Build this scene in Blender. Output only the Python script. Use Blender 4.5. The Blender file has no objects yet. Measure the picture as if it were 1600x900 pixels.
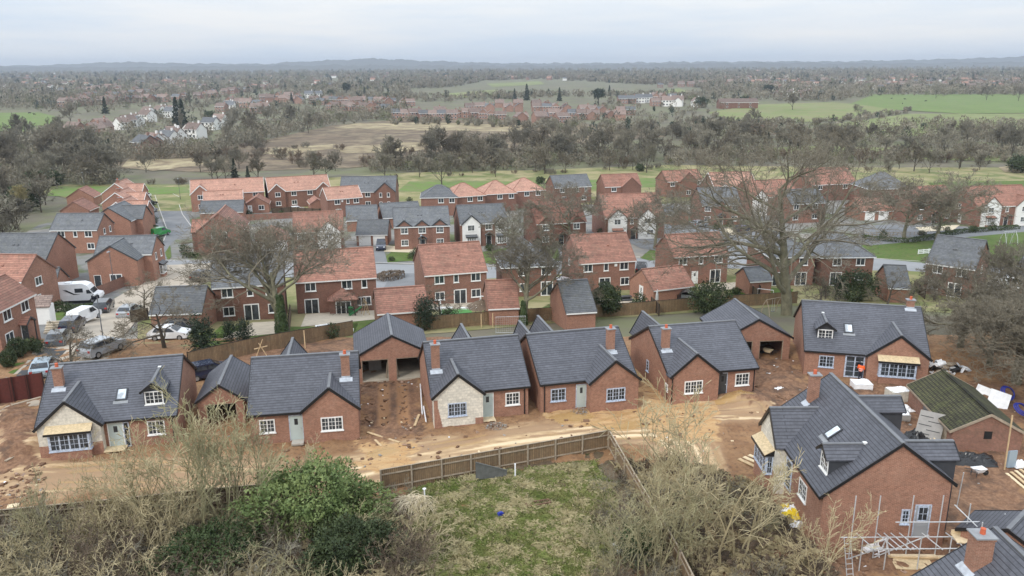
import bpy, bmesh, math, random
import numpy as np
from mathutils import Vector, Matrix, noise as mnoise
R = math.radians
SC = bpy.context.scene
COL = SC.collection
RNG = random.Random(7)

# ------------------------------------------------------------------ camera
F, PITCH, CAMH, ROLL = 1260.0, R(15.45), 28.0, R(-.28)      # focal length in pixels of a 1600 px wide frame
cam = bpy.data.objects.new('camera', bpy.data.cameras.new('camera')); COL.objects.link(cam)
cam.data.sensor_width = 36.0; cam.data.lens = 36.0 * F / 1600.0
cam.data.clip_start = .5; cam.data.clip_end = 30000
fw = Vector((0, math.cos(PITCH), -math.sin(PITCH))); up0 = Vector((0, math.sin(PITCH), math.cos(PITCH))); rt0 = Vector((1, 0, 0))
rt = rt0 * math.cos(ROLL) + up0 * math.sin(ROLL)
upv = up0 * math.cos(ROLL) - rt0 * math.sin(ROLL)
mw = Matrix.Identity(4)
for i in range(3):
    mw[i][0] = rt[i]; mw[i][1] = upv[i]; mw[i][2] = -fw[i]
mw[2][3] = CAMH
cam.matrix_world = mw
SC.camera = cam

# ------------------------------------------------------------------ terrain: falls into a shallow valley, then rises a little
TY = [-400, 78, 95, 112, 160, 220, 300, 900, 3000, 9500]
TZ = [0, 0, -2.5, -5.0, -7.0, -9.0, -9.5, -9.5, -2.0, -2.0]
def terr(y): return float(np.interp(y, TY, TZ))
def ray(px, py):
    a, b = px - 800.0, py - 450.0
    u = a * math.cos(ROLL) + b * math.sin(ROLL); w = -a * math.sin(ROLL) + b * math.cos(ROLL)
    return Vector((u / F, math.cos(PITCH) - w / F * math.sin(PITCH), -math.sin(PITCH) - w / F * math.cos(PITCH)))
def P(px, py, dz=0.0):
    """where the sight line through a photo pixel meets the surface dz above the ground"""
    d = ray(px, py); lo, hi = 0.0, 9000.0
    for _ in range(60):
        m = (lo + hi) / 2
        if CAMH + d.z * m > terr(d.y * m) + dz: lo = m
        else: hi = m
    return Vector((d.x * lo, d.y * lo, CAMH + d.z * lo))
def proj(p):
    X, Y, Z = p[0], p[1], p[2] - CAMH
    d = Y * math.cos(PITCH) - Z * math.sin(PITCH); v = Y * math.sin(PITCH) + Z * math.cos(PITCH)
    u = F * X / d; w = -F * v / d
    return (800 + u * math.cos(ROLL) - w * math.sin(ROLL), 450 + u * math.sin(ROLL) + w * math.cos(ROLL))

# ------------------------------------------------------------------ materials
M = {}
def nodes(name):
    m = bpy.data.materials.new(name); m.use_nodes = True
    nt = m.node_tree; b = nt.nodes['Principled BSDF']
    M[name] = m
    return m, nt, b
def nd(nt, typ, **kw):
    n = nt.nodes.new(typ)
    for k, v in kw.items():
        if k in n.inputs: n.inputs[k].default_value = v
        else: setattr(n, k, v)
    return n
def mixc(nt, fac, a, b, mode='MIX'):
    n = nt.nodes.new('ShaderNodeMix'); n.data_type = 'RGBA'; n.blend_type = mode
    for s, v in ((0, fac), (6, a), (7, b)):
        if hasattr(v, 'links'): nt.links.new(v, n.inputs[s])
        elif s == 0: n.inputs[0].default_value = v
        else: n.inputs[s].default_value = (*v, 1) if len(v) == 3 else v
    return n.outputs[2]
def ramp(nt, src, a, b):
    n = nt.nodes.new('ShaderNodeMapRange'); n.inputs[1].default_value = a; n.inputs[2].default_value = b
    nt.links.new(src, n.inputs[0]); return n.outputs[0]
def noise_(nt, scale, detail=3, coord='Object', rough=.6, stretch=None):
    tc = nt.nodes.new('ShaderNodeTexCoord'); n = nt.nodes.new('ShaderNodeTexNoise')
    n.inputs['Scale'].default_value = scale; n.inputs['Detail'].default_value = detail; n.inputs['Roughness'].default_value = rough
    if coord == 'World':
        g = nt.nodes.new('ShaderNodeNewGeometry'); out = g.outputs['Position']
    else: out = tc.outputs[coord]
    if stretch:
        mp = nt.nodes.new('ShaderNodeMapping'); mp.inputs['Scale'].default_value = stretch
        nt.links.new(out, mp.inputs[0]); out = mp.outputs[0]
    nt.links.new(out, n.inputs['Vector'])
    return n.outputs['Fac']
def bump(nt, b, h, strength=.3, dist=.02):
    n = nt.nodes.new('ShaderNodeBump'); n.inputs['Strength'].default_value = strength; n.inputs['Distance'].default_value = dist
    nt.links.new(h, n.inputs['Height']); nt.links.new(n.outputs[0], b.inputs['Normal'])
def plain(name, c, rough=.6, var=.15, scale=2.0, metal=0.0, spec=.5, rand=0.0):
    m, nt, b = nodes(name)
    f = noise_(nt, scale, 4)
    lo = tuple(v * (1 - var) for v in c); hi = tuple(min(1, v * (1 + var)) for v in c)
    col = mixc(nt, ramp(nt, f, .3, .7), lo, hi)
    if rand:
        oi = nt.nodes.new('ShaderNodeObjectInfo'); hs = nt.nodes.new('ShaderNodeHueSaturation')
        nt.links.new(col, hs.inputs['Color']); mr = nt.nodes.new('ShaderNodeMapRange')
        mr.inputs[3].default_value = 1 - rand; mr.inputs[4].default_value = 1 + rand
        nt.links.new(oi.outputs['Random'], mr.inputs[0]); nt.links.new(mr.outputs[0], hs.inputs['Value']); col = hs.outputs[0]
    nt.links.new(col, b.inputs['Base Color'])
    b.inputs['Roughness'].default_value = rough; b.inputs['Metallic'].default_value = metal; b.inputs['Specular IOR Level'].default_value = spec
    return m
def coursed(name, c1, c2, mort, bw, bh, ms, rough=.75, stain=None, stain_amt=.5, bstr=.3, rand=.06, patch=.25, offset=.5, spec=.4, tile=0):
    """bricks or tiles laid in courses, in metres of the face's own UV map"""
    m, nt, b = nodes(name)
    uv = nt.nodes.new('ShaderNodeUVMap')
    br = nt.nodes.new('ShaderNodeTexBrick'); br.offset = offset
    br.inputs['Color1'].default_value = (*c1, 1); br.inputs['Color2'].default_value = (*c2, 1); br.inputs['Mortar'].default_value = (*mort, 1)
    br.inputs['Scale'].default_value = 1; br.inputs['Brick Width'].default_value = bw; br.inputs['Row Height'].default_value = bh
    br.inputs['Mortar Size'].default_value = ms; br.inputs['Mortar Smooth'].default_value = .2; br.inputs['Bias'].default_value = -.1
    nt.links.new(uv.outputs[0], br.inputs['Vector'])
    f = noise_(nt, .55, 5, 'Object', .65)
    src = br.outputs['Color']
    if tile:
        b2 = nt.nodes.new('ShaderNodeTexBrick'); b2.offset = .5; b2.inputs['Color1'].default_value = (1 - tile,) * 3 + (1,); b2.inputs['Color2'].default_value = (1 + tile,) * 3 + (1,)
        b2.inputs['Scale'].default_value = 1; b2.inputs['Brick Width'].default_value = .3; b2.inputs['Row Height'].default_value = bh; b2.inputs['Mortar Size'].default_value = 0
        nt.links.new(uv.outputs[0], b2.inputs['Vector']); src = mixc(nt, 1.0, src, b2.outputs['Color'], 'MULTIPLY')
    n2 = nt.nodes.new('ShaderNodeHueSaturation'); nt.links.new(src, n2.inputs['Color'])
    mr = nt.nodes.new('ShaderNodeMapRange'); mr.inputs[1].default_value = .3; mr.inputs[2].default_value = .7
    mr.inputs[3].default_value = 1 - patch; mr.inputs[4].default_value = 1 + patch
    nt.links.new(f, mr.inputs[0]); nt.links.new(mr.outputs[0], n2.inputs['Value']); col = n2.outputs[0]
    fm_ = noise_(nt, 5.0, 3, 'Object', .6); hm_ = nt.nodes.new('ShaderNodeHueSaturation'); mr2 = nt.nodes.new('ShaderNodeMapRange'); mr2.inputs[1].default_value = .3; mr2.inputs[2].default_value = .7; mr2.inputs[3].default_value = .84; mr2.inputs[4].default_value = 1.16
    nt.links.new(fm_, mr2.inputs[0]); nt.links.new(mr2.outputs[0], hm_.inputs['Value']); nt.links.new(col, hm_.inputs['Color']); col = hm_.outputs[0]
    if stain:
        f2 = noise_(nt, 1.3, 6, 'Object', .7)
        st = nt.nodes.new('ShaderNodeMath'); st.operation = 'MULTIPLY'; st.inputs[1].default_value = stain_amt
        nt.links.new(ramp(nt, f2, .5, .68), st.inputs[0])
        col = mixc(nt, st.outputs[0], col, stain)
    if rand:
        oi = nt.nodes.new('ShaderNodeObjectInfo'); hs = nt.nodes.new('ShaderNodeHueSaturation')
        nt.links.new(col, hs.inputs['Color']); r2 = nt.nodes.new('ShaderNodeMapRange')
        r2.inputs[3].default_value = 1 - rand; r2.inputs[4].default_value = 1 + rand
        nt.links.new(oi.outputs['Random'], r2.inputs[0]); nt.links.new(r2.outputs[0], hs.inputs['Value']); col = hs.outputs[0]
    nt.links.new(col, b.inputs['Base Color']); b.inputs['Roughness'].default_value = rough; b.inputs['Specular IOR Level'].default_value = spec
    if bstr: bump(nt, b, br.outputs['Fac'], -bstr, .02)
    return m
coursed('brick_new', (.31,.145,.095), (.225,.10,.068), (.36,.25,.18), .225, .075, .009, .85, stain=(.45,.30,.22), stain_amt=.22, patch=.14)
coursed('brick_old', (.235,.106,.073), (.165,.074,.055), (.26,.18,.14), .225, .075, .009, .85, patch=.16, rand=.14)
coursed('brick_orange', (.32,.15,.10), (.24,.11,.078), (.33,.22,.16), .225, .075, .009, .85, patch=.14, rand=.1)
coursed('brick_barn', (.25,.105,.068), (.18,.078,.052), (.27,.20,.16), .225, .075, .011, .9, stain=(.10,.08,.05), stain_amt=.4, patch=.2)
coursed('block', (.70,.655,.56), (.56,.53,.46), (.52,.49,.42), .45, .225, .012, .9, patch=.1, rand=0)
coursed('slate_new', (.094,.097,.113), (.080,.083,.098), (.028,.029,.034), 60, .235, .023, .6, patch=.14, bstr=.6, rand=.07, spec=.4, tile=.10)
coursed('slate_old', (.135,.142,.150), (.108,.113,.12), (.045,.046,.05), 60, .27, .028, .7, stain=(.17,.17,.13), stain_amt=.3, patch=.16, bstr=.5, rand=.14, tile=.14)
coursed('tile_red', (.315,.155,.108), (.235,.112,.080), (.13,.058,.045), 60, .30, .03, .75, stain=(.22,.15,.105), stain_amt=.45, patch=.2, bstr=.5, rand=.14, tile=.16)
coursed('tile_pink', (.42,.235,.17), (.345,.185,.135), (.19,.10,.078), 60, .30, .028, .75, stain=(.30,.21,.15), stain_amt=.4, patch=.16, bstr=.5, rand=.12, tile=.14)
coursed('tile_moss', (.085,.083,.038), (.055,.052,.032), (.018,.017,.011), .26, .28, .045, .95, stain=(.08,.088,.03), stain_amt=.65, patch=.4, bstr=.8, rand=0)
coursed('fence_wood', (.25,.17,.095), (.19,.125,.072), (.07,.045,.03), .14, 1.9, .012, .9, stain=(.13,.12,.08), stain_amt=.5, patch=.2, rand=.06, bstr=.4, offset=0)
coursed('fence_dark', (.12,.085,.055), (.09,.065,.042), (.035,.025,.018), .14, 1.9, .012, .9, patch=.25, rand=.1, offset=0)
coursed('hoarding_red', (.105,.026,.020), (.09,.022,.018), (.03,.01,.008), 1.25, 2.4, .03, .6, patch=.08, rand=0, offset=0)
plain('ridge', (.15,.155,.165), .7, .15); plain('ridge_red', (.30,.15,.105), .8, .2)
plain('verge_brown', (.20,.11,.085), .8, .2); plain('black', (.012,.012,.013), .45, .1); plain('cap_grey', (.25,.26,.27), .8, .15); plain('lead', (.42,.45,.49), .5, .25, 3)
plain('white', (.80,.80,.78), .4, .03); plain('render_white', (.78,.77,.74), .8, .04); plain('fascia_white', (.76,.76,.74), .45, .03)
plain('terracotta', (.52,.115,.05), .8, .1); plain('door_pale', (.46,.53,.51), .4, .04); plain('door_dark', (.03,.035,.04), .4, .1)
plain('osb', (.56,.44,.27), .85, .22, 6); plain('timber', (.52,.38,.22), .85, .25, 4); plain('timber_pale', (.68,.55,.36), .85, .15, 4)
plain('timber_weathered', (.33,.27,.20), .9, .25, 3)
plain('galv', (.55,.57,.58), .45, .15, 4, metal=.25); plain('concrete', (.40,.37,.32), .9, .15, 1.5); plain('floor_screed', (.42,.37,.29), .9, .2, 1)
plain('inner_block', (.27,.255,.235), .9, .15, 2)
plain('dark_grey', (.05,.052,.055), .5, .1); plain('dormer_grey', (.045,.048,.055), .6, .1)
plain('blue_pipe', (.015,.03,.28), .4, .1); plain('yellow', (.72,.52,.02), .6, .1); plain('orange_hi_vis', (.95,.13,.02), .7, .08, 6)
plain('skin', (.50,.30,.22), .6, .05); plain('gate_grey', (.115,.118,.11), .85, .25, 3); plain('clod', (.17,.095,.055), .95, .3, 3); plain('navy', (.018,.022,.04), .8, .1); plain('silver_tape', (.75,.76,.74), .3, .05)
plain('plastic_white', (.80,.81,.82), .35, .1, 3); plain('plastic_black', (.014,.014,.015), .3, .3, 2); plain('green_bin', (.03,.16,.05), .5, .1)
plain('paving_pale', (.46,.40,.31), .9, .15, 1.2); plain('asphalt', (.17,.175,.18), .9, .14, .35); plain('asphalt_dark', (.055,.057,.06), .9, .2, .5)
plain('road_grey', (.24,.245,.25), .9, .10, .25); plain('road_muddy', (.40,.345,.275), .9, .18, .3); plain('kerb', (.50,.48,.44), .9, .1); plain('pavement_', (.30,.29,.28), .9, .1, .6)
plain('gravel', (.58,.50,.36), .95, .15, 5); plain('turf_fake', (.07,.23,.05), .9, .1, 4)
plain('steel_rust', (.16,.09,.055), .8, .3, 5); plain('cow', (.025,.02,.018), .8, .2)
plain('film_blue', (.44,.50,.60), .35, .45, 9)
for n, c in (('car_white', (.78,.79,.80)), ('car_silver', (.33,.35,.37)), ('car_dark', (.022,.026,.034)), ('car_blue', (.025,.05,.15)), ('car_navy', (.018,.024,.05)), ('car_lightblue', (.30,.38,.44)), ('van_green', (.02,.25,.05)), ('car_grey', (.10,.11,.12))):
    m = plain(n, c, .25, .03); m.node_tree.nodes['Principled BSDF'].inputs['Coat Weight'].default_value = .6
plain('tyre', (.015,.015,.015), .8, .1); plain('rim', (.35,.36,.37), .4, .1, metal=.5); plain('lamp_red', (.4,.01,.01), .3, .05); plain('lamp_clear', (.75,.77,.78), .15, .05)
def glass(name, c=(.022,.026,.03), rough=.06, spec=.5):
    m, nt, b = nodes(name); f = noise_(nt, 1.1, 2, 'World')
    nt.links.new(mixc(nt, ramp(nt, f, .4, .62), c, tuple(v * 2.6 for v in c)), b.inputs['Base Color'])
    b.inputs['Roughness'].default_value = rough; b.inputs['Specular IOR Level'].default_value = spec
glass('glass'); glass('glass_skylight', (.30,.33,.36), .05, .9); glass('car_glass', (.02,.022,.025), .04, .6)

def multi(name, cols, scales, rough=.95, coord='World', bstr=.0, bscale=4, stretch=None, thr=(.42,.6), bd=.1):
    """natural ground: several colours mixed by noises of different size"""
    m, nt, b = nodes(name)
    col = cols[0]
    for c, s in zip(cols[1:], scales):
        f = noise_(nt, s, 6, coord, .65, stretch)
        col = mixc(nt, ramp(nt, f, *thr), col, c)
    nt.links.new(col, b.inputs['Base Color']); b.inputs['Roughness'].default_value = rough; b.inputs['Specular IOR Level'].default_value = .2
    if bstr: bump(nt, b, noise_(nt, bscale, 6, coord), bstr, bd)
    return m
multi('lawn', [(.065,.115,.022), (.085,.155,.027), (.115,.13,.045)], (.25, 1.7), bstr=.5, bscale=6)
multi('pavement', [(.20,.195,.185), (.14,.14,.138), (.26,.24,.21), (.11,.13,.055)], (.06, .10, .08), thr=(.5,.6)); multi('lawn_bright', [(.11,.175,.045), (.135,.21,.05), (.16,.18,.075)], (.05, .3), bstr=.3)
multi('verge_rough', [(.13,.155,.055), (.20,.195,.08), (.30,.26,.14)], (.04, .14))
multi('field', [(.16,.195,.07), (.19,.23,.08), (.21,.20,.10)], (.012, .06))
multi('field_pale', [(.19,.21,.09), (.23,.24,.11), (.16,.19,.07)], (.01, .05))
multi('scrub', [(.15,.115,.08), (.19,.14,.095), (.25,.20,.13), (.11,.085,.06)], (.02, .045, .11))
multi('straw', [(.40,.34,.21), (.30,.25,.15), (.20,.155,.10)], (.03, .11))
multi('land', [(.13,.118,.088), (.17,.15,.11), (.15,.155,.085)], (.02, .06))
multi('paddock', [(.105,.125,.035), (.16,.165,.06), (.24,.205,.105), (.09,.072,.045)], (.35, .9, .22), bstr=.7, bscale=5)
multi('bramble_floor', [(.075,.055,.036), (.115,.085,.055), (.06,.065,.03)], (.5, 2.0), bstr=.8, bscale=5)
multi('forest_hill', [(.07,.075,.06), (.10,.095,.075), (.085,.085,.075)], (.006, .02))
plain('bark', (.155,.145,.095), .95, .35, 1.5); plain('bark_dark', (.075,.062,.045), .95, .3, 1.5)
plain('twig', (.175,.155,.115), .95, .25, .6, rand=.2); plain('twig_olive', (.29,.265,.15), .9, .3, .5, rand=.15); plain('twig_grey', (.175,.16,.12), .95, .25, .3, rand=.28)
plain('twig_brown', (.145,.125,.09), .95, .3, .3, rand=.25); plain('twig_tan', (.38,.32,.19), .9, .25, .8, rand=.12); plain('twig_pale', (.30,.26,.13), .95, .25, .3)
plain('bramble', (.135,.10,.07), .95, .35, .8, rand=.15); plain('wood_grey', (.21,.19,.14), .95, .25, .05, rand=.1); plain('wood_brown', (.165,.142,.10), .95, .25, .05); plain('wood_olive', (.135,.14,.075), .95, .25, .05)
def leafmat(name, c1, c2, rough=.6):
    m, nt, b = nodes(name)
    g = noise_(nt, .9, 5, 'World')
    col = mixc(nt, ramp(nt, g, .35, .65), c1, c2)
    nt.links.new(col, b.inputs['Base Color']); b.inputs['Roughness'].default_value = rough; b.inputs['Specular IOR Level'].default_value = .25
leafmat('leaf_dark', (.03,.045,.02), (.06,.08,.032)); leafmat('leaf_laurel', (.085,.13,.042), (.19,.235,.085)); leafmat('leaf_ivy', (.03,.052,.018), (.06,.085,.03)); leafmat('leaf_hedge', (.035,.055,.02), (.075,.095,.035)); leafmat('leaf_conifer', (.02,.032,.019), (.034,.05,.027))
leafmat('grass_blade', (.17,.22,.06), (.27,.27,.11), .8); leafmat('grass_straw', (.38,.34,.19), (.50,.44,.27), .8)

# ------------------------------------------------------------------ mesh helpers
class MB:
    def __init__(s): s.v = []; s.f = []; s.mi = []; s.m = 0
    def mat(s, i): s.m = i; return s
    def add(s, vs, fs):
        o = len(s.v); s.v += [tuple(v) for v in vs]
        for f in fs: s.f.append(tuple(i + o for i in f)); s.mi.append(s.m)
        return s
    def quad(s, *p): return s.add(p, [tuple(range(len(p)))])
    def box(s, x0, y0, z0, x1, y1, z1, M4=None):
        vs = [Vector((x, y, z)) for z in (z0, z1) for y in (y0, y1) for x in (x0, x1)]
        if M4 is not None: vs = [M4 @ v for v in vs]
        return s.add(vs, [(0,2,3,1), (4,5,7,6), (0,1,5,4), (1,3,7,5), (3,2,6,7), (2,0,4,6)])
    def bar(s, a, b, w, h=None, upv=Vector((0,0,1))):
        """a square bar from a to b"""
        a = Vector(a); b = Vector(b); d = (b - a); L = d.length
        if L < 1e-6: return s
        d /= L; h = h or w
        x = d.cross(upv)
        if x.length < 1e-4: x = d.cross(Vector((1,0,0)))
        x.normalize(); y = x.cross(d)
        vs = []
        for q in (a, b):
            for sx, sy in ((-1,-1), (1,-1), (1,1), (-1,1)): vs.append(q + x * sx * w / 2 + y * sy * h / 2)
        return s.add(vs, [(3,2,1,0), (4,5,6,7), (0,1,5,4), (1,2,6,5), (2,3,7,6), (3,0,4,7)])
    def tube(s, pts, rs, n=6, cap=False):
        o = len(s.v); k = len(pts); pts = [Vector(p) for p in pts]
        for i, p in enumerate(pts):
            d = (pts[min(i + 1, k - 1)] - pts[max(i - 1, 0)])
            if d.length < 1e-9: d = Vector((0,0,1))
            d.normalize(); x = d.orthogonal().normalized() if abs(d.z) > .98 else d.cross(Vector((0,0,1))).normalized(); y = d.cross(x)
            for j in range(n):
                a = 2 * math.pi * j / n; q = p + (x * math.cos(a) + y * math.sin(a)) * rs[i]
                s.v.append((q.x, q.y, q.z))
        for i in range(k - 1):
            for j in range(n):
                j2 = (j + 1) % n
                s.f.append((o + i * n + j, o + i * n + j2, o + (i + 1) * n + j2, o + (i + 1) * n + j)); s.mi.append(s.m)
        if cap:
            s.f.append(tuple(o + j for j in reversed(range(n)))); s.mi.append(s.m)
            s.f.append(tuple(o + (k - 1) * n + j for j in range(n))); s.mi.append(s.m)
        return s
    def slab(s, pts, t):
        """a plate whose top face is pts, thickness t straight down"""
        n = len(pts); a = [Vector(p) for p in pts]; b = [p - Vector((0,0,t)) for p in a]
        return s.add(a + b, [tuple(range(n)), tuple(reversed(range(n, 2 * n)))] + [((i + 1) % n, i, n + i, n + (i + 1) % n) for i in range(n)])
    def prism(s, pts, dvec):
        """polygon pts swept along dvec"""
        n = len(pts); a = [Vector(p) for p in pts]; b = [p + Vector(dvec) for p in a]
        return s.add(a + b, [tuple(reversed(range(n))), tuple(range(n, 2 * n))] + [(i, (i + 1) % n, n + (i + 1) % n, n + i) for i in range(n)])
    def mesh(s, name, mats, smooth=False, uv=True):
        me = bpy.data.meshes.new(name); me.from_pydata(s.v, [], s.f)
        for m in (mats if isinstance(mats, (list, tuple)) else [mats]): me.materials.append(M[m] if isinstance(m, str) else m)
        if len(me.materials) > 1: me.polygons.foreach_set('material_index', s.mi)
        if smooth: me.polygons.foreach_set('use_smooth', [True] * len(s.f))
        me.update()
        if uv:
            lay = me.uv_layers.new(name='UVMap')
            for p in me.polygons:
                n = p.normal
                if abs(n.z) > .999: u = Vector((1,0,0)); v = Vector((0,1,0))
                else:
                    u = Vector((-n.y, n.x, 0)).normalized(); v = n.cross(u)
                for li in p.loop_indices:
                    c = me.vertices[me.loops[li].vertex_index].co
                    lay.data[li].uv = (c.dot(u), c.dot(v))
        return me
    def build(s, name, mats, parent=None, loc=None, rz=0, smooth=False, uv=True):
        return link(name, s.mesh(name, mats, smooth, uv), parent, loc, rz)
def link(name, me, parent=None, loc=None, rz=0):
    o = bpy.data.objects.new(name, me); COL.objects.link(o)
    if parent: o.parent = parent
    if loc is not None: o.location = loc
    if rz: o.rotation_euler = (0, 0, rz)
    return o
def tag(o, label=None, cat=None, group=None, kind=None):
    if label: o['label'] = label
    if cat: o['category'] = cat
    if group: o['group'] = group
    if kind: o['kind'] = kind
    return o
def thing(name, label, cat, loc=(0,0,0), rz=0, group=None):
    o = bpy.data.objects.new(name, None); COL.objects.link(o); o.location = loc; o.rotation_euler = (0, 0, rz); o.empty_display_size = .3
    return tag(o, label, cat, group)
def dup(root, loc, rz, label=None, group=None, scale=None):
    def cp(o, par):
        c = o.copy(); COL.objects.link(c)
        if par: c.parent = par
        for ch in o.children: cp(ch, c)
        return c
    r = cp(root, None); r.location = loc; r.rotation_euler = (0, 0, rz)
    if scale: r.scale = scale if isinstance(scale, tuple) else (scale,) * 3
    if label: r['label'] = label
    if group: r['group'] = group
    return r
def drape(name, pts, mat, off, label=None, cat=None, kind='structure', px=True):
    """a flat sheet laid over the sloping ground"""
    g = [P(*p) for p in pts] if px else [Vector((p[0], p[1], 0)) for p in pts]
    g = [(p.x, p.y) for p in g]; mb = MB()
    def clip(poly, y, keep_above):
        out = []
        for i in range(len(poly)):
            a, b = poly[i], poly[(i + 1) % len(poly)]
            ia = (a[1] >= y) == keep_above; ib = (b[1] >= y) == keep_above
            if ia: out.append(a)
            if ia != ib:
                t = (y - a[1]) / (b[1] - a[1]); out.append((a[0] + (b[0] - a[0]) * t, y))
        return out
    area = sum(g[i][0] * g[(i + 1) % len(g)][1] - g[(i + 1) % len(g)][0] * g[i][1] for i in range(len(g)))
    if area < 0: g = g[::-1]
    for y0, y1 in zip(TY[:-1], TY[1:]):
        q = clip(g, y0, True)
        if len(q) > 2: q = clip([(a, b) for a, b in q], y1, False)
        if len(q) > 2: mb.quad(*[(x, y, terr(min(max(y, y0), y1)) + off) for x, y in q])
    o = mb.build(name, mat, uv=False)
    if kind == 'structure': o['kind'] = 'structure'
    else: tag(o, label, cat, None, kind)
    return o
def kerb_line(name, pts, w=.15, h=.12, mat='kerb', px=True):
    g = [P(*p) for p in pts] if px else [Vector(p) for p in pts]
    mb = MB(); fine = []
    for a, b in zip(g[:-1], g[1:]):
        n = max(1, int((b - a).length / 4))
        for i in range(n): fine.append(a.lerp(b, i / n))
    fine.append(g[-1])
    for p in fine: p.z = terr(p.y)
    for a, b in zip(fine[:-1], fine[1:]): mb.bar(a + Vector((0,0,h/2)), b + Vector((0,0,h/2)), w, h)
    o = mb.build(name, mat, uv=False); o['kind'] = 'structure'; return o
# ------------------------------------------------------------------ buildings
WC = {}
def win_mesh(w, h, cols, rows, fr, fm, sill=True):
    """frame, pane and sill meshes of a window; origin bottom left on the wall face, wall at y = 0, outside is -y"""
    k = (round(w, 2), round(h, 2), cols, rows, fr, fm, sill)
    if k in WC: return WC[k]
    a = MB(); y0, y1 = -.05, .03
    a.box(0, y0, 0, w, y1, fr); a.box(0, y0, h - fr, w, y1, h); a.box(0, y0, fr, fr, y1, h - fr); a.box(w - fr, y0, fr, w, y1, h - fr)
    for i in range(1, cols): x = fr / 2 + (w - fr) * i / cols; a.box(x - fr * .4, y0 + .004, fr, x + fr * .4, y1, h - fr)
    if rows:
        nb = rows[0] if isinstance(rows, tuple) else 1; nr = rows[1] if isinstance(rows, tuple) else rows
        for c in range(cols):
            xa = fr + (w - 2 * fr) * c / cols; cw = (w - 2 * fr) / cols
            for i in range(1, nb): a.box(xa + cw * i / nb - .013, y0 + .012, fr, xa + cw * i / nb + .013, y1, h - fr)
        for i in range(1, nr): z = fr + (h - 2 * fr) * i / nr; a.box(fr, y0 + .014, z - .013, w - fr, y1, z + .013)
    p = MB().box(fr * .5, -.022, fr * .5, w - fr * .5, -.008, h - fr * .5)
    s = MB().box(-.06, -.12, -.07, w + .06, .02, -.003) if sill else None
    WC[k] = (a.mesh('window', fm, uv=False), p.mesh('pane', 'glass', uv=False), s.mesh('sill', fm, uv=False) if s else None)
    return WC[k]
DC = {}
def door_mesh(w, h, leaf, fm):
    k = (round(w, 2), round(h, 2), leaf, fm)
    if k in DC: return DC[k]
    a = MB(); a.box(-.06, -.05, 0, 0, .02, h + .06); a.box(w, -.05, 0, w + .06, .02, h + .06); a.box(0, -.05, h, w, .02, h + .06)
    l = MB(); l.box(0, -.03, .02, w, .01, h)
    for z0, z1 in ((.15, .8), (.95, 1.2)): l.box(w * .18, -.036, z0, w * .82, -.02, z1)
    g = MB().box(w * .36, -.04, 1.3, w * .64, -.026, 1.8); g2 = MB().box(w * .82, -.09, 1.0, w * .9, -.03, 1.06)
    DC[k] = (a.mesh('door_frame', fm, uv=False), l.mesh('door', leaf, uv=False), g.mesh('pane', 'glass', uv=False), g2.mesh('handle', 'galv', uv=False))
    return DC[k]
def gdoor_mesh(w, h, leaf):
    k = ('g', round(w, 2), round(h, 2), leaf)
    if k not in DC:
        l = MB(); l.box(0, -.03, .02, w, .01, h); n = 8
        for i in range(n): l.box(w * i / n + .03, -.05, .06, w * (i + 1) / n - .03, -.02, h - .05)
        DC[k] = l.mesh('garage_door', leaf, uv=False)
    return DC[k]

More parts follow.
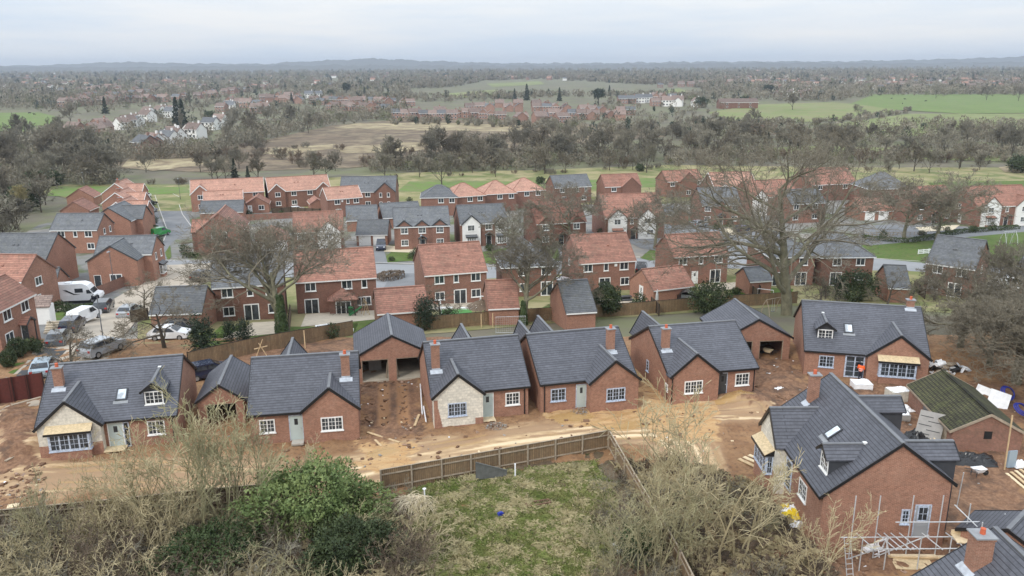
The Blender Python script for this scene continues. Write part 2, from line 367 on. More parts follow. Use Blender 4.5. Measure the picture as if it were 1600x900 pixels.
class House:
    def __init__(s, name, label, cat, X, Y, z0, rot, W, D, e, r, axis='x', ridge=None, wall='brick_old', roof='tile_red', rm='ridge_red', verge='white', fascia='fascia_white', group=None, oe=.25, ov=.1, wallobj=True, e2=None, hip=None):
        s.W, s.D, s.e, s.r, s.axis = W, D, e, r, axis; s.wall, s.roof, s.rm, s.verge, s.fascia = wall, roof, rm, verge, fascia
        s.oe, s.ov = oe, ov
        s.rx = ridge if ridge is not None else (D / 2 if axis == 'x' else W / 2); s.e2 = e if e2 is None else e2
        s.root = thing(name, label, cat, (X, Y, z0), rot, group)
        if hip is None: s.hip = None
        else: s.hip = hip
        if wallobj: s.body()
        s.make_roof()
    def fm(s, face):
        return {'F': ((0, 0), 0), 'R': ((s.W, 0), math.pi / 2), 'L': ((0, s.D), -math.pi / 2), 'B': ((s.W, s.D), math.pi)}[face]
    def M4(s, face):
        (x, y), a = s.fm(face); return Matrix.Translation((x, y, 0)) @ Matrix.Rotation(a, 4, 'Z')
    def place(s, o, face, p):
        (x, y), a = s.fm(face); q = s.M4(face) @ Vector(p); o.parent = s.root; o.location = q; o.rotation_euler = (0, 0, a)
        return o
    def flen(s, face): return s.W if face in 'FB' else s.D
    def slope(s, face):
        """rise per metre of the roof going inwards from this face (0 for a gable end)"""
        if s.hip is not None: return (s.r - s.e) / (min(s.W, s.D) / 2)
        if s.axis == 'x': return (s.r - s.e) / s.rx if face == 'F' else (s.r - s.e2) / (s.D - s.rx) if face == 'B' else 0
        return (s.r - s.e) / s.rx if face == 'L' else (s.r - s.e2) / (s.W - s.rx) if face == 'R' else 0
    def body(s):
        W, D, e, r = s.W, s.D, s.e, s.r; mb = MB()
        if s.hip is not None: mb.box(0, 0, -.9, W, D, e)
        elif s.axis == 'x': mb.prism([(0, 0, -.9), (0, D, -.9), (0, D, s.e2), (0, s.rx, r), (0, 0, e)], (W, 0, 0))
        else: mb.prism([(0, 0, -.9), (0, 0, e), (s.rx, 0, r), (W, 0, s.e2), (W, 0, -.9)], (0, D, 0))
        s.wallo = mb.build('wall', s.wall, s.root)
    def make_roof(s):
        W, D, e, r, oe, ov, t = s.W, s.D, s.e, s.r, s.oe, s.ov, .12
        mb = MB(); rid = MB(); ver = MB(); gut = MB()
        if s.hip is not None:
            k = (r - e) / (min(W, D) / 2); zl = e + t - oe * k; c = [(-oe, -oe, zl), (W + oe, -oe, zl), (W + oe, D + oe, zl), (-oe, D + oe, zl)]
            if W > D: A, B = (D / 2, D / 2, r + t), (W - D / 2, D / 2, r + t)
            else: A, B = (W / 2, W / 2, r + t), (W / 2, D - W / 2, r + t)
            if abs(W - D) < .3:
                A = B = (W / 2, D / 2, r + t)
                for i in range(4): mb.slab([c[i], c[(i + 1) % 4], A], .1)
            elif W > D:
                mb.slab([c[0], c[1], B, A], .1); mb.slab([c[2], c[3], A, B], .1); mb.slab([c[1], c[2], B], .1); mb.slab([c[3], c[0], A], .1)
            else:
                mb.slab([c[0], c[1], A], .1); mb.slab([c[2], c[3], B], .1); mb.slab([c[1], c[2], B, A], .1); mb.slab([c[3], c[0], A, B], .1)
            for i, q in ((0, A), (1, B if W > D else A), (2, B), (3, A if W > D else B)): rid.bar(Vector(c[i]) + Vector((0,0,.02)), Vector(q) + Vector((0,0,.02)), .2, .08)
            if A != B: rid.bar(A, B, .22, .1)
            for i in range(4): gut.bar(Vector(c[i]) - Vector((0,0,.08)), Vector(c[(i + 1) % 4]) - Vector((0,0,.08)), .1, .14)
        else:
            f = (lambda x, y, z: (x, y, z)) if s.axis == 'x' else (lambda x, y, z: (y, x, z))
            A = W if s.axis == 'x' else D; Bv = D if s.axis == 'x' else W
            k1 = (r - e) / s.rx; k2 = (r - s.e2) / (Bv - s.rx)
            z1, z2 = e + t - oe * k1, s.e2 + t - oe * k2
            p1 = [f(-ov, -oe, z1), f(A + ov, -oe, z1), f(A + ov, s.rx, r + t), f(-ov, s.rx, r + t)]
            p2 = [f(-ov, s.rx, r + t), f(A + ov, s.rx, r + t), f(A + ov, Bv + oe, z2), f(-ov, Bv + oe, z2)]
            if s.axis != 'x': p1.reverse(); p2.reverse()
            mb.slab(p1, .11); mb.slab(p2, .11)
            rid.bar(f(-ov, s.rx, r + t + .015), f(A + ov, s.rx, r + t + .015), .24, .09)
            vers = []; guts = []
            for a in (-ov - .04, A + ov - .01):
                pl = [f(a, -oe, z1 + .03), f(a, s.rx, r + t + .03), f(a, Bv + oe, z2 + .03), f(a, Bv + oe, z2 - .18), f(a, s.rx, r + t - .18), f(a, -oe, z1 - .18)]
                vers.append(MB().prism(pl, f(.05, 0, 0)))
            for (y, z) in ((-oe, z1), (Bv + oe, z2)): guts.append(MB().bar(f(-ov, y + (.03 if y < 0 else -.03), z - .1), f(A + ov, y + (.03 if y < 0 else -.03), z - .1), .1, .16))
        s.roofo = mb.build('roof', s.roof, s.root)
        rid.build('ridge_tiles', s.rm, s.roofo, uv=False)
        if s.hip is not None: gut.build('gutter', s.fascia, s.roofo, uv=False)
        else:
            for v in vers: v.build('verge', s.verge, s.roofo, uv=False)
            for v in guts: v.build('gutter', s.fascia, s.roofo, uv=False)
    def wing(s, face, u0, u1, proj, wr=None, wall=None, pitch=None, back=None, oe=.2, verge=None, eave=None, roof=None):
        e = s.e if eave is None else eave; w = u1 - u0; k = math.tan(R(pitch or 40)); wr = wr or e + w / 2 * k
        k = (wr - e) / (w / 2); m4 = s.M4(face); sl = s.slope(face); t = .125
        T = lambda x, y, z: m4 @ Vector((x, y, z))
        yin = back if back is not None else ((wr - s.e) / sl if sl > 0 else 1.0)
        um = (u0 + u1) / 2; bk = .3
        MB().prism([T(u0, -proj, -.9), T(u0, -proj, e), T(um, -proj, wr), T(u1, -proj, e), T(u1, -proj, -.9)], m4.to_3x3() @ Vector((0, proj + bk, 0))).build('gable_wall', wall or s.wall, s.root)
        yo = -proj - .12; z1 = e + t - oe * k
        mb = MB(); mb.slab([T(u0 - oe, yo, z1), T(um, yo, wr + t), T(um, yin, wr + t), T(u0 - oe, max(.1, (z1 - s.e) / sl if sl else .3), z1)][::-1], .11)
        mb.slab([T(um, yo, wr + t), T(u1 + oe, yo, z1), T(u1 + oe, max(.1, (z1 - s.e) / sl if sl else .3), z1), T(um, yin, wr + t)][::-1], .11)
        ro = mb.build('gable_roof', roof or s.roof, s.root)
        MB().bar(T(um, yo, wr + t + .015), T(um, yin + .02, wr + t + .015), .22, .09).build('ridge_tiles', s.rm, ro, uv=False)
        ver = MB()
        for x in (u0 - oe, u1 + oe): ver.bar(T(x, yo - .015, z1 - .075), T(um, yo - .015, wr + t - .075), .05, .21)
        ver.build('verge', verge or s.verge, ro, uv=False)
        return wr
    def win(s, face, u, z, w, h, cols=2, rows=0, fr=.07, fmat='white', out=0, sill=True, label=None, glassm=None):
        a, p, si = win_mesh(w, h, cols, rows, fr, fmat, sill)
        o = link('window', a); s.place(o, face, (u - w / 2, -out, z))
        link('pane', p, o)
        if si: link('sill', si, o)
        if label: o['label'] = label
        return o
    def french(s, face, u, w=1.85, h=2.2, out=0, cols=2, z=.05, fmat='white', rows=0):
        a, p, si = win_mesh(w, h, cols, rows, .13, fmat, False)
        o = link('glazed_door', a); s.place(o, face, (u - w / 2, -out, z)); link('pane', p, o); return o
    def door(s, face, u, w=.95, h=2.05, out=0, leaf='door_dark', fmat='white', z=.05):
        a, l, g, hd = door_mesh(w, h, leaf, fmat)
        o = link('door_frame', a); s.place(o, face, (u - w / 2, -out, z)); d = link('door', l); s.place(d, face, (u - w / 2, -out, z)); link('pane', g, d); link('handle', hd, d)
    def gdoor(s, face, u, w=2.4, h=2.1, out=0, leaf='white'):
        o = link('garage_door', gdoor_mesh(w, h, leaf)); s.place(o, face, (u - w / 2, -out, .02))
    def lintel(s, face, u, z, w, out=0, mat='brick_orange'):
        s.place(MB().box(-w / 2, -.03, 0, w / 2, .01, .2).build('lintel', mat), face, (u, -out, z))
    def chimney(s, x, y, top, w=.65, d=.5, base=None, pot=True, brick=None, lead=True):
        b = (base if base is not None else s.e)
        mb = MB(); mb.box(x - w / 2, y - d / 2, b, x + w / 2, y + d / 2, top - .18); mb.box(x - w / 2 - .04, y - d / 2 - .04, top - .3, x + w / 2 + .04, y + d / 2 + .04, top - .18)
        c = mb.build('chimney', brick or s.wall, s.root)
        MB().box(x - w / 2 - .09, y - d / 2 - .09, top - .18, x + w / 2 + .09, y + d / 2 + .09, top - .11).build('chimney_cap', 'cap_grey', c, uv=False)
        if pot: MB().tube([(x, y, top - .11), (x, y, top + .16), (x, y, top + .17)], [.13, .11, .13], 10, True).build('chimney_pot', 'terracotta', c, uv=False)
        if lead:
            k = s.slope('F' if s.axis == 'x' else 'L')
            zr = lambda q: s.r + .14 - abs(q - s.rx) * k
            if s.axis == 'x':
                mb = MB(); yf = y - d / 2; mb.slab([(x - w / 2 - .18, yf - .30, zr(yf - .30) + .02), (x + w / 2 + .18, yf - .30, zr(yf - .30) + .02), (x + w / 2 + .18, yf + .02, zr(yf + .02) + .02), (x - w / 2 - .18, yf + .02, zr(yf + .02) + .02)], .03)
                mb.box(x - w / 2 - .02, yf - .012, zr(yf), x + w / 2 + .02, yf + .1, zr(yf) + .16)
            else:
                mb = MB(); xf = x - w / 2; mb.slab([(xf - .30, y + d / 2 + .18, zr(xf - .3) + .02), (xf - .30, y - d / 2 - .18, zr(xf - .3) + .02), (xf + .02, y - d / 2 - .18, zr(xf + .02) + .02), (xf + .02, y + d / 2 + .18, zr(xf + .02) + .02)], .03)
            mb.build('flashing', 'lead', c, uv=False)
    def dormer(s, face, u, w, yd, zs, h=1.15, proj_roof=.28):
        """a gabled dormer whose window stands yd inside the wall line with its sill at zs"""
        m4 = s.M4(face); T = lambda x, y, z: m4 @ Vector((x, y, z)); sl = s.slope(face); k = math.tan(R(38)); ze = zs + h; zr = ze + w / 2 * k
        ye = (ze - s.e) / sl; yr = (zr - s.e) / sl
        d = MB().prism([T(u - w / 2, yd, zs - .35), T(u - w / 2, yd, ze), T(u, yd, zr), T(u + w / 2, yd, ze), T(u + w / 2, yd, zs - .35)], m4.to_3x3() @ Vector((0, ye - yd, 0))).build('dormer', 'dormer_grey', s.root)
        mb = MB(); oe = .2; z1 = ze + .1 - oe * k; yo = yd - proj_roof
        for sg in (-1, 1):
            q = [T(u + sg * (w / 2 + oe), yo, z1), T(u, yo, zr + .1), T(u, yr, zr + .1), T(u + sg * (w / 2 + oe), (z1 - s.e) / sl, z1)]
            mb.slab(q if sg > 0 else q[::-1], .09)
        mb.build('dormer_roof', s.roof, d)
        MB().bar(T(u, yo, zr + .12), T(u, yr, zr + .12), .2, .08).build('ridge_tiles', s.rm, d, uv=False)
        v = MB()
        for sg in (-1, 1): v.bar(T(u + sg * (w / 2 + oe), yo - .01, z1 - .06), T(u, yo - .01, zr + .03), .04, .17)
        v.build('verge', 'black', d, uv=False)
        MB().box(-.12, -.12, 0, .12, .12, .1).build('ridge_lead', 'silver_tape', d, T(u, yr, zr + .1))
        s.win(face, u, zs, w - .12, h - .1, 2, (2, 3), .09, 'white', out=-yd)
    def skylight(s, face, u, y0, w=.66, L=1.0):
        m4 = s.M4(face); sl = s.slope(face); a = math.atan(sl); z = s.e + .125 + y0 * sl
        mt = m4 @ Matrix.Translation((u, y0, z)) @ Matrix.Rotation(a, 4, 'X')
        o = MB(); o.box(-w/2 - .07, -.1, 0, -w/2 + .03, L + .07, .10); o.box(w/2 - .03, -.1, 0, w/2 + .07, L + .07, .10); o.box(-w/2 + .03, -.1, 0, w/2 - .03, .03, .10); o.box(-w/2 + .03, L - .03, 0, w/2 - .03, L + .07, .10)
        f = o.build('skylight', 'dormer_grey', s.root, uv=False); f.matrix_local = mt
        MB().box(-w/2 + .02, .02, .02, w/2 - .02, L - .02, .07).build('pane', 'glass_skylight', f, uv=False)
        MB().slab([(-w/2 - .2, -.38, .022), (w/2 + .2, -.38, .022), (w/2 + .2, -.1, .022), (-w/2 - .2, -.1, .022)], .02).build('flashing', 'cap_grey', f, uv=False)
    def bay(s, face, u, w, out, proj=.5, zs=.75, h=1.35, board=True, fmat='film_blue', roofm='osb'):
        """square bay window on a brick base under a raw board roof"""
        m4 = s.M4(face); T = lambda x, y, z: m4 @ Vector((x, y, z)); y0 = -out
        g = MB(); base = MB(); N = m4
        base.box(u - w / 2, y0 - proj, -.9, u + w / 2, y0 + .1, zs - .06, N); b = base.build('bay_base', s.wall, s.root)
        MB().box(u - w / 2 - .08, y0 - proj - .08, zs - .06, u + w / 2 + .08, y0 + .05, zs, N).build('sill', fmat, b, uv=False)
        a, p, si = win_mesh(w, h, 4, (2, 3), .13, fmat, False)
        o = link('bay_window', a); s.place(o, face, (u - w / 2, y0 - proj, zs)); link('pane', p, o)
        for sx, rot in ((-1, -math.pi / 2), (1, math.pi / 2)):
            a, p, si = win_mesh(proj, h, 1, (2, 3), .1, fmat, False)
            q = link('bay_window', a); (fx, fy), fa = s.fm(face)
            q.parent = s.root; q.location = T(u + sx * w / 2, y0 - (0 if sx < 0 else proj), zs); q.rotation_euler = (0, 0, fa + rot); link('pane', p, q)
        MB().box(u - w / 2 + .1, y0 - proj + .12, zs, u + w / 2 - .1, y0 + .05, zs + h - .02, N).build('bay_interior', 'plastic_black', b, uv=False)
        rf = MB(); zt = zs + h
        rf.slab([T(u - w / 2 - .22, y0 - proj - .25, zt + .14), T(u + w / 2 + .22, y0 - proj - .25, zt + .14), T(u + w / 2 + .22, y0, zt + .52), T(u - w / 2 - .22, y0, zt + .52)], .05)
        ro = rf.build('bay_roof', roofm, s.root)
        v = MB(); v.box(u - w / 2 - .23, y0 - proj - .28, zt - .02, u + w / 2 + .23, y0 - proj - .24, zt + .15, N); v.build('fascia', 'black', ro, uv=False)
        mb = MB()
        for sx in (-1, 1): mb.prism([T(u + sx * (w/2 + .12), y0 - proj - .2, zt), T(u + sx * (w/2 + .12), y0, zt), T(u + sx * (w/2 + .12), y0, zt + .46), T(u + sx * (w/2 + .12), y0 - proj - .2, zt + .1)], m4.to_3x3() @ Vector((.04, 0, 0)))
        mb.box(u - w/2 - .1, y0 - proj - .16, zt, u + w/2 + .1, y0, zt + .06, N); mb.build('soffit', 'black', ro, uv=False)
    def porch(s, face, u, w=1.7, d=.9, z=2.35, mat=None, posts=True, out=0):
        m4 = s.M4(face); T = lambda x, y, zz: m4 @ Vector((x, y - out, zz)); k = math.tan(R(35)); zr = z + w / 2 * k
        mb = MB(); mb.slab([T(u - w/2, -d, z), T(u, -d, zr), T(u, 0, zr), T(u - w/2, 0, z)][::-1], .1); mb.slab([T(u, -d, zr), T(u + w/2, -d, z), T(u + w/2, 0, z), T(u, 0, zr)][::-1], .1)
        o = mb.build('porch_roof', mat or s.roof, s.root)
        v = MB(); v.bar(T(u - w/2, -d - .02, z - .05), T(u, -d - .02, zr - .05), .06, .16); v.bar(T(u + w/2, -d - .02, z - .05), T(u, -d - .02, zr - .05), .06, .16)
        if posts:
            for sx in (-1, 1): v.bar(T(u + sx * (w/2 - .12), -d + .1, 0), T(u + sx * (w/2 - .12), -d + .1, z), .1, .1)
        v.build('porch_frame', 'dark_grey' if posts else 'white', o, uv=False)
    def pipe(s, face, u, out=0, mat='black', top=None):
        m4 = s.M4(face); T = lambda x, y, z: m4 @ Vector((x, y, z))
        MB().tube([T(u, -out - .07, -.2), T(u, -out - .07, (top or s.e) - .25), T(u, -out - s.oe, (top or s.e) - .05)], [.045] * 3, 6).build('downpipe', mat, s.root, uv=False)

def garage_shell(label, X, Y, z0, rot, W, D, e, r, openings, oh=2.1, wall='brick_new', roof='slate_new', rm='ridge', name='garage', oe=.28, lip=.0):
    """an unfinished garage: real walls with open door holes in the front gable"""
    h = House(name, label, 'garage', X, Y, z0, rot, W, D, e, r, 'g', wall=wall, roof=roof, rm=rm, verge='black', fascia='black', oe=oe, wallobj=False)
    t = .22; mb = MB(); k = (r - e) / (W / 2); zt = lambda x: e + (x if x < W / 2 else W - x) * k
    xs = [0]
    for a, b in openings: xs += [a, b]
    xs.append(W)
    for i in range(0, len(xs), 2): mb.box(xs[i], 0, -.9, xs[i + 1], t, oh)
    mb.prism([(0, 0, oh + .002), (W, 0, oh + .002), (W, 0, e), (W / 2, 0, r), (0, 0, e)][::-1], (0, t, 0))
    mb.prism([(0, D - t, -.9), (W, D - t, -.9), (W, D - t, e), (W / 2, D - t, r), (0, D - t, e)][::-1], (0, t, 0))
    mb.box(0, t + .002, -.9, t, D - t - .002, e); mb.box(W - t, t + .002, -.9, W, D - t - .002, e)
    mb.build('wall', wall, h.root)
    MB().box(t + .003, .01, -.3, W - t - .003, D - t - .003, .06).build('floor', 'floor_screed', h.root, uv=False)
    f = MB()
    for a, b in openings: f.box(a, .03, oh - .07, b, .16, oh - .004); f.box(a - .0, .03, 0.06, a + .05, .16, oh - .08); f.box(b - .05, .03, .06, b, .16, oh - .08)
    f.build('door_lining', 'timber_weathered', h.root, uv=False)
    return h

# --- the houses of the estate, placed by the two ends of the front eaves and the height of the ridge
def solve(eL, eR, e, z0=None):
    a, b = P(*eL, e), P(*eR, e); zz = terr((a.y + b.y) / 2) if z0 is None else z0
    for _ in range(3):
        q = []
        for px in (eL, eR):
            d = ray(*px); t = (zz + e - CAMH) / d.z; q.append(d * t)
        if z0 is None: zz = terr((q[0].y + q[1].y) / 2 + 1)
    return Vector((q[0].x, q[0].y, 0)), Vector((q[1].x, q[1].y, 0)), zz
WT = {'1': (.75, 1.18, 1), '2': (1.4, 1.2, 2), '3': (2.0, 1.18, 3), '4': (1.5, 1.2, 3)}
def fit_out(h, face, txt, W, upper, spans, rows=0, leaf='door_dark'):
    for it in (txt or '').split():
        u, t = it.split(':'); u = float(u) / 100 * W; out = 0
        for (a, b, p) in spans:
            if a <= u <= b: out = p
        if t in WT:
            w, hh, c = WT[t]; h.win(face, u, (h.e - 1.42) if upper else .9, w, hh, c, rows, .10, out=out)
        elif t == 'f': h.french(face, u, out=out)
        elif t == 'F': h.french(face, u, 2.4, cols=3, out=out)
        elif t == 'd': h.door(face, u, out=out, leaf=leaf)
        elif t == 'D': h.door(face, u, out=out, leaf='white')
        elif t == 'p': h.door(face, u, out=out, leaf=leaf); h.porch(face, u, out=out)
        elif t == 'g': h.gdoor(face, u, out=out)
        elif t == 'b':
            h.bay(face, u, 1.9, out, .5, .6, 1.45, fmat='white', roofm=h.roof)
ROOFS = {'r': ('tile_red', 'ridge_red'), 'p': ('tile_pink', 'ridge_red'), 's': ('slate_old', 'ridge')}
def estate(label, eL, eR, ry, roof, up='', low='', e=4.7, pitch=36, axis='x', D=None, right='', left='', rlow='', llow='', wings=(), wall='brick_old', name='house', cat='house', hip=False, chim=None, rows=0, verge=None, zb=None, leaf='door_dark', Dlim=(4.5, 11), group=None):
    a, b, z0 = solve(eL, eR, e, zb)
    d = b - a; L = d.length; rot = math.atan2(d.y, d.x); W = L - .2 if not hip and axis == 'x' else L - .5
    ins = .1 if axis == 'x' and not hip else .25; f = .25 if axis == 'x' or hip else .1
    X = a.x + math.cos(rot) * ins - math.sin(rot) * f; Y = a.y + math.sin(rot) * ins + math.cos(rot) * f
    k = math.tan(R(pitch))
    if axis == 'x' or hip:
        if D is None:
            lo, hi = Dlim
            for _ in range(30):
                m = (lo + hi) / 2
                z = e + (min(m, W) if hip else m) / 2 * k + .12
                p = (X + math.cos(rot) * W / 2 - math.sin(rot) * m / 2, Y + math.sin(rot) * W / 2 + math.cos(rot) * m / 2, z0 + z)
                if proj(p)[1] > ry: lo = m
                else: hi = m
            D = lo
        r = e + (min(D, W) if hip else D) / 2 * k
    else:
        D = D or 8; r = e + W / 2 * k
    mt, rm = ROOFS[roof]; verge = verge or ('white' if roof == 'p' else 'dark_grey' if roof == 's' else 'verge_brown')
    if wall == 'brick_old' and (eL[0] < 300 or cat == 'garage'): wall = 'brick_orange'
    h = House(name, label, cat, X, Y, z0, rot, W, D, e, r, axis, wall=wall, roof=mt, rm=rm, verge=verge, hip=True if hip else None, group=group)
    spans = []
    for w in wings:
        face, u0, u1, pr = w[:4]; wl = w[4] if len(w) > 4 else None; Lf = h.flen(face); ev = w[5] if len(w) > 5 else None
        wr = h.wing(face, u0 * Lf, u1 * Lf, pr, None, wl, w[6] if len(w) > 6 else 42, eave=ev)
        if face == 'F': spans.append((u0 * Lf, u1 * Lf, pr))
    fit_out(h, 'F', up, W, True, spans, rows, leaf); fit_out(h, 'F', low, W, False, spans, rows, leaf)
    fit_out(h, 'R', right, D, True, []); fit_out(h, 'R', rlow, D, False, []); fit_out(h, 'L', left, D, True, []); fit_out(h, 'L', llow, D, False, [])
    if axis == 'x' and not hip and name == 'house':
        kk = (r - e) / (D / 2)
        for u in (.44, .5) if int(abs(X) * 7) % 2 else (.6,): MB().box(-.13, -.16, -.05, .13, .12, .14).build('roof_vent', 'ridge' if roof == 's' else 'ridge_red', h.root, (u * W, D * .27, e + .14 + D * .27 * kk), uv=False)
    if chim: h.chimney(W * chim[0], D * chim[1], r + .9, brick=h.wall, lead=False)
    return h
def garage(label, eL, eR, ry, roof, low='', **k):
    k.setdefault('e', 2.35); k.setdefault('Dlim', (2.5, 8)); k.setdefault('pitch', 33)
    return estate(label, eL, eR, ry, roof, '', low, name='garage', cat='garage', **k)
# ------------------------------------------------------------------ the building site: new bungalows in a row
NEW = dict(wall='brick_new', roof='slate_new', rm='ridge', verge='black', fascia='black', oe=.28, ov=.12)
def bungalow(label, X, Y, z0, rot, W, D, e, r, **k):
    return House('bungalow', label, 'house', X, Y, z0, rot, W, D, e, r, 'x', **{**NEW, **k})
GB = (2, 3)
h1 = bungalow('new bungalow at the left end of the row with dormer, skylight and blockwork gable', -35.11, 54.76, .06, .22, 9.6, 9.6, 2.44, 5.35)
h1.wing('F', .15, 4.45, .75, 4.35, 'block')
h1.place(MB().box(-.005, -.012, -.6, 4.31, .05, 1.05).build('brick_skin', 'brick_new'), 'F', (.15, -.75, 0))
h1.bay('F', 2.35, 2.75, .75, .45)
h1.door('F', 5.25, 1.0, 2.05, .02, 'door_pale', 'white'); h1.win('F', 6.0, .1, .42, 2.0, 1, (1, 4), .07, 'film_blue', .02, False)
h1.win('F', 8.1, .85, 1.25, 1.15, 2, GB, .09, 'white', 0)
h1.dormer('F', 8.05, 1.45, .75, 3.05); h1.skylight('F', 5.55, 1.35); h1.chimney(.95, 2.95, 6.0, base=3.2)
h1.pipe('F', 9.3)
h2 = bungalow('new brick bungalow between the narrow garage and the churned mud strip', -19.96, 56.33, .13, .17, 8.14, 8.32, 2.56, 5.4)
h2.wing('F', 3.95, 8.12, .45, 4.3); h2.win('F', 6.1, .85, 1.65, 1.12, 3, GB, .09, 'white', .45)
h2.door('F', 3.4, .95, 2.05, 0, 'door_pale', 'film_blue'); h2.win('F', 1.25, .85, 1.15, 1.1, 2, GB, .09, 'white', 0)
h2.chimney(7.25, 2.3, 6.15, base=3.4); h2.wing('B', 4.2, 7.2, 2.6, 4.6)
h3 = bungalow('new bungalow with a bare cream blockwork gable and a pallet at its door', -6.43, 59.91, .16, .23, 7.93, 8.17, 2.59, 5.4)
h3.wing('F', 0, 3.95, .95, 4.3, 'block')
bk = MB()
for i in range(9):
    z = i * .26; w = .62 - .05 * i if i < 6 else .3
    bk.box(-.004, -.012, z, w, .01, z + .26)
    if i < 2: bk.box(3.3, -.012, z, 3.954, .01, z + .26)
bk.box(-.004, -.013, -.6, 3.954, .01, -.002)
h3.place(bk.build('brick_toothing', 'brick_new'), 'F', (0, -.95, 0))
h3.win('F', 1.85, .85, 1.5, 1.12, 3, GB, .08, 'film_blue', .95); h3.door('F', 4.5, .9, 2.05, 0, 'door_pale', 'white'); h3.win('F', 6.6, .9, 1.2, 1.1, 2, GB, .09, 'white', 0)
h3.chimney(.6, 1.9, 6.2, base=3.2); h3.wing('B', 2.4, 5.0, 2.4, 4.6); h3.pipe('F', 7.6)
h4 = bungalow('new brick bungalow with gable and chimney on its right, gravel heap before its pale door', 2.33, 61.75, .23, .24, 8.19, 8.64, 2.61, 5.3)
h4.wing('F', 3.95, 8.15, 1.1, 4.3); h4.win('F', 6.15, .85, 1.65, 1.12, 3, GB, .09, 'film_blue', 1.1); h4.door('F', 3.5, .82, 2.05, 0, 'door_pale', 'film_blue')
h4.win('F', 1.5, .85, 1.3, 1.12, 2, GB, .09, 'film_blue', 0); h4.chimney(6.85, 2.3, 6.15, base=3.4); h4.pipe('F', .3)
h4.wing('B', 4.2, 6.4, 2.6, 4.6); h4.wing('B', 6.6, 8.1, 1.8, 4.5, pitch=35)
h5 = bungalow('new brick bungalow with gable and chimney on its left and a white plot board', 13.3, 64.26, .11, .2, 8.11, 9.4, 2.51, 5.1)
h5.wing('F', 0, 4.3, .75, 4.3); h5.win('F', 2.0, .85, 1.65, 1.12, 3, GB, .09, 'white', .75); h5.door('F', 5.0, .8, 2.05, 0, 'dark_grey', 'film_blue'); h5.win('F', 6.85, .85, 1.3, 1.12, 2, GB, .09, 'white', 0)
h5.win('L', 4.6, .9, .55, 1.05, 1, (1, 3), .09, 'film_blue', 0); h5.chimney(.6, 2.4, 5.9, base=3.2); h5.wing('B', 5.2, 7.2, 2.2, 4.3); h5.pipe('F', .04, .75); h5.pipe('F', 7.95)
h6 = bungalow('new brick bungalow with dormer and white taped bay window by the wooded corner', 27.11, 70.31, .12, -.24, 10.44, 10.4, 2.48, 5.55)
h6.wing('F', 5.3, 10.4, .55, 4.45); h6.bay('F', 7.8, 3.0, .55, .45); h6.win('F', 1.9, .85, 1.3, 1.12, 2, GB, .09, 'film_blue', 0)
h6.french('F', 4.35, 1.7, 2.15, 0, 2, .05, 'film_blue', (1, 4)); h6.dormer('F', 1.75, 1.45, 1.2, 3.05); h6.skylight('F', 3.9, 1.9); h6.chimney(9.6, 5.2, 6.5, base=4.2)
# the large house in the right foreground, gable end towards us
h7 = House('bungalow', 'large new bungalow end on with a wide brick gable, scaffold tubes standing before it', 'house', 18.22, 42.32, .75, 0, 7.4, 10.7, 2.9, 6.1, 'g', ridge=4.2, e2=3.67, **NEW)
h7.wing('L', 1.05, 4.4, .75, 4.75, 'block'); h7.place(MB().box(0, -.012, -.9, 3.35, .05, .9).build('brick_skin', 'brick_new'), 'L', (1.05, -.75, 0))
h7.bay('L', 2.7, 2.5, .75, .45, .6, 1.35); h7.french('L', 5.0, 1.15, 2.15, 0, 1, .05, 'film_blue', (1, 4)); h7.win('L', 7.6, .85, 1.3, 1.15, 2, GB, .09, 'white')
h7.dormer('L', 8.85, 1.25, .65, 3.5); h7.skylight('L', 6.1, 1.75); h7.chimney(2.5, 9.3, 6.9, base=4.4)
for u in (2.5, 9.4): h7.wing('R', u - .8, u + .8, 1.1, 4.95, 'dormer_grey', pitch=38, eave=4.35)
h7.win('F', 4.95, .95, .5, .95, 1, (2, 3), .1, 'film_blue'); h7.door('F', 5.95, .85, 2.1, 0, 'car_silver', 'film_blue'); h7.win('F', 5.95, 1.15, .62, .95, 1, (2, 2), .06, 'film_blue', .03, False)
for x in (2.3, 3.9, 5.3, 6.6): pass
# next plot: half finished, only a corner of its roof is in the picture
d8 = ray(1555, 820); q8 = d8 * ((6.1 - CAMH) / d8.z)
h8 = House('bungalow', 'new slate roof with an orange brick chimney at the bottom right corner of the site', 'house', q8.x - 4.2, q8.y - 9.12, -.15, 0, 7.6, 9, 2.9, 6.0, 'g', ridge=4.2, e2=3.5, **NEW)
h8.chimney(2.75, 7.75, 6.75, w=.85, d=.75, base=4.0)
d9 = ray(1503, 822); q9 = d9 * ((2.4 - CAMH) / d9.z)
g8 = House('garage', 'low new slate roof with black verge behind the scaffold at the right edge', 'garage', q9.x, q9.y, -.1, -.85, 4.6, 2.6, 2.3, 3.3, 'g', **NEW)
# garages of the row
g1 = garage_shell('narrow new single garage with an open door hole between the two left bungalows', -25.09, 59.52, -.14, .18, 3.49, 6.67, 2.38, 3.65, [(.6, 2.9)])
g2 = garage_shell('new double garage with two open door holes behind the churned mud strip', -14.01, 68.6, .15, .2, 6.3, 6.6, 2.53, 4.25, [(.35, 2.75), (3.45, 5.9)])
g3 = garage_shell('new double garage with open door holes between the fifth bungalow and the dormer bungalow', 20.47, 73.84, -.04, .07, 6.63, 6.9, 2.42, 4.25, [(.95, 2.9), (3.6, 5.95)])
barn = House('brick_barn', 'old brick barn with a mossy green tiled roof and one small dark hatch', 'barn', 32.7, 54.83, -.4, -.11, 4.9, 8.8, 2.13, 3.45, 'g', wall='brick_barn', roof='tile_moss', rm='tile_moss', verge='timber_weathered', fascia='timber_weathered')
barn.place(MB().box(0, -.03, 0, .55, .05, .6).build('hatch', 'plastic_black'), 'F', (2.2, 0, 1.55))
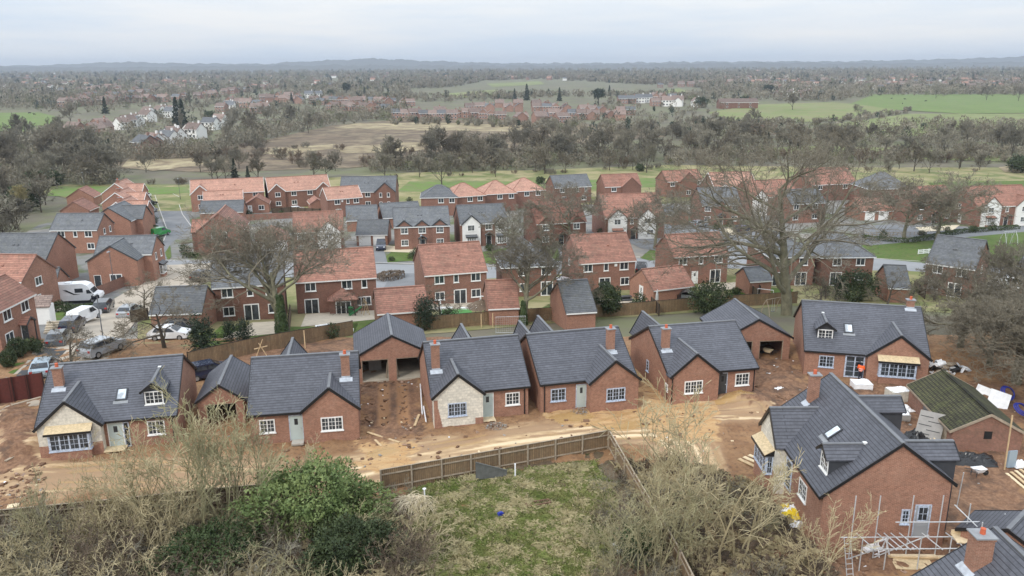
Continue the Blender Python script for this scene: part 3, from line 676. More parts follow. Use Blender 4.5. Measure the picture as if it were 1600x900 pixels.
barn.place(MB().box(0, -.04, -.3, 1.0, .05, 1.85).build('door', 'timber_weathered'), 'L', (6.9, 0, 0)); barn.place(MB().box(0, -.02, -.3, 1.1, .05, 1.9).build('doorway', 'plastic_black'), 'L', (3.2, 0, 0))

# ------------------------------------------------------------------ the estate behind, front row (backs towards us)
E_ = estate
E_('red roofed brick house with three upper windows above the small artificial lawn', (663,430), (762,422.5), 379.5, 'r', '23:2 50:1 82:2', '23:2 56:f 82:2')
hb = E_('wide red roofed brick house with a hipped garden room behind the left oak', (460,440.5), (588.5,432.4), 389, 'r', '18:2 63:2 85:1', '18:f 83:3')
fr_ = MB(); cw = 3.6
gr = hb.place(MB().box(0, -1.6, -.5, cw, .1, 2.3).build('garden_room', 'brick_old'), 'F', (4.1, 0, 0))
hr = MB(); a_ = [Vector((-.2, -1.8, 2.25)), Vector((cw + .2, -1.8, 2.25)), Vector((cw + .2, 0, 2.25)), Vector((-.2, 0, 2.25))]; t1, t2 = Vector((cw / 2, -.2, 3.5)), Vector((cw / 2, 0, 3.5))
hr.slab([a_[0], a_[1], t1], .1); hr.slab([a_[1], a_[2], t2, t1], .1); hr.slab([a_[3], a_[0], t1, t2], .1); hr.build('garden_room_roof', 'tile_red', gr)
hb.french('F', 4.1 + cw / 2, 2.0, 2.05, 1.6, 3, .05)
E_('slate roofed brick house with garden doors, half hidden by the left oak', (329.5,449.5), (443.5,442), 395, 's', '20:2 52:1 82:2', '20:2 52:f 84:2')
E_('hipped slate roofed brick house right behind the middle oak, between two red roofs', (783,418), (873,414.4), 377.5, 's', '38:2 80:2', '82:f 40:2', hip=True)
ha = E_('red roofed brick house with a white alarm box, above the black round bush', (904.6,412), (994.6,406.6), 364.7, 'r', '16:2 48:1 80:2', '46:f 82:2', left='45:1')
ha.place(MB().box(-.2,-.12,-.2,.2,.02,.2).build('alarm_box', 'white', uv=False), 'F', (ha.W * .65, 0, 4.1))
E_('red roofed brick house left of the great oak with a white back door', (1053,401.6), (1140,396.5), 364.3, 'r', '17:2 50:1 82:2', '40:D 78:f')
E_('hipped slate brick house directly behind the great oak trunk, left half of the pair', (1203,402), (1277,401), 362, 's', '20:2 75:2', '20:f 72:f', hip=True)
E_('hipped slate brick house right of the great oak, right half of the pair', (1283,402), (1369.5,401), 361, 's', '30:2 75:2', '30:f 75:2', hip=True)
E_('slate roofed brick house on the right, turned slightly, with the green and playground behind it', (1446,410), (1524,421), 371, 's', '25:2 75:2', '20:2 65:f', right='50:1')
E_('slate roofed brick house cut by the right edge of the picture, behind the bare trees', (1577,430), (1660,446), 384, 's', '15:2 60:2', '20:f 65:2')
garage('small slate garage under the spreading bare tree by the muddy lane', (232,491), (315,488), 447, 's')
garage('long red tiled garage left of the house with the artificial lawn', (589,490), (670,484), 448.5, 'r')
garage('small red tiled garage behind the middle oak', (763,482), (812,480), 437, 'r')
garage('weathered grey slate garage beside the dark round bush', (885,489), (933,486), 436, 's')
garage('red tiled garage with a white side door next to the garden canopy', (1021.5,453.5), (1086,446), 417, 'r', llow='50:D')
garage('small slate garage at the foot of the great oak', (1172,440), (1208,438), 416.5, 's')
garage('small slate garage standing alone between the hipped pair and the turned slate house', (1388,449), (1424,450.5), 413.7, 's')
# middle row (fronts towards us)
E_('slate roofed brick house with three small white edged gables and arched white windows', (615,355), (703.5,352), 323, 's', '18:2 50:2 82:2', '18:2 50:p 82:2', rows=(2,2), wings=[('F',.05,.31,.06,None,4.75,38), ('F',.38,.62,.06,None,4.75,38), ('F',.69,.95,.06,None,4.75,38)])
E_('slate roofed house with two white rendered gables and bay windows, behind the middle oak', (718.5,350.5), (794,347), 319, 's', '22:2 60:2 86:2', '22:b 60:p 86:b', rows=(2,2), wings=[('F',.04,.42,.4,'render_white'), ('F',.74,.99,.3,'render_white')])
E_('red roofed brick gabled house behind bare branches, right of the white gabled slate house', (838,350), (917,346), 311, 'r', '18:2 80:2', '18:2 50:p 80:2', rows=(2,2), wings=[('F',.05,.33,.2,None,4.7,40), ('F',.67,.95,.2,None,4.7,40)])
E_('red roofed brick house with one tall white rendered gable', (457,363.4), (537,360), 330, 'r', '15:2 36:1 70:2', '70:2 40:p 15:2', rows=(2,2), wings=[('F',.48,.94,.7,'render_white')])
garage('slate double garage with two white doors and a dark car before it', (555.5,367), (605.6,366.4), 343, 's', '27:g 73:g')
garage('red hipped garage with white doors behind the left oak', (400,378), (456,374), 336, 'r', '30:g 70:g', hip=True)
garage('slate garage roof behind the white gabled red house', (541,345), (591,343), 320.5, 's', e=2.6)
garage('slate roofed garage block behind the house with three small gables', (598,341), (660,337), 314.5, 's', e=2.6)
E_('red roofed house with two white rendered gables behind the small oak on the green', (945,341), (1040,338), 301, 'r', '20:2 45:1 70:2', '20:b 48:p 75:2', rows=(2,2), wings=[('F',.05,.36,.5,'render_white'), ('F',.55,.85,.5,'render_white')])
E_('slate roofed brick house with a small front gable, left of the great oak crown', (1097,321), (1159,320), 292.5, 's', '15:2 85:2', '15:2 50:p 85:2', rows=(2,2), wings=[('F',.38,.62,.1,None,4.7,38)])
garage('dark slate garage beside the parked silver car', (1050,337), (1078,335), 310, 's', axis='g', D=6)
E_('red roofed brick house with two brick gables behind the twin bare trees on the green', (1428,319), (1497,315), 290.5, 'r', '18:2 50:1 82:2', '18:2 50:p 82:2', rows=(2,2), wings=[('F',.05,.32,.1,None,4.7,40), ('F',.68,.95,.1,None,4.7,40)])
E_('large red roofed house with white gables and white side door at the right edge', (1528,323), (1620,320), 289.5, 'r', '22:2 52:1 80:2', '22:b 52:p 80:2', rows=(2,2), llow='50:D', left='45:1', wings=[('F',.08,.4,.4,'render_white'), ('F',.66,.96,.4,'render_white')])
garage('red tiled garage with white doors behind the bare trees on the right green', (1345,330), (1397,329), 308, 'r', '30:g 72:g')
# back row along the rough grass
E_('long red roofed terrace with a front gable at its left end', (297,304), (413,298.5), 279, 'p', '13:2 68:2 88:2', '13:2', wings=[('F',.0,.27,.6)])
E_('low pink roofed house in front of the long terrace', (317,315), (380,312), 297.5, 'p', '', '', e=4.2)
garage('blue grey slate garage roof right in front of the pink roofed low house', (311,333), (380,330.5), 313, 's')
garage('small red gable fronted garage with a white door and window in the back court', (382,320), (421,318.5), 300, 'r', '18:D 68:2', axis='g', D=6)
E_('red roofed brick house with a gable at each end, on the back row', (419,300), (517,294), 275, 'p', '14:2 40:2 66:2 88:2', '14:2 40:2 66:2', wings=[('F',.0,.26,.5), ('F',.76,1,.5)])
E_('slate roofed L shaped brick house on the back row with a broad front gable', (530,300), (618,299), 275, 's', '50:2 74:1 88:1', '50:2 74:1 88:1', wings=[('F',.64,1,.8)])
hq = E_('pink roofed brick house in the back court with an alarm box', (511,312), (567,307.5), 291, 'p', '28:2 58:1 82:2', '30:2 80:2')
hq.place(MB().box(-.2,-.12,-.2,.2,.02,.2).build('alarm_box', 'white', uv=False), 'F', (hq.W * .42, 0, 4.0))
garage('small brick garage with a red gable left of the pink roofed court house', (484,319), (508,317.5), 305, 'r', axis='g', D=6)
E_('hipped slate roofed house at the left end of the four pyramid roofs', (656,309), (716,308), 288.5, 's', '55:2 85:2', '55:2', hip=True, pitch=32)
E_('hipped pink roofed house next to the slate pyramid roof', (704,308.5), (760,304.5), 285.4, 'p', '55:2 85:2', '', hip=True, pitch=34)
E_('hipped pink roofed house third of the four pyramid roofs', (754,304), (808.5,301), 281.5, 'p', '50:2 85:2', '', hip=True, pitch=34)
E_('hipped pink roofed house at the right end of the four pyramid roofs', (799,299.5), (853,296.5), 277.6, 'p', '45:2 80:2', '', hip=True, pitch=34)
E_('slate roofed brick house alone on the back row, right of the pyramid roofs', (867,293.5), (925,290.5), 272.8, 's', '20:2 62:1 85:1', '80:2 25:2')
E_('red roofed brick house with a projecting front gable, behind the small oak', (945,292), (1003,290), 271.5, 'r', '25:2', '25:2', wings=[('F',.45,.95,1.0)])
E_('red roofed brick house with a front gable and white windows beside the rough grass', (1043,284), (1099.5,281), 265.5, 'r', '15:2 88:1', '88:1 55:2', wings=[('F',.3,.78,1.2)], rlow='50:1')
E_('large pale red roofed house with a white gable, left of the great oak crown', (1118,298), (1186,296), 261.5, 'p', '15:2', '15:2', wings=[('F',.05,.35,.5,'render_white')])
E_('red roofed house with a tall white gable seen through the great oak', (1175,309), (1250,305), 281, 'r', '15:2', '15:2 60:2', wings=[('F',.02,.32,.5,'render_white')])
E_('slate roofed brick house with corner bay seen through the right side of the great oak', (1237,319), (1292,316), 295, 's', '15:2 70:2', '15:2 70:2')
E_('red roofed brick house at the back seen through the right limbs of the great oak', (1268,289), (1340,286), 261.5, 'r', '20:2 75:2', '', )
E_('blue slate hipped house behind the twin bare trees on the right', (1357,295), (1425,294), 268.5, 's', '75:2', '75:2', hip=True)
# left part of the estate
E_('slate roofed brick house with white windows in the left close', (76.5,359.6), (151.5,359), 333, 's', '22:2 52:1 80:2', '82:2', right='40:1 75:1')
E_('slate roofed brick corner house with a broad gable and bay window on its right side', (146,399), (237,396.5), 368, 's', '', '14:d 46:f', right='30:1 72:1', rlow='62:b', wings=[('F',.0,.85,3.2,None,4.4,32)])
E_('slate roofed brick house with a blank side gable at the left edge', (-40,408), (70.5,407), 364, 's', '20:2', '', rlow='')
garage('small slate garage behind the motorhome', (60,452), (85,450.6), 418, 's')
E_('red tiled house at the left edge with white windows on its side gable', (-75,438), (33,439.5), 397, 'r', '', '', right='45:2', rlow='40:1')
E_('near red tiled house at the left edge facing the lane with a white porch', (-100,489), (-4,488), 0, 'r', '', '', axis='g', D=6.8, right='25:2 72:2', rlow='22:2 60:p')
for i, (l, a, b, d) in enumerate((('farthest', (157,303), (205,302), 7), ('second', (157,318), (206,317), 7), ('third', (158,333), (208,332), 7))):
    E_('pink roofed gable house with a chimney, %s in the row along the left close' % ('farthest' if i == 0 else 'middle one' if i == 1 else 'nearest'), a, b, 0, 'p', '', '', axis='g', D=9, wings=[('R',.2,.8,2.2,None,4.4,38)], chim=(.5,.25))
E_('slate roofed gable house at the near end of the pink row in the left close', (137,346), (205,345), 0, 's', '', '', axis='g', D=8.5, pitch=33, wings=[('R',.3,.9,1.5)])
garage('red tiled garage at the far end of the left gardens', (102,309), (147,308), 0, 'r', axis='g', D=6, e=2.6)
garage('red tiled garage second from the far end of the left gardens', (92,330), (140,329), 0, 'r', axis='g', D=6, e=2.6)
E_('red roofed brick house with a blank gable beside the curving estate road', (305,362), (381,359), 0, 'r', '35:1 60:1', '', axis='g', D=9.5, pitch=38, wings=[('L',.25,.75,1.4,None,4.2,38)])
# ------------------------------------------------------------------ land
mb = MB()
for y0, y1 in zip(TY[:-1], TY[1:]): mb.quad((-9000, y0, terr(y0)), (9000, y0, terr(y0)), (9000, y1, terr(y1)), (-9000, y1, terr(y1)))
o = mb.build('ground', 'land', uv=False); o['kind'] = 'structure'
# far fields and scrub, laid in photo order from far to near
for nm, pts, mt, off in (
    ('field', [(690,147),(775,140),(790,149),(735,153),(693,152)], 'field', .3), ('field', [(760,131),(845,127),(850,132),(770,136)], 'field_pale', .3),
    ('field', [(1000,150),(1060,138),(1080,144),(1015,158)], 'field', .3),
    ('field', [(-200,213),(-200,178),(60,176),(95,184),(70,200),(20,217)], 'lawn_bright', .25),
    ('field', [(1105,176),(1190,163),(1300,160),(1420,170),(1300,190),(1150,193)], 'field', .25), ('field', [(1330,162),(1365,148),(1700,147),(1720,176),(1500,178),(1400,172)], 'lawn_bright', .28),
    ('field', [(1290,196),(1420,178),(1720,178),(1730,200),(1400,214)], 'field_pale', .2),
    ('heath', [(150,262),(230,232),(400,222),(520,196),(640,186),(860,190),(1000,200),(1040,214),(900,225),(760,245),(560,262),(330,270)], 'scrub', .12),
    ('heath', [(520,200),(560,193),(700,192),(840,197),(800,206),(640,204)], 'straw', .2), ('heath', [(190,262),(200,250),(330,247),(330,256),(240,268)], 'straw', .2),
    ('heath', [(520,232),(640,222),(700,228),(640,238),(540,240)], 'straw', .2), ('heath', [(400,240),(430,232),(520,226),(520,232),(450,243)], 'straw', .2), ('heath', [(1100,240),(1250,228),(1420,232),(1600,246),(1600,254),(1350,246)], 'field_pale', .15),
    ('heath', [(1560,262),(1610,256),(1700,260),(1700,268),(1570,270)], 'straw', .2),
    ('rough_grass', [(60,300),(80,288),(300,289),(420,284),(640,270),(850,266),(1050,258),(1330,262),(1720,262),(1720,300),(1200,310),(600,330),(200,330)], 'verge_rough', .1),
    ('grass_strip', [(70,306),(90,292),(200,292),(290,293),(300,302),(120,309)], 'lawn_bright', .14), ('grass_strip', [(620,300),(640,284),(850,284),(1100,276),(1120,290),(800,300)], 'lawn_bright', .14),
    ('grass_strip', [(1450,286),(1720,280),(1720,300),(1460,300)], 'lawn', .14),
    ('pavement', [(-150,520),(-60,420),(60,352),(250,300),(600,315),(900,300),(1300,296),(1720,320),(1720,440),(1300,445),(900,480),(500,500),(250,545),(0,600)], 'pavement', .03),
    ): drape(nm, pts, mt, off)
# estate lawns, roads, drives
for pts in ([(215,470),(330,440),(480,425),(640,430),(900,425),(1400,400),(1720,400),(1720,500),(1240,478),(950,498),(700,520),(540,530),(300,575),(215,545)],): drape('garden_ground', pts, 'verge_rough', .05)
for pts in ([(1340,385),(1425,372),(1720,352),(1720,410),(1450,412),(1345,402)], [(1020,387),(1000,404),(1016,408),(1080,400),(1100,392)], [(590,411),(612,394),(655,396),(652,408)], [(690,405),(790,388),(870,382),(875,408),(770,413)], [(880,400),(895,386),(930,380),(960,372),(940,395)], [(258,395),(266,383),(268,402),(262,408)], [(70,498),(95,486),(120,492),(100,504)], [(0,585),(14,565),(40,566),(22,585)]): drape('front_lawn', pts, 'lawn', .09)
for pts in ([(330,525),(345,510),(520,512),(560,505),(555,520),(350,548)], [(480,515),(560,492),(640,492),(620,512),(500,528)], [(830,490),(870,470),(910,465),(905,490)], [(960,490),(990,470),(1020,478),(1010,488)], [(1120,470),(1160,448),(1240,452),(1230,472)], [(300,540),(320,520),(400,530),(330,552)]): drape('back_lawn', pts, 'lawn', .09)
drape('artificial_lawn', [(684,498),(690,484),(735,483),(742,499)], 'turf_fake', .1)
drape('patio', [(470,512),(478,492),(590,484),(615,494),(590,500),(560,503)], 'paving_pale', .12); drape('patio', [(345,532),(395,505),(440,503),(435,522),(380,528)], 'paving_pale', .12)
drape('patio', [(936,470),(985,466),(1010,474),(960,482)], 'paving_pale', .12); drape('patio', [(665,486),(668,475),(770,472),(772,482)], 'paving_pale', .12); drape('patio', [(1090,446),(1150,442),(1155,452),(1095,457)], 'paving_pale', .12)
drape('estate_road', [(255,425),(262,407),(420,408),(600,413),(770,418),(900,405),(1000,404),(1100,402),(1200,396),(1370,404),(1470,412),(1720,425),(1720,440),(1420,424),(1200,420),(1000,421),(760,436),(640,452),(560,450),(420,430)], 'road_grey', .07)
drape('estate_road', [(262,408),(268,380),(300,355),(292,330),(270,310),(240,302),(235,304),(250,330),(262,362),(254,380),(232,400),(240,425)], 'asphalt', .08)
drape('driveway', [(235,304),(270,308),(285,303),(297,318),(275,330),(255,325)], 'asphalt', .09)
for pts in ([(228,330),(240,318),(258,360),(242,378),(226,366)], [(576,412),(584,392),(600,391),(606,412)], [(960,366),(1000,352),(1080,350),(1150,362),(1200,362),(1215,395),(1100,405),(1000,388)], [(1340,370),(1370,352),(1430,353),(1520,356),(1600,354),(1610,362),(1480,374),(1360,384)], [(600,450),(612,428),(690,428),(690,452)]): drape('driveway', pts, 'asphalt', .10)
drape('muddy_lane', [(-40,640),(40,570),(110,500),(175,470),(235,435),(262,415),(330,412),(325,440),(262,470),(215,500),(170,560),(120,620),(60,660)], 'road_muddy', .11)
drape('driveway', [(85,487),(90,472),(160,470),(170,480),(140,490)], 'asphalt_dark', .12); drape('driveway', [(0,610),(40,575),(70,545),(105,548),(75,580),(20,625)], 'asphalt_dark', .12)
drape('footpath', [(85,476),(100,472),(104,486),(80,486)], 'paving_pale', .13)
for ln in ([(242,305),(262,362),(255,378)], [(268,302),(280,308)], [(280,320),(285,335),(299,354)], [(255,407),(420,407),(600,411),(660,413)], [(770,416),(900,403),(1000,402)], [(42,612),(92,560),(118,545)], [(1345,403),(1470,411)]): kerb_line('kerb', ln)
drape('gravel_bed', [(600,394),(602,384),(655,390),(655,396)], 'gravel', .13); drape('gravel_bed', [(1430,356),(1500,352),(1490,360),(1440,363)], 'gravel', .13); drape('gravel_bed', [(1125,360),(1140,356),(1155,365),(1145,368)], 'gravel', .13)

# --- the building site: churned mud, wheel tracks, puddles, modelled as one uneven sheet
def poly_px(pts): return [(P(*p).x, P(*p).y) for p in pts]
def seg_dist(X, Y, line):
    d = np.full(X.shape, 1e9)
    for (ax, ay), (bx, by) in zip(line[:-1], line[1:]):
        vx, vy = bx - ax, by - ay; L = vx * vx + vy * vy
        t = np.clip(((X - ax) * vx + (Y - ay) * vy) / L, 0, 1); d = np.minimum(d, np.hypot(X - ax - t * vx, Y - ay - t * vy))
    return d
def inside(X, Y, poly):
    r = np.zeros(X.shape, bool)
    for i in range(len(poly)):
        (ax, ay), (bx, by) = poly[i], poly[i - 1]
        c = (ay > Y) != (by > Y)
        r ^= c & (X < (bx - ax) * (Y - ay) / ((by - ay) if abs(by - ay) > 1e-9 else 1e-9) + ax)
    return r
def vnoise(X, Y, s, seed=0):
    """smooth value noise on arrays"""
    rs = np.random.RandomState(seed); T = rs.rand(128, 128)
    x, y = X * s + 1000, Y * s + 1000; xi, yi = np.floor(x).astype(int), np.floor(y).astype(int); fx, fy = x - xi, y - yi
    fx = fx * fx * (3 - 2 * fx); fy = fy * fy * (3 - 2 * fy); g = lambda a, b: T[a % 128, b % 128]
    return (g(xi, yi) * (1 - fx) + g(xi + 1, yi) * fx) * (1 - fy) + (g(xi, yi + 1) * (1 - fx) + g(xi + 1, yi + 1) * fx) * fy
def fbm(X, Y, s, seed=0, o=4): return sum(vnoise(X, Y, s * 2 ** i, seed + i) * .5 ** i for i in range(o)) / sum(.5 ** i for i in range(o))
def grid_sheet(name, x0, x1, y0, y1, st, zf, mat, keep=None, masks=()):
    nx, ny = int((x1 - x0) / st) + 1, int((y1 - y0) / st) + 1
    X, Y = np.meshgrid(np.linspace(x0, x1, nx), np.linspace(y0, y1, ny)); Z = zf(X, Y)
    co = np.stack([X, Y, Z], -1).reshape(-1, 3); idx = np.arange(nx * ny).reshape(ny, nx)
    q = np.stack([idx[:-1, :-1], idx[:-1, 1:], idx[1:, 1:], idx[1:, :-1]], -1).reshape(-1, 4)
    if keep is not None:
        kx = keep(X, Y)[:-1, :-1].reshape(-1); q = q[kx]
    me = bpy.data.meshes.new(name); me.vertices.add(len(co)); me.vertices.foreach_set('co', co.ravel())
    me.loops.add(q.size); me.loops.foreach_set('vertex_index', q.ravel()); me.polygons.add(len(q)); me.polygons.foreach_set('loop_start', np.arange(0, q.size, 4)); me.polygons.foreach_set('loop_total', np.full(len(q), 4))
    me.update(calc_edges=True); me.validate()
    if masks:
        at = me.color_attributes.new('mask', 'FLOAT_COLOR', 'POINT'); c = np.ones((len(co), 4))
        for i, f in enumerate(masks): c[:, i] = f(X, Y).ravel()
        at.data.foreach_set('color', c.ravel())
    me.materials.append(M[mat]); me.polygons.foreach_set('use_smooth', [True] * len(me.polygons))
    o = bpy.data.objects.new(name, me); COL.objects.link(o); return o
road_l = poly_px([(-160,800),(60,748),(200,742),(350,748),(560,738),(650,718),(800,692),(930,676),(1030,668),(1075,700),(1100,770),(1125,860),(1150,1000)])
road_b = poly_px([(930,676),(1010,655),(1100,640),(1180,640)]); road_h = poly_px([(-60,640),(-10,690),(60,748)])
sand = [poly_px(q) for q in ([(840,646),(1000,642),(1022,640),(985,575),(1005,575),(1050,645),(1000,672),(870,664)], [(560,690),(650,700),(640,735),(560,735)], [(1000,600),(1120,640),(1120,690),(1020,690)])]
wet = [poly_px(q) for q in ([(680,732),(700,716),(750,712),(728,727)], [(945,668),(1000,655),(1035,662),(990,672)], [(850,652),(910,645),(930,655),(870,664)], [(565,712),(600,700),(620,706),(585,716)], [(1110,626),(1160,618),(1180,626),(1120,636)])]
dark = [poly_px(q) for q in ([(565,600),(655,590),(660,680),(575,690)], [(1180,560),(1240,560),(1260,600),(1190,640),(1130,620)], [(0,620),(60,640),(62,735),(0,735)], [(1240,600),(1600,600),(1600,900),(1170,900),(1200,640)], [(295,562),(560,528),(1250,478),(1250,512),(980,520),(660,548),(560,575),(300,590)])]
def zsite(X, Y):
    T = np.interp(Y, TY, TZ); z = .10 + (fbm(X, Y, .5, 3) - .5) * .22 + (fbm(X, Y, 2.2, 9, 2) - .5) * .14
    d = np.minimum(seg_dist(X, Y, road_l), seg_dist(X, Y, road_b) + .8)
    on = np.clip(1 - d / 3.2, 0, 1); z = z * (1 - .65 * np.minimum(1, on * 2))
    for k in (.75, 1.65): z = z - .13 * np.exp(-((d - k + .25 * np.sin(X * .3)) / .2) ** 2) + .08 * np.exp(-((d - k - .35 + .25 * np.sin(X * .3)) / .15) ** 2)
    z = z + (fbm(X, Y, 1.6, 27, 3) - .45) * .34 * np.clip(d / 2.5 - .8, 0, 1) * (Y < 74)
    # excavated strip ruts before the double garage
    for px in ((600,605), (628,605)):
        a = P(px[0], px[1]); l = [(a.x, a.y), (a.x + 1.2, a.y - 8)]; dd = seg_dist(X, Y, l); z = z - .16 * np.exp(-(dd / .28) ** 2) + .08 * np.exp(-((dd - .55) / .2) ** 2)
    for (mx, my, r, h) in mounds: z = z + h * np.exp(-((X - mx) ** 2 + (Y - my) ** 2) / (r * r)) * (.75 + .5 * fbm(X, Y, 1.4, 21))
    return T + np.maximum(z, .015)
mounds = []
for px, r, h in (((30,700), 2.2, 1.0), ((18,660), 1.8, .8), ((50,668), 1.2, .6), ((1165,628), 1.8, .7), ((1215,600), 1.5, .4), ((985,712), 1.3, .5), ((1000,720), 1.2, .45), ((760,688), 1.0, .15), ((935,640), .9, .3), ((700,735), 1.0, .25), ((880,713), 1.2, .35), ((1570,520), 3, 1.5), ((1500,560), 2, .8)):
    p = P(*px); mounds.append((p.x, p.y, r, h))
def m_road(X, Y):
    w = (fbm(X, Y, .35, 31) - .5) * 3.0
    d = np.minimum(seg_dist(X, Y, road_l), np.minimum(seg_dist(X, Y, road_b) + .5, seg_dist(X, Y, road_h)))
    return np.clip((3.0 + w - d) / 1.2, 0, 1)
def soft(polys, X, Y, n=.5):
    jx, jy = (fbm(X, Y, .9, 41) - .5) * 2.4, (fbm(X, Y, .9, 47) - .5) * 2.4
    r = np.zeros(X.shape)
    for p in polys: r = np.maximum(r, inside(X + jx * n, Y + jy * n, p) * 1.0)
    return r
def rut_water(X, Y):
    d = np.minimum(seg_dist(X, Y, road_l), seg_dist(X, Y, road_b)); r = np.zeros(X.shape)
    for k in (.75, 1.65): r = np.maximum(r, np.exp(-((d - k + .25 * np.sin(X * .3)) / .16) ** 2))
    return np.clip(r * 1.4 - .4, 0, 1) * (fbm(X, Y, .3, 91, 2) > .56) * .8
m, nt, b = nodes('site_mud')
at = nd(nt, 'ShaderNodeVertexColor', layer_name='mask'); sp = nt.nodes.new('ShaderNodeSeparateColor'); nt.links.new(at.outputs[0], sp.inputs[0])
f1 = noise_(nt, .55, 7, 'World', .7); f2 = noise_(nt, 3.5, 6, 'World', .7); f3 = noise_(nt, 1.2, 6, 'World', .7, (.35, 1.6, 1)); f4 = noise_(nt, 14, 4, 'World', .7)
c = mixc(nt, ramp(nt, f1, .35, .65), (.205,.108,.054), (.325,.195,.10)); c = mixc(nt, ramp(nt, f2, .52, .68), c, (.13,.072,.043))
rd = mixc(nt, ramp(nt, f3, .38, .62), (.35,.225,.12), (.60,.44,.26)); rd = mixc(nt, ramp(nt, f2, .6, .75), rd, (.30,.195,.115))
al = nt.nodes.new('ShaderNodeVertexColor'); al.layer_name = 'mask2'
s2 = nt.nodes.new('ShaderNodeSeparateColor'); nt.links.new(al.outputs[0], s2.inputs[0])
rd = mixc(nt, ramp(nt, s2.outputs[1], .35, .7), rd, (.33,.215,.125)); rd = mixc(nt, ramp(nt, s2.outputs[1], .05, .3), (.68,.53,.34), rd)
c = mixc(nt, sp.outputs[0], c, rd)
sd = mixc(nt, ramp(nt, f3, .4, .65), (.43,.255,.115), (.52,.36,.19)); sd = mixc(nt, ramp(nt, f2, .56, .66), sd, (.24,.14,.075)); f5 = noise_(nt, 1.6, 5, 'World', .6, (.3, 2.4, 1)); sd = mixc(nt, ramp(nt, f5, .60, .66), sd, (.22,.125,.07)); mm = nt.nodes.new('ShaderNodeMath'); mm.operation = 'MULTIPLY'; mm.inputs[1].default_value = 1
c = mixc(nt, s2.outputs[0], c, sd)
dk = mixc(nt, ramp(nt, f2, .4, .62), (.155,.082,.048), (.27,.155,.09)); dk = mixc(nt, ramp(nt, f1, .5, .62), dk, (.105,.062,.04)); dk = mixc(nt, ramp(nt, s2.outputs[2], .3, .8), dk, (.31,.17,.085))
c = mixc(nt, sp.outputs[2], c, dk)
c = mixc(nt, ramp(nt, f4, .66, .74), c, (.45,.38,.30))
c = mixc(nt, sp.outputs[1], c, (.40,.255,.11))
nt.links.new(c, b.inputs['Base Color'])
rr = nt.nodes.new('ShaderNodeMapRange'); rr.inputs[3].default_value = .9; rr.inputs[4].default_value = .08; nt.links.new(sp.outputs[1], rr.inputs[0]); nt.links.new(rr.outputs[0], b.inputs['Roughness'])
b.inputs['Specular IOR Level'].default_value = .35
bump(nt, b, f2, .5, .12)
site = grid_sheet('building_site_ground', -52, 64, 30, 84, .2, zsite, 'site_mud', None, (m_road, lambda X, Y: np.maximum(soft(wet, X, Y, .35), rut_water(X, Y)), lambda X, Y: soft(dark, X, Y, 1.2)))
a2 = site.data.color_attributes.new('mask2', 'FLOAT_COLOR', 'POINT'); co = np.zeros(len(site.data.vertices) * 3); site.data.vertices.foreach_get('co', co); co = co.reshape(-1, 3)
c2 = np.zeros((len(co), 4)); c2[:, 0] = soft(sand, co[:, 0], co[:, 1], .9); X_, Y_ = co[:, 0], co[:, 1]; dr = np.minimum(seg_dist(X_, Y_, road_l), seg_dist(X_, Y_, road_b))
c2[:, 1] = np.clip(.5 + (vnoise(X_ * .10, dr * 1.5, 1.0, 81) - .5) * 1.5 + (vnoise(X_ * .3, dr * 3.5, 1.0, 83) - .5) * .7, 0, 1)
for k in (.75, 1.65): c2[:, 1] = np.maximum(c2[:, 1], .95 * np.exp(-((dr - k + .25 * np.sin(X_ * .3)) / .2) ** 2) * (vnoise(X_, Y_, .25, 85) > .35))
for px in ((600,605), (628,605)):
    a = P(px[0], px[1]); dd = seg_dist(X_, Y_, [(a.x, a.y), (a.x + 1.2, a.y - 8)]); c2[:, 2] = np.maximum(c2[:, 2], np.exp(-((dd - .1) / .5) ** 2))
a2.data.foreach_set('color', c2.ravel()); site['kind'] = 'structure'
# flatten the sheet away under the garage floors is not needed: the floors stand above it
FENCE = [(-90,845),(0,830),(330,795),(600,770),(950,706),(1062,905),(1130,1040)]
pad = poly_px(FENCE + [(-400,1040)]); pad = [(x, y) for x, y in pad] 
grass_c = P(800, 850)
def m_grass(X, Y):
    jx, jy = (fbm(X, Y, .5, 61) - .5) * 3, (fbm(X, Y, .5, 67) - .5) * 3
    return np.clip(2.2 - np.hypot((X + jx - grass_c.x - .5) / 2.9, (Y + jy - grass_c.y + .5) / 5.0) * 1.6, 0, 1)
def zpad(X, Y): return .2 + (fbm(X, Y, .6, 71) - .5) * .35
m, nt, b = nodes('paddock_mix')
at = nd(nt, 'ShaderNodeVertexColor', layer_name='mask'); sp = nt.nodes.new('ShaderNodeSeparateColor'); nt.links.new(at.outputs[0], sp.inputs[0])
f1 = noise_(nt, .6, 6, 'World', .7); f2 = noise_(nt, 2.4, 6, 'World', .7); f3 = noise_(nt, 7, 4, 'World', .7)
br_ = mixc(nt, ramp(nt, f2, .38, .62), (.11,.08,.053), (.19,.14,.09)); br_ = mixc(nt, ramp(nt, f1, .52, .66), br_, (.07,.078,.035))
gs = mixc(nt, ramp(nt, f1, .4, .6), (.16,.21,.05), (.24,.25,.09)); gs = mixc(nt, ramp(nt, f2, .5, .66), gs, (.38,.33,.18)); gs = mixc(nt, ramp(nt, f3, .55, .7), gs, (.13,.17,.045))
nt.links.new(mixc(nt, sp.outputs[0], br_, gs), b.inputs['Base Color']); b.inputs['Roughness'].default_value = .95; b.inputs['Specular IOR Level'].default_value = .15; bump(nt, b, f3, .8, .15)
pd = grid_sheet('paddock_ground', -48, 20, 26, 57, .3, zpad, 'paddock_mix', lambda X, Y: inside(X, Y, pad), (m_grass,)); pd['kind'] = 'structure'
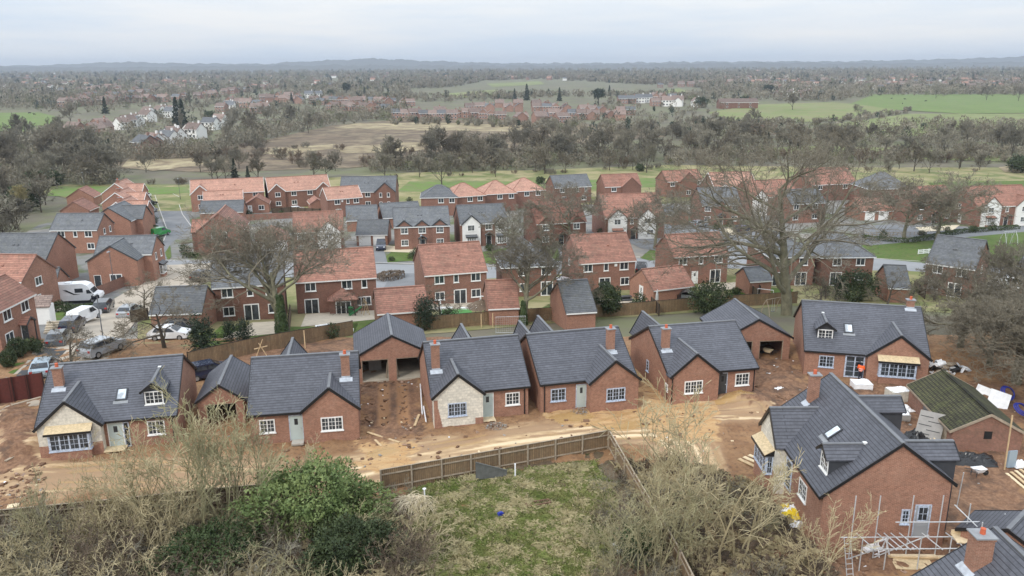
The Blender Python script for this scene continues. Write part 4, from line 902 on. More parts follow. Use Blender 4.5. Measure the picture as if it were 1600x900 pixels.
# --- distant hills with woods on them, far beyond the town
for name, y, pts in (('hills', 6500, [(-9000,30),(-5200,36),(-3600,44),(-3050,66),(-2500,52),(-1900,46),(-1650,62),(-1050,84),(-650,62),(-100,44),(700,40),(1500,48),(2500,42),(3400,56),(4200,78),(5200,84),(9000,70)]), ('hills', 5200, [(-9000,14),(-4200,20),(-3100,30),(-2500,24),(-1500,34),(-700,30),(200,25),(900,31),(1500,34),(2300,26),(3200,30),(4300,36),(9000,25)])):
    xs = [p[0] for p in pts]; zs = [p[1] for p in pts]; rs = random.Random(y)
    n = 1400; mb = MB(); prof = []
    for i in range(n + 1):
        x = -9000 + 18000 * i / n; prof.append((x, float(np.interp(x, xs, zs)) + rs.uniform(-1, 1) * 3.5 + 3 * math.sin(x * .021) + 2.5 * math.sin(x * .057 + 1)))
    for (x0, z0), (x1, z1) in zip(prof[:-1], prof[1:]):
        mb.quad((x0, y - 500, -3), (x1, y - 500, -3), (x1, y - 120, z1 * .75), (x0, y - 120, z0 * .75)); mb.quad((x0, y - 120, z0 * .75), (x1, y - 120, z1 * .75), (x1, y, z1), (x0, y, z0)); mb.quad((x0, y, z0), (x1, y, z1), (x1, y + 900, -3), (x0, y + 900, -3))
    o = mb.build(name, 'forest_hill', uv=False); o['kind'] = 'structure'
# ------------------------------------------------------------------ vegetation
def rdir(rs, d, ang):
    """d turned by about ang radians in a random direction"""
    a = rs.uniform(0, 2 * math.pi); o = d.orthogonal().normalized(); p = d.cross(o)
    return (d * math.cos(ang) + (o * math.cos(a) + p * math.sin(a)) * math.sin(ang)).normalized()
def tree_mesh(seed, H, tr, L1, n=(7, 6, 6, 5, 4), ratio=(.62, .58, .55, .5), ang=(55, 45, 45, 50), trunk=.35, up=.12, wig=.16, rmin=.012, levels=5, flat=1.0, lean=0.0, mats=('bark', 'twig'), low=0.3):
    """a leafless tree: trunk and limbs in one mesh, boughs and twigs in another"""
    rs = random.Random(seed); W = MB(); T = MB()
    def branch(p, d, L, r, lev):
        k = (7, 5, 4, 3, 2, 1)[lev]; pts = [p]; rr = [r]; st = L / k; q = p
        for i in range(k):
            wg = wig * (.3 if lev == 0 else 1); d = (d + Vector((rs.gauss(0, wg), rs.gauss(0, wg), rs.gauss(0, wg) * flat + up * (1.6 if lev == 0 else 1 if lev < 3 else .3)))).normalized()
            q = q + d * st; pts.append(q); rr.append(max(rmin, r * (1 - .72 * (i + 1) / k)))
        (W if lev < 2 else T).tube(pts, rr, (8, 6, 4, 3, 3, 3)[lev])
        if lev + 1 >= levels: return
        m = n[lev]; t0 = trunk if lev == 0 else low
        for j in range(m):
            t = t0 + (1 - t0) * (j + rs.random()) / m; t = min(t, .999); i = min(int(t * k), k - 1); f = t * k - i
            a = pts[i].lerp(pts[i + 1], f); dd = (pts[i + 1] - pts[i]).normalized()
            nd_ = rdir(rs, dd, R(ang[min(lev, 3)]) * rs.uniform(.7, 1.2))
            if nd_.z < -.25: nd_.z *= .3; nd_.normalize()
            if lev == 0: LL = L1 * (1 - .35 * (t - t0) / (1 - t0)) * rs.uniform(.8, 1.15)
            else: LL = L * ratio[min(lev - 1, 3)] * rs.uniform(.7, 1.2) * (1.15 - .45 * t)
            rc = rr[i] * (.62 if lev < 2 else .6) * rs.uniform(.8, 1)
            branch(a, nd_, LL, max(rmin, rc), lev + 1)
    branch(Vector((0, 0, -.3)), Vector((lean, 0, 1)).normalized(), H * .62, tr, 0)
    return W.mesh('trunk', mats[0], True, False), T.mesh('crown', mats[1], False, False)
def put_tree(name, label, meshes, pos, rz=0, sc=1, group=None, cat='tree', mat=None):
    r = thing(name, label, cat, pos, rz, group); r.scale = sc if isinstance(sc, tuple) else (sc,) * 3
    t = link('trunk', meshes[0], r); c = link('crown', meshes[1], r); return r
def leaf_mesh(seed, n, size, shape, mat, name='crown', fill=.55, flatten=.6):
    """many small leaf faces spread through a crown; shape(rs) gives a point and an outward direction"""
    rs = random.Random(seed); mb = MB()
    for _ in range(n):
        p, d = shape(rs); a = rdir(rs, d, rs.uniform(.2, 1.2)); b = a.cross(d); b = b.normalized() if b.length > 1e-4 else a.orthogonal().normalized(); s = size * rs.uniform(.6, 1.4)
        mb.quad(p - b * s * .35, p + a * s * .5 - b * s * .1, p + a * s, p + b * s * .35)
    return mb.mesh(name, mat, False, False)
def blob(rx, ry, rz, zc, seed, lump=.28, hollow=.55, k=9):
    rr = random.Random(seed); C = [(Vector((rr.gauss(0, 1), rr.gauss(0, 1), rr.gauss(0, 1))).normalized(), rr.uniform(.75, 1.25)) for _ in range(k)]
    off = Vector((seed * 3.1, seed * 1.7, 0))
    def f(rs):
        d = Vector((rs.gauss(0, 1), rs.gauss(0, 1), rs.gauss(0, 1))).normalized()
        m = 1 + lump * 1.6 * mnoise.noise(d * 1.7 + off) + lump * mnoise.noise(d * 4 + off)
        q = (hollow + (1 - hollow) * rs.random() ** .6) * m
        return Vector((d.x * rx * q, d.y * ry * q, max(.1, zc + d.z * rz * q))), (d + Vector((0, 0, .3))).normalized()
    return f
def cone_shape(h, r, z0=.8, seed=0):
    def f(rs):
        t = rs.random() ** 1.5; a = rs.uniform(0, 2 * math.pi); lay = .75 + .25 * math.sin(t * h * 2.6 + seed) + .25 * mnoise.noise(Vector((math.cos(a) * 1.5, math.sin(a) * 1.5, t * 4 + seed)))
        q = r * (1 - t) ** .85 * lay * (.55 + .45 * rs.random()); d = Vector((math.cos(a), math.sin(a), -.25 + .5 * t)).normalized()
        return Vector((math.cos(a) * q, math.sin(a) * q, z0 + t * (h - z0))), d
    return f
def stem(h, r, mat='bark_dark', n=6): return MB().tube([(0, 0, -.3), (.02 * h, 0, h * .4), (0, .02 * h, h)], [r, r * .75, r * .3], n).mesh('trunk', mat, True, False)
def bush_mesh(seed, H, stems, spread, twigs=(7, 5, 4), r=.03, mat='twig_olive', rmin=.010, up=.25, curl=.16, lens=(.42, .5, .5), angs=(38, 42, 48), base=.35):
    """many stems from one stool"""
    rs = random.Random(seed); mb = MB()
    def br(p, d, L, rad, lev):
        k = (7, 4, 2, 1)[lev]; pts = [p]; rr = [rad]; q = p
        for i in range(k):
            d = (d + Vector((rs.gauss(0, curl), rs.gauss(0, curl), rs.gauss(0, curl) + up * (.5 if lev else 1) * .4))).normalized(); q = q + d * L / k; pts.append(q); rr.append(max(rmin, rad * (1 - .75 * (i + 1) / k)))
        mb.tube(pts, rr, (5, 3, 3, 3)[lev])
        if lev >= len(twigs): return
        for j in range(twigs[lev]):
            t = .25 + .75 * (j + rs.random()) / twigs[lev]; t = min(t, .99); i = min(int(t * k), k - 1); a = pts[i].lerp(pts[i + 1], t * k - i); dd = (pts[i + 1] - pts[i]).normalized()
            br(a, rdir(rs, dd, R(angs[lev]) * rs.uniform(.6, 1.3)), L * lens[lev] * rs.uniform(.6, 1.2) * (1.2 - .5 * t), max(rmin, rr[i] * .6), lev + 1)
    for s in range(stems):
        a = rs.uniform(0, 6.283); q = rs.random() ** .5 * base; d = Vector((math.cos(a) * spread * rs.uniform(.3, 1.1), math.sin(a) * spread * rs.uniform(.3, 1.1), 1)).normalized()
        br(Vector((math.cos(a) * q, math.sin(a) * q, -.2)), d, H * rs.uniform(.65, 1.05), r * rs.uniform(.7, 1.2), 0)
    return mb.mesh('shrub', mat, False, False)

def gp(px, py): p = P(px, py); return (p.x, p.y, p.z)
# --- the named bare trees of the estate
oakA = tree_mesh(11, 12.5, .55, 9.6, (11, 8, 6, 6, 4), rmin=.016, levels=6, up=.06, ang=(62, 48, 48, 50), trunk=.32, wig=.2, ratio=(.66, .58, .55, .5))
put_tree('oak_tree', 'tall bare oak with an ivy green trunk in front of the wide red roofed house', oakA, gp(441, 527), .4, (1.02, 1.02, 1.0))
oakB = tree_mesh(23, 13, .38, 7.0, (10, 7, 6, 5, 4), rmin=.016, levels=6, up=.12, trunk=.3, wig=.2)
put_tree('oak_tree', 'bare oak standing against the long fence in front of the hipped slate house', oakB, gp(818, 508), 1.2, 1.0)
oakC = tree_mesh(5, 24, .75, 14.0, (15, 9, 6, 5, 3), rmin=.016, levels=6, up=.03, ang=(64, 46, 46, 50), trunk=.14, wig=.17, ratio=(.62, .56, .54, .5))
put_tree('oak_tree', 'great bare oak with a huge spreading crown, the largest tree on the estate', oakC, gp(1229, 492), 2.6 + math.pi, (1.0, 1.0, 1.12))
oakD = tree_mesh(31, 12, .38, 8.4, (9, 7, 6, 5, 4), rmin=.024, levels=6, up=.03, ang=(66, 48, 48, 50), trunk=.42, wig=.2)
put_tree('oak_tree', 'small spreading bare oak on the green in front of the white gabled red house', oakD, gp(1023, 389), .3, (.95, .95, .9))
put_tree('oak_tree', 'bare oak behind the hipped slate house, before the brick gabled red house', oakD, gp(892, 384), 2.2, (1.0, 1.0, .98))
put_tree('oak_tree', 'left one of the twin bare oaks on the right hand green', oakD, gp(1412, 374), 4.0, (1.15, 1.15, 1.0)); put_tree('oak_tree', 'right one of the twin bare oaks on the right hand green', oakD, gp(1462, 380), 5.3, (1.1, 1.1, 1.12))
put_tree('bare_tree', 'bare tree with whitish twigs behind the middle oak, on the verge of the estate road', oakB, gp(806, 397), 3.9, .75)
def ivy_on(root, h, r, n, seed):
    rs = random.Random(seed); mb = MB()
    for _ in range(n):
        a = rs.uniform(0, 6.283); z = rs.random() ** 1.3 * h; q = r * (1 - .45 * z / h) * rs.uniform(.9, 1.35); p = Vector((math.cos(a) * q, math.sin(a) * q, z)); d = Vector((math.cos(a), math.sin(a), .2)); s_ = rdir(rs, d, 1.3) * .12; t_ = d.cross(s_).normalized() * .1; mb.quad(p - t_, p + s_, p + t_, p - s_)
    mb.build('ivy', 'leaf_ivy', root, uv=False)
ivy_on(bpy.data.objects['oak_tree'], 5.0, .62, 2600, 4); ivy_on(bpy.data.objects['oak_tree.001'], 3.0, .45, 900, 5)
# right edge: a clump of spreading trees beside the last bungalow and the barn
oakE = tree_mesh(47, 12, .45, 7.2, (10, 8, 7, 6, 5), rmin=.015, levels=6, up=.0, ang=(66, 50, 50, 55), trunk=.22, wig=.24, mats=('bark', 'twig'))
for i, (px, py, rz, s, lab) in enumerate(((1588, 600, .2, 1.0, 'spreading bare tree leaning over the mossy barn roof from behind'), (1500, 545, 1.9, .8, 'low bare tree with mossy twigs beside the end gable of the dormer bungalow'), (1600, 520, 3.1, .95, 'tall bare tree at the right edge in front of the cut off slate house'), (1660, 640, 4.4, .9, 'bare tree right of the barn at the picture edge'), (1545, 575, 5.2, .7, 'small bare tree between the barn and the rubbish heap'))):
    put_tree('bare_tree', lab, oakE, gp(px, py), rz, s)
# left lane trees
oakF = tree_mesh(53, 7, .22, 4.2, (8, 6, 5, 4, 3), rmin=.013, levels=6, up=.0, ang=(66, 50, 50, 55), trunk=.25, wig=.24, mats=('bark_dark', 'twig_brown'))
put_tree('bare_tree', 'low spreading bare tree over the parked cars by the muddy lane', oakF, gp(258, 545), .7, (1.1, 1.1, 1.0)); put_tree('bare_tree', 'bare sapling behind the chimney of the left end bungalow', oakF, gp(112, 585), 2.0, .85); put_tree('bare_tree', 'thin bare tree by the slate garage roof at the lane bend', oakF, gp(225, 490), 3.5, .8)
for px, py, s, lab in ((900, 497, .95, 'bare birch sapling hanging over the weathered slate garage'), (690, 500, .7, 'thin bare sapling by the artificial lawn'), (556, 494, .55, 'small bare garden tree left of the red tiled garage'), (640, 497, .6, 'pale bare sapling before the long red garage'), (1280, 500, .9, 'bare tree behind the dormer bungalow, right of the great oak'), (1385, 480, .8, 'bare twiggy tree behind the chimney of the dormer bungalow'), (1460, 470, .85, 'bare twiggy tree before the turned slate house')):
    put_tree('bare_tree', lab, oakF, gp(px, py), px * .7, s)
# evergreen bushes and trees in the gardens
rb = leaf_mesh(3, 5200, .24, blob(1.9, 1.9, 2.0, 2.3, 2, .2), 'leaf_dark')
ev1 = leaf_mesh(4, 4200, .22, cone_shape(5.4, 1.9, .2, 1), 'leaf_conifer'); ev2 = leaf_mesh(5, 5000, .26, blob(2.7, 2.4, 2.0, 2.2, 5, .35), 'leaf_dark'); ev3 = leaf_mesh(6, 2600, .2, blob(1.2, 1.2, 2.2, 2.2, 7, .4, .3), 'leaf_conifer')
for px, py, me, h, s, lab in ((947, 494, rb, 2.5, 1.0, 'round dark evergreen bush behind the long fence'), (1107, 490, ev2, 2.5, .95, 'dark spreading evergreen over the fence left of the new double garage'), (664, 517, ev3, 3, 1.0, 'narrow dark evergreen right of the new double garage roof'), (318, 560, ev3, 3, 1.05, 'dark loose conifer behind the narrow garage'), (382, 540, ev3, 2.2, .7, 'small dark conifer on the back lawn left of the great left oak'), (1338, 470, ev2, 2.4, 1.0, 'broad dark laurel before the hipped pair of houses'), (360, 535, ev3, 2, .6, 'smallest dark conifer on the back lawn'), (1310, 468, ev3, 2, .8, 'dark shrub left of the broad laurel'), (30, 560, rb, 1, .5, 'dark clipped shrub by the near left house'), (14, 575, rb, 1, .42, 'second clipped shrub by the near left house wall')):
    put_tree('evergreen', lab, (stem(h, .09), me), gp(px, py), px * .31, s, cat='tree')
# --- instanced kinds for the middle distance and beyond
kinds = [tree_mesh(100 + i, 11, .24, 5.4 + .6 * (i % 3), (8, 6, 5, 5), rmin=.038 + .008 * i, levels=5, up=.10 if i % 2 else .22, ang=((58, 46, 46, 50), (40, 40, 40, 45))[i % 2], trunk=.2, wig=.2, mats=('bark_dark', ('twig_grey', 'twig_brown')[i % 2])) for i in range(5)]
for k in kinds: pass
joined = []
for i, (a, b) in enumerate(kinds):
    mb = MB()
    for me, mi in ((a, 0), (b, 1)):
        mb.m = mi; mb.add([v.co[:] for v in me.vertices], [tuple(p.vertices) for p in me.polygons])
    joined.append(mb.mesh('bare_tree', [a.materials[0].name, b.materials[0].name], False, False))
scrubs = [bush_mesh(200 + i, 4.5, 16, .75, (6, 5), r=.07, mat=('twig_brown', 'twig_grey', 'bramble')[i % 3], rmin=.05, base=1.6, lens=(.5, .5)) for i in range(3)]
tall_poplar = tree_mesh(140, 16, .3, 4.0, (14, 6, 5), rmin=.07, levels=4, up=.35, ang=(24, 30, 35, 40), trunk=.12, mats=('bark_dark', 'twig_grey'))
cedar = leaf_mesh(12, 1500, .9, blob(4.2, 4.2, 3.2, 7.0, 4, .4, .3), 'leaf_conifer'); fir = leaf_mesh(13, 1500, .75, cone_shape(14, 3.4, .6, 2), 'leaf_conifer'); yew = leaf_mesh(14, 1200, .7, blob(3.2, 3.2, 2.8, 2.8, 6, .3, .4), 'leaf_dark')
def joinm(name, a, b):
    mb = MB()
    for me, mi in ((a, 0), (b, 1)): mb.m = mi; mb.add([v.co[:] for v in me.vertices], [tuple(p.vertices) for p in me.polygons])
    return mb.mesh(name, [a.materials[0].name, b.materials[0].name], False, False)
cedar = joinm('cedar_tree', stem(6, .4), cedar); fir = joinm('fir_tree', stem(10, .3), fir); yew = joinm('yew_tree', stem(2.5, .3), yew)
RV = random.Random(77)
def inpoly(x, y, poly):
    r = False
    for i in range(len(poly)):
        (ax, ay), (bx, by) = poly[i], poly[i - 1]
        if (ay > y) != (by > y) and x < (bx - ax) * (y - ay) / (by - ay) + ax: r = not r
    return r
def scatter(n, poly, meshes, name, label, group, smin, smax, cat='tree', sep=0, zs=1):
    xs = [p[0] for p in poly]; ys = [p[1] for p in poly]; got = []; tries = 0
    while len(got) < n and tries < n * 60:
        tries += 1; x, y = RV.uniform(min(xs), max(xs)), RV.uniform(min(ys), max(ys))
        if not inpoly(x, y, poly): continue
        p = P(x, y)
        if sep and any((p - q).length < sep for q in got): continue
        got.append(p); s = RV.uniform(smin, smax); o = link(name, RV.choice(meshes), None, p, RV.uniform(0, 6.28)); o.scale = (s * RV.uniform(.9, 1.15), s * RV.uniform(.9, 1.15), s * zs * RV.uniform(.85, 1.15)); tag(o, label, cat, group)
# woods and scrub in the valley
scatter(34, [(0,290),(0,215),(95,215),(165,250),(180,292)], joined, 'bare_tree', 'bare brown tree in the dark wood at the left, beyond the close', 'trees of the left wood', .8, 1.2, sep=2.5)
scatter(16, [(-60,400),(-60,270),(30,262),(95,300),(60,340),(10,395)], joined, 'bare_tree', 'bare tree along the left edge behind the left gardens', 'trees behind the left gardens', .7, 1.1, sep=2.5)
scatter(12, [(220,286),(220,268),(430,262),(530,266),(530,284)], joined, 'bare_tree', 'bare tree in the thin line behind the pink terrace', 'trees behind the pink terrace', .6, .95, sep=3)
scatter(46, [(560,268),(620,250),(700,240),(860,226),(1000,232),(1040,250),(960,258),(760,266)], joined, 'bare_tree', 'bare tree in the dark wooded belt behind the rough grass', 'trees of the middle belt', .65, 1.15, sep=3)
scatter(44, [(1000,258),(1000,225),(1200,228),(1420,232),(1700,226),(1700,258),(1400,250),(1200,252)], joined, 'bare_tree', 'bare tree in the open wood right of the middle belt', 'trees of the right wood', .7, 1.2, sep=3)
scatter(30, [(900,226),(1000,205),(1200,200),(1420,214),(1700,206),(1700,228),(1300,226)], joined, 'bare_tree', 'bare tree on the scrubby slope below the right hand fields', 'trees below the right fields', .7, 1.1, sep=4)
scatter(10, [(400,235),(330,230),(330,205),(420,190),(520,190),(470,215)], joined, 'bare_tree', 'bare tree at the left edge of the brown heath', 'trees beside the heath', .8, 1.2, sep=4)
scatter(60, [(300,250),(400,225),(560,236),(800,215),(880,228),(600,262),(330,265)], scrubs, 'scrub_bush', 'low brown scrub bush on the heath', 'scrub on the heath', .4, .9, 'shrub')
scatter(40, [(560,270),(660,252),(1040,240),(1400,232),(1700,238),(1700,262),(1200,256),(900,262)], scrubs, 'scrub_bush', 'dark scrub bush along the edge of the wooded belt', 'scrub along the belt', .6, 1.2, 'shrub')
scatter(12, [(560,276),(640,268),(1040,258),(1040,266),(700,280)], joined, 'bare_tree', 'bare tree at the back edge of the rough grass behind the estate', 'trees at the back of the rough grass', .45, .8, sep=5)
scatter(12, [(1060,272),(1080,258),(1400,262),(1700,262),(1700,276),(1300,274)], joined, 'bare_tree', 'bare tree along the rough grass on the right, behind the estate', 'trees of the right rough grass', .45, .85, sep=5)
scatter(26, [(160,292),(230,288),(560,282),(640,272),(1050,262),(1700,266),(1700,272),(1050,270),(600,282)], scrubs, 'scrub_bush', 'low brown scrub bush on the rough grass behind the estate', 'scrub on the rough grass', .25, .5, 'shrub')
for x, y, s, lab in ((690, 290, 1.0, 'round bare tree alone on the bright grass behind the slate pyramid roof'), (851, 272, 1.0, 'bare tree with a dark foot alone on the rough grass'), (1238, 172, 1.3, 'lone bare tree in the middle of the pale green field'), (1462, 154, 1.3, 'bare tree on the far green field, left of three'), (1541, 157, 1.3, 'bare tree on the far green field, middle of three'), (1591, 158, 1.4, 'bare tree on the far green field, right of three'), (1340, 184, .9, 'small bare tree on the slope at the corner of two fields'), (111, 194, 1.2, 'bare tree at the corner of the left green field'), (1428, 268, 1.0, 'bare tree standing before the right wood'), (1010, 270, .95, 'bare tree right of the small red houses on the rough grass'), (1500, 262, 1.0, 'spreading bare tree at the right on the rough grass')):
    o = link('bare_tree', joined[int(x) % 5], None, P(x, y), x); o.scale = (s, s, s); tag(o, lab, 'tree')
for x, y, s, lab in ((283, 205, 1.0, 'pale tall poplar with upright bare twigs by the white houses'), (298, 170, 1.3, 'tall upright bare poplar behind the white houses')):
    put_tree('poplar_tree', lab, tall_poplar, P(x, y), x, s)
for x, y, k, s, lab in ((30, 216, 'f', .9, 'dark fir at the corner of the left green field'), (165, 178, 'f', 1.0, 'dark fir left of the white houses'), (68, 152, 'f', .9, 'dark tall cypress in front of the far left wood'), (160, 134, 'c', .9, 'dark cedar far left among the roofs'), (278, 200, 'f', 1.35, 'big dark fir at the end of the white houses road, left one'), (287, 200, 'f', 1.25, 'big dark fir at the end of the white houses road, right one'), (328, 188, 'y', 1.2, 'dark yew right of the big firs'), (408, 206, 'y', 1.0, 'dark evergreen at the edge of the heath'), (395, 222, 'y', .8, 'low dark evergreen left of the heath'), (446, 140, 'f', .9, 'dark fir behind the left houses'), (456, 162, 'f', .8, 'dark narrow fir in the left houses'), (542, 148, 'c', 1.5, 'large dark cedar above the row of brick roofs'), (517, 149, 'y', 1.3, 'dark round evergreen left of the large cedar'), (570, 152, 'f', .9, 'dark fir right of the large cedar'), (602, 155, 'y', 1.2, 'dark yew above the brick roofs'), (630, 138, 'c', 1.0, 'dark cedar far behind the brick roofs'), (697, 157, 'f', .8, 'dark small fir left of the brick estate'), (804, 157, 'f', .9, 'dark fir behind the brick estate, left'), (823, 157, 'f', 1.25, 'tallest dark fir behind the brick estate'), (874, 158, 'f', 1.0, 'dark fir behind the brick estate, right'), (935, 163, 'c', 1.5, 'large dark cedar right of the brick estate'), (952, 150, 'f', .9, 'dark fir just right of the large right cedar'), (1096, 168, 'y', 1.7, 'dark evergreen left of the long brick house'), (1165, 168, 'y', 1.8, 'dark evergreen right of the long brick house'), (1200, 152, 'c', 1.4, 'large dark cedar at the top of the pale field'), (845, 288, 'y', .45, 'small dark bush on the bright grass behind the pyramid roofs'), (367, 280, 'f', .5, 'small dark fir behind the pink terrace'), (388, 282, 'f', .35, 'smallest dark fir behind the pink terrace'), (40, 330, 'y', 1.2, 'dark evergreen at the left edge beside the pale tree'), (85, 290, 'y', .9, 'dark evergreen left of the far garages'), (1590, 270, 'y', 1.1, 'dark thicket at the right edge of the rough grass'), (1000, 268, 'y', .5, 'round dark bush at the edge of the right wood')):
    me = {'f': fir, 'c': cedar, 'y': yew}[k]; o = link({'f': 'fir_tree', 'c': 'cedar_tree', 'y': 'yew_tree'}[k], me, None, P(x, y), x); o.scale = (s, s, s); tag(o, lab, 'tree')
pale = tree_mesh(61, 8, .2, 3.4, (9, 7, 6, 5), rmin=.03, levels=5, up=.2, mats=('bark', 'twig_pale')); put_tree('bare_tree', 'pale yellowish twiggy tree behind the left gardens', pale, gp(38, 335), 0, 1.1)
# hedges in front gardens
def hedge(label, pts, w=.8, h=.8, mat='leaf_hedge', seed=1):
    g = [P(*p) for p in pts]; rs = random.Random(seed); mb = MB(); cx = g[0].copy()
    for a, b in zip(g[:-1], g[1:]):
        L = (b - a).length; d = (b - a).normalized(); s = Vector((-d.y, d.x, 0))
        for _ in range(int(L * 170)):
            q = a.lerp(b, rs.random()) - cx; f = rs.choice((0, 0, 1, 2)); lump = 1 + .12 * mnoise.noise(q * .9)
            if f == 0: p = q + s * rs.uniform(-.5, .5) * w * lump + Vector((0, 0, h * lump * rs.uniform(.88, 1.04))); n = Vector((0, 0, 1))
            else: sg = 1 if f == 1 else -1; p = q + s * sg * .5 * w * lump * rs.uniform(.85, 1.05) + Vector((0, 0, rs.uniform(0, h))); n = s * sg
            a_ = rdir(rs, n, rs.uniform(.3, 1.2)); b_ = a_.cross(n).normalized() if a_.cross(n).length > .01 else s; z = .13 * rs.uniform(.6, 1.4); mb.quad(p - b_ * z, p + a_ * z, p + b_ * z)
    o = mb.build('hedge', mat, loc=cx, uv=False); tag(o, label, 'hedge'); return o
hedge('clipped brown beech hedge round the small island in the estate road', [(592,438),(606,432),(626,431),(626,435),(606,440),(592,438)], 1.2, .9, 'bramble', 1)
hedge('clipped green hedge before the curving road house', [(285,403),(318,403)], .9, .9, seed=2); hedge('long clipped hedge beside the motorhome drive', [(76,490),(120,485),(165,480)], 1.0, .7, seed=3)
hedge('green hedge at the front of the three gabled slate house', [(640,406),(655,398)], 1.0, .8, seed=4); hedge('low hedge along the right green', [(1350,375),(1420,380),(1500,365),(1590,358)], 1.2, .9, seed=5)
hedge('small hedge rows in the left close front gardens', [(228,340),(238,345)], 1.2, .8, seed=6); hedge('second hedge row in the left close front gardens, nearer', [(230,355),(244,359)], 1.2, .8, seed=7)
# --- the foreground thicket in front of the site
mesh_sap = [bush_mesh(300 + i, 7.2, 5, .30, (7, 5, 3), r=.062, mat=('twig_olive', 'twig_tan')[i % 2], rmin=.013, base=.7, lens=(.44, .46, .5), angs=(34, 40, 46), curl=.12) for i in range(4)]
mesh_thk = [bush_mesh(320 + i, 3.3, 11, .95, (6, 4, 2), r=.030, mat=('twig_grey', 'twig_olive', 'bramble', 'twig_tan')[i % 4], rmin=.011, base=1.2, curl=.24, up=.12, lens=(.5, .5, .5)) for i in range(5)]
for px, py, s, i, lab in ((345, 812, 1.2, 0, 'olive green bare sapling clump reaching up before the second bungalow'), (285, 815, 1.1, 1, 'tan bare sapling clump left of the olive clump'), (405, 812, .95, 2, 'olive sapling clump between the tall saplings and the evergreen bush'), (455, 795, .7, 1, 'thin tan saplings standing behind the evergreen bush'), (215, 830, .8, 0, 'bare shrub clump in front of the left bungalow'), (150, 842, .75, 3, 'bare shrub clump near the left end of the dark fence'), (375, 835, 1.05, 0, 'upright olive sapling clump left of the evergreen bush'), (320, 850, 1.1, 2, 'olive sapling clump below the tan clump in the thicket'), (250, 860, 1.0, 1, 'tan sapling clump low in the thicket'), (90, 870, .8, 2, 'thin olive sapling in the left of the thicket'), (1000, 880, .8, 3, 'tan sapling inside the right corner of the paddock'), (960, 915, .7, 0, 'olive sapling low at the right of the paddock grass'), (1045, 900, .95, 2, 'olive sapling leaning over the right paddock fence'),
        (1095, 880, 1.5, 1, 'tall bare sapling with tan stems right of the corner fence'), (1060, 835, 1.05, 3, 'tan bare sapling just outside the corner of the fence'), (1150, 870, 1.0, 1, 'tan bare sapling between the track and the large bungalow'), (1010, 905, .85, 0, 'olive shrub inside the right fence'), (1270, 925, .8, 1, 'bare shrub at the foot of the wide brick gable')):
    o = link('bare_sapling', mesh_sap[i], None, gp(px, py), px * .37); o.scale = (s, s, s); tag(o, lab, 'shrub')
RV = random.Random(5)
scatter(42, [(-60,960),(-60,850),(120,846),(330,830),(560,830),(640,860),(640,960)], mesh_thk, 'thicket_bush', 'tangled bare bush in the thicket along the bottom left', 'bushes of the bottom left thicket', .65, 1.05, 'shrub', 1.0)
scatter(12, [(0,850),(330,806),(470,800),(400,840),(120,860)], mesh_thk, 'thicket_bush', 'bare bush growing along the dark left fence', 'bushes along the dark fence', .6, .85, 'shrub', 1.2)
scatter(30, [(955,770),(1000,770),(1085,900),(1085,980),(890,980),(930,850)], mesh_thk, 'thicket_bush', 'brambly bush inside the right side of the paddock', 'brambles of the paddock right side', .4, .7, 'shrub', .9)
scatter(9, [(1000,740),(1060,730),(1160,760),(1240,850),(1300,960),(1090,960)], mesh_thk, 'thicket_bush', 'bare tan bush on the bank outside the paddock fence', 'bushes on the bank', .4, .75, 'shrub', .9)
scatter(10, [(640,790),(660,860),(690,960),(610,960),(600,800)], mesh_thk, 'bramble_bush', 'brown bramble bush between the evergreen and the grass', 'brambles left of the grass', .35, .6, 'shrub', .8)
lau = [leaf_mesh(41, 20000, .20, blob(4.3, 2.6, 2.4, 2.1, 11, .42, .5), 'leaf_laurel'), leaf_mesh(42, 9000, .20, blob(2.8, 2.2, 1.7, 1.6, 13, .35, .5), 'leaf_dark')]
put_tree('evergreen_bush', 'large bright green evergreen bush with hanging fronds in front of the site', (stem(3.2, .14), lau[0]), gp(497, 828), 0, 1.0, cat='shrub'); put_tree('evergreen_bush', 'darker evergreen bush at the bottom edge below the bright one', (stem(2.2, .12), lau[1]), gp(548, 888), .5, .9, cat='shrub')
put_tree('ivy_thicket', 'low ivy covered thicket at the bottom left edge', (stem(2.0, .1), leaf_mesh(43, 6000, .17, blob(3.0, 2.0, 1.3, 1.2, 17, .4, .4), 'leaf_ivy')), gp(330, 885), .5, 1.0, cat='shrub')
put_tree('ivy_thicket', 'ivy tangle under the sapling right of the paddock', (stem(1.5, .1), leaf_mesh(44, 3000, .16, blob(1.8, 1.4, 1.0, .9, 19, .4, .4), 'leaf_ivy')), gp(1000, 870), .9, 1.0, cat='shrub')
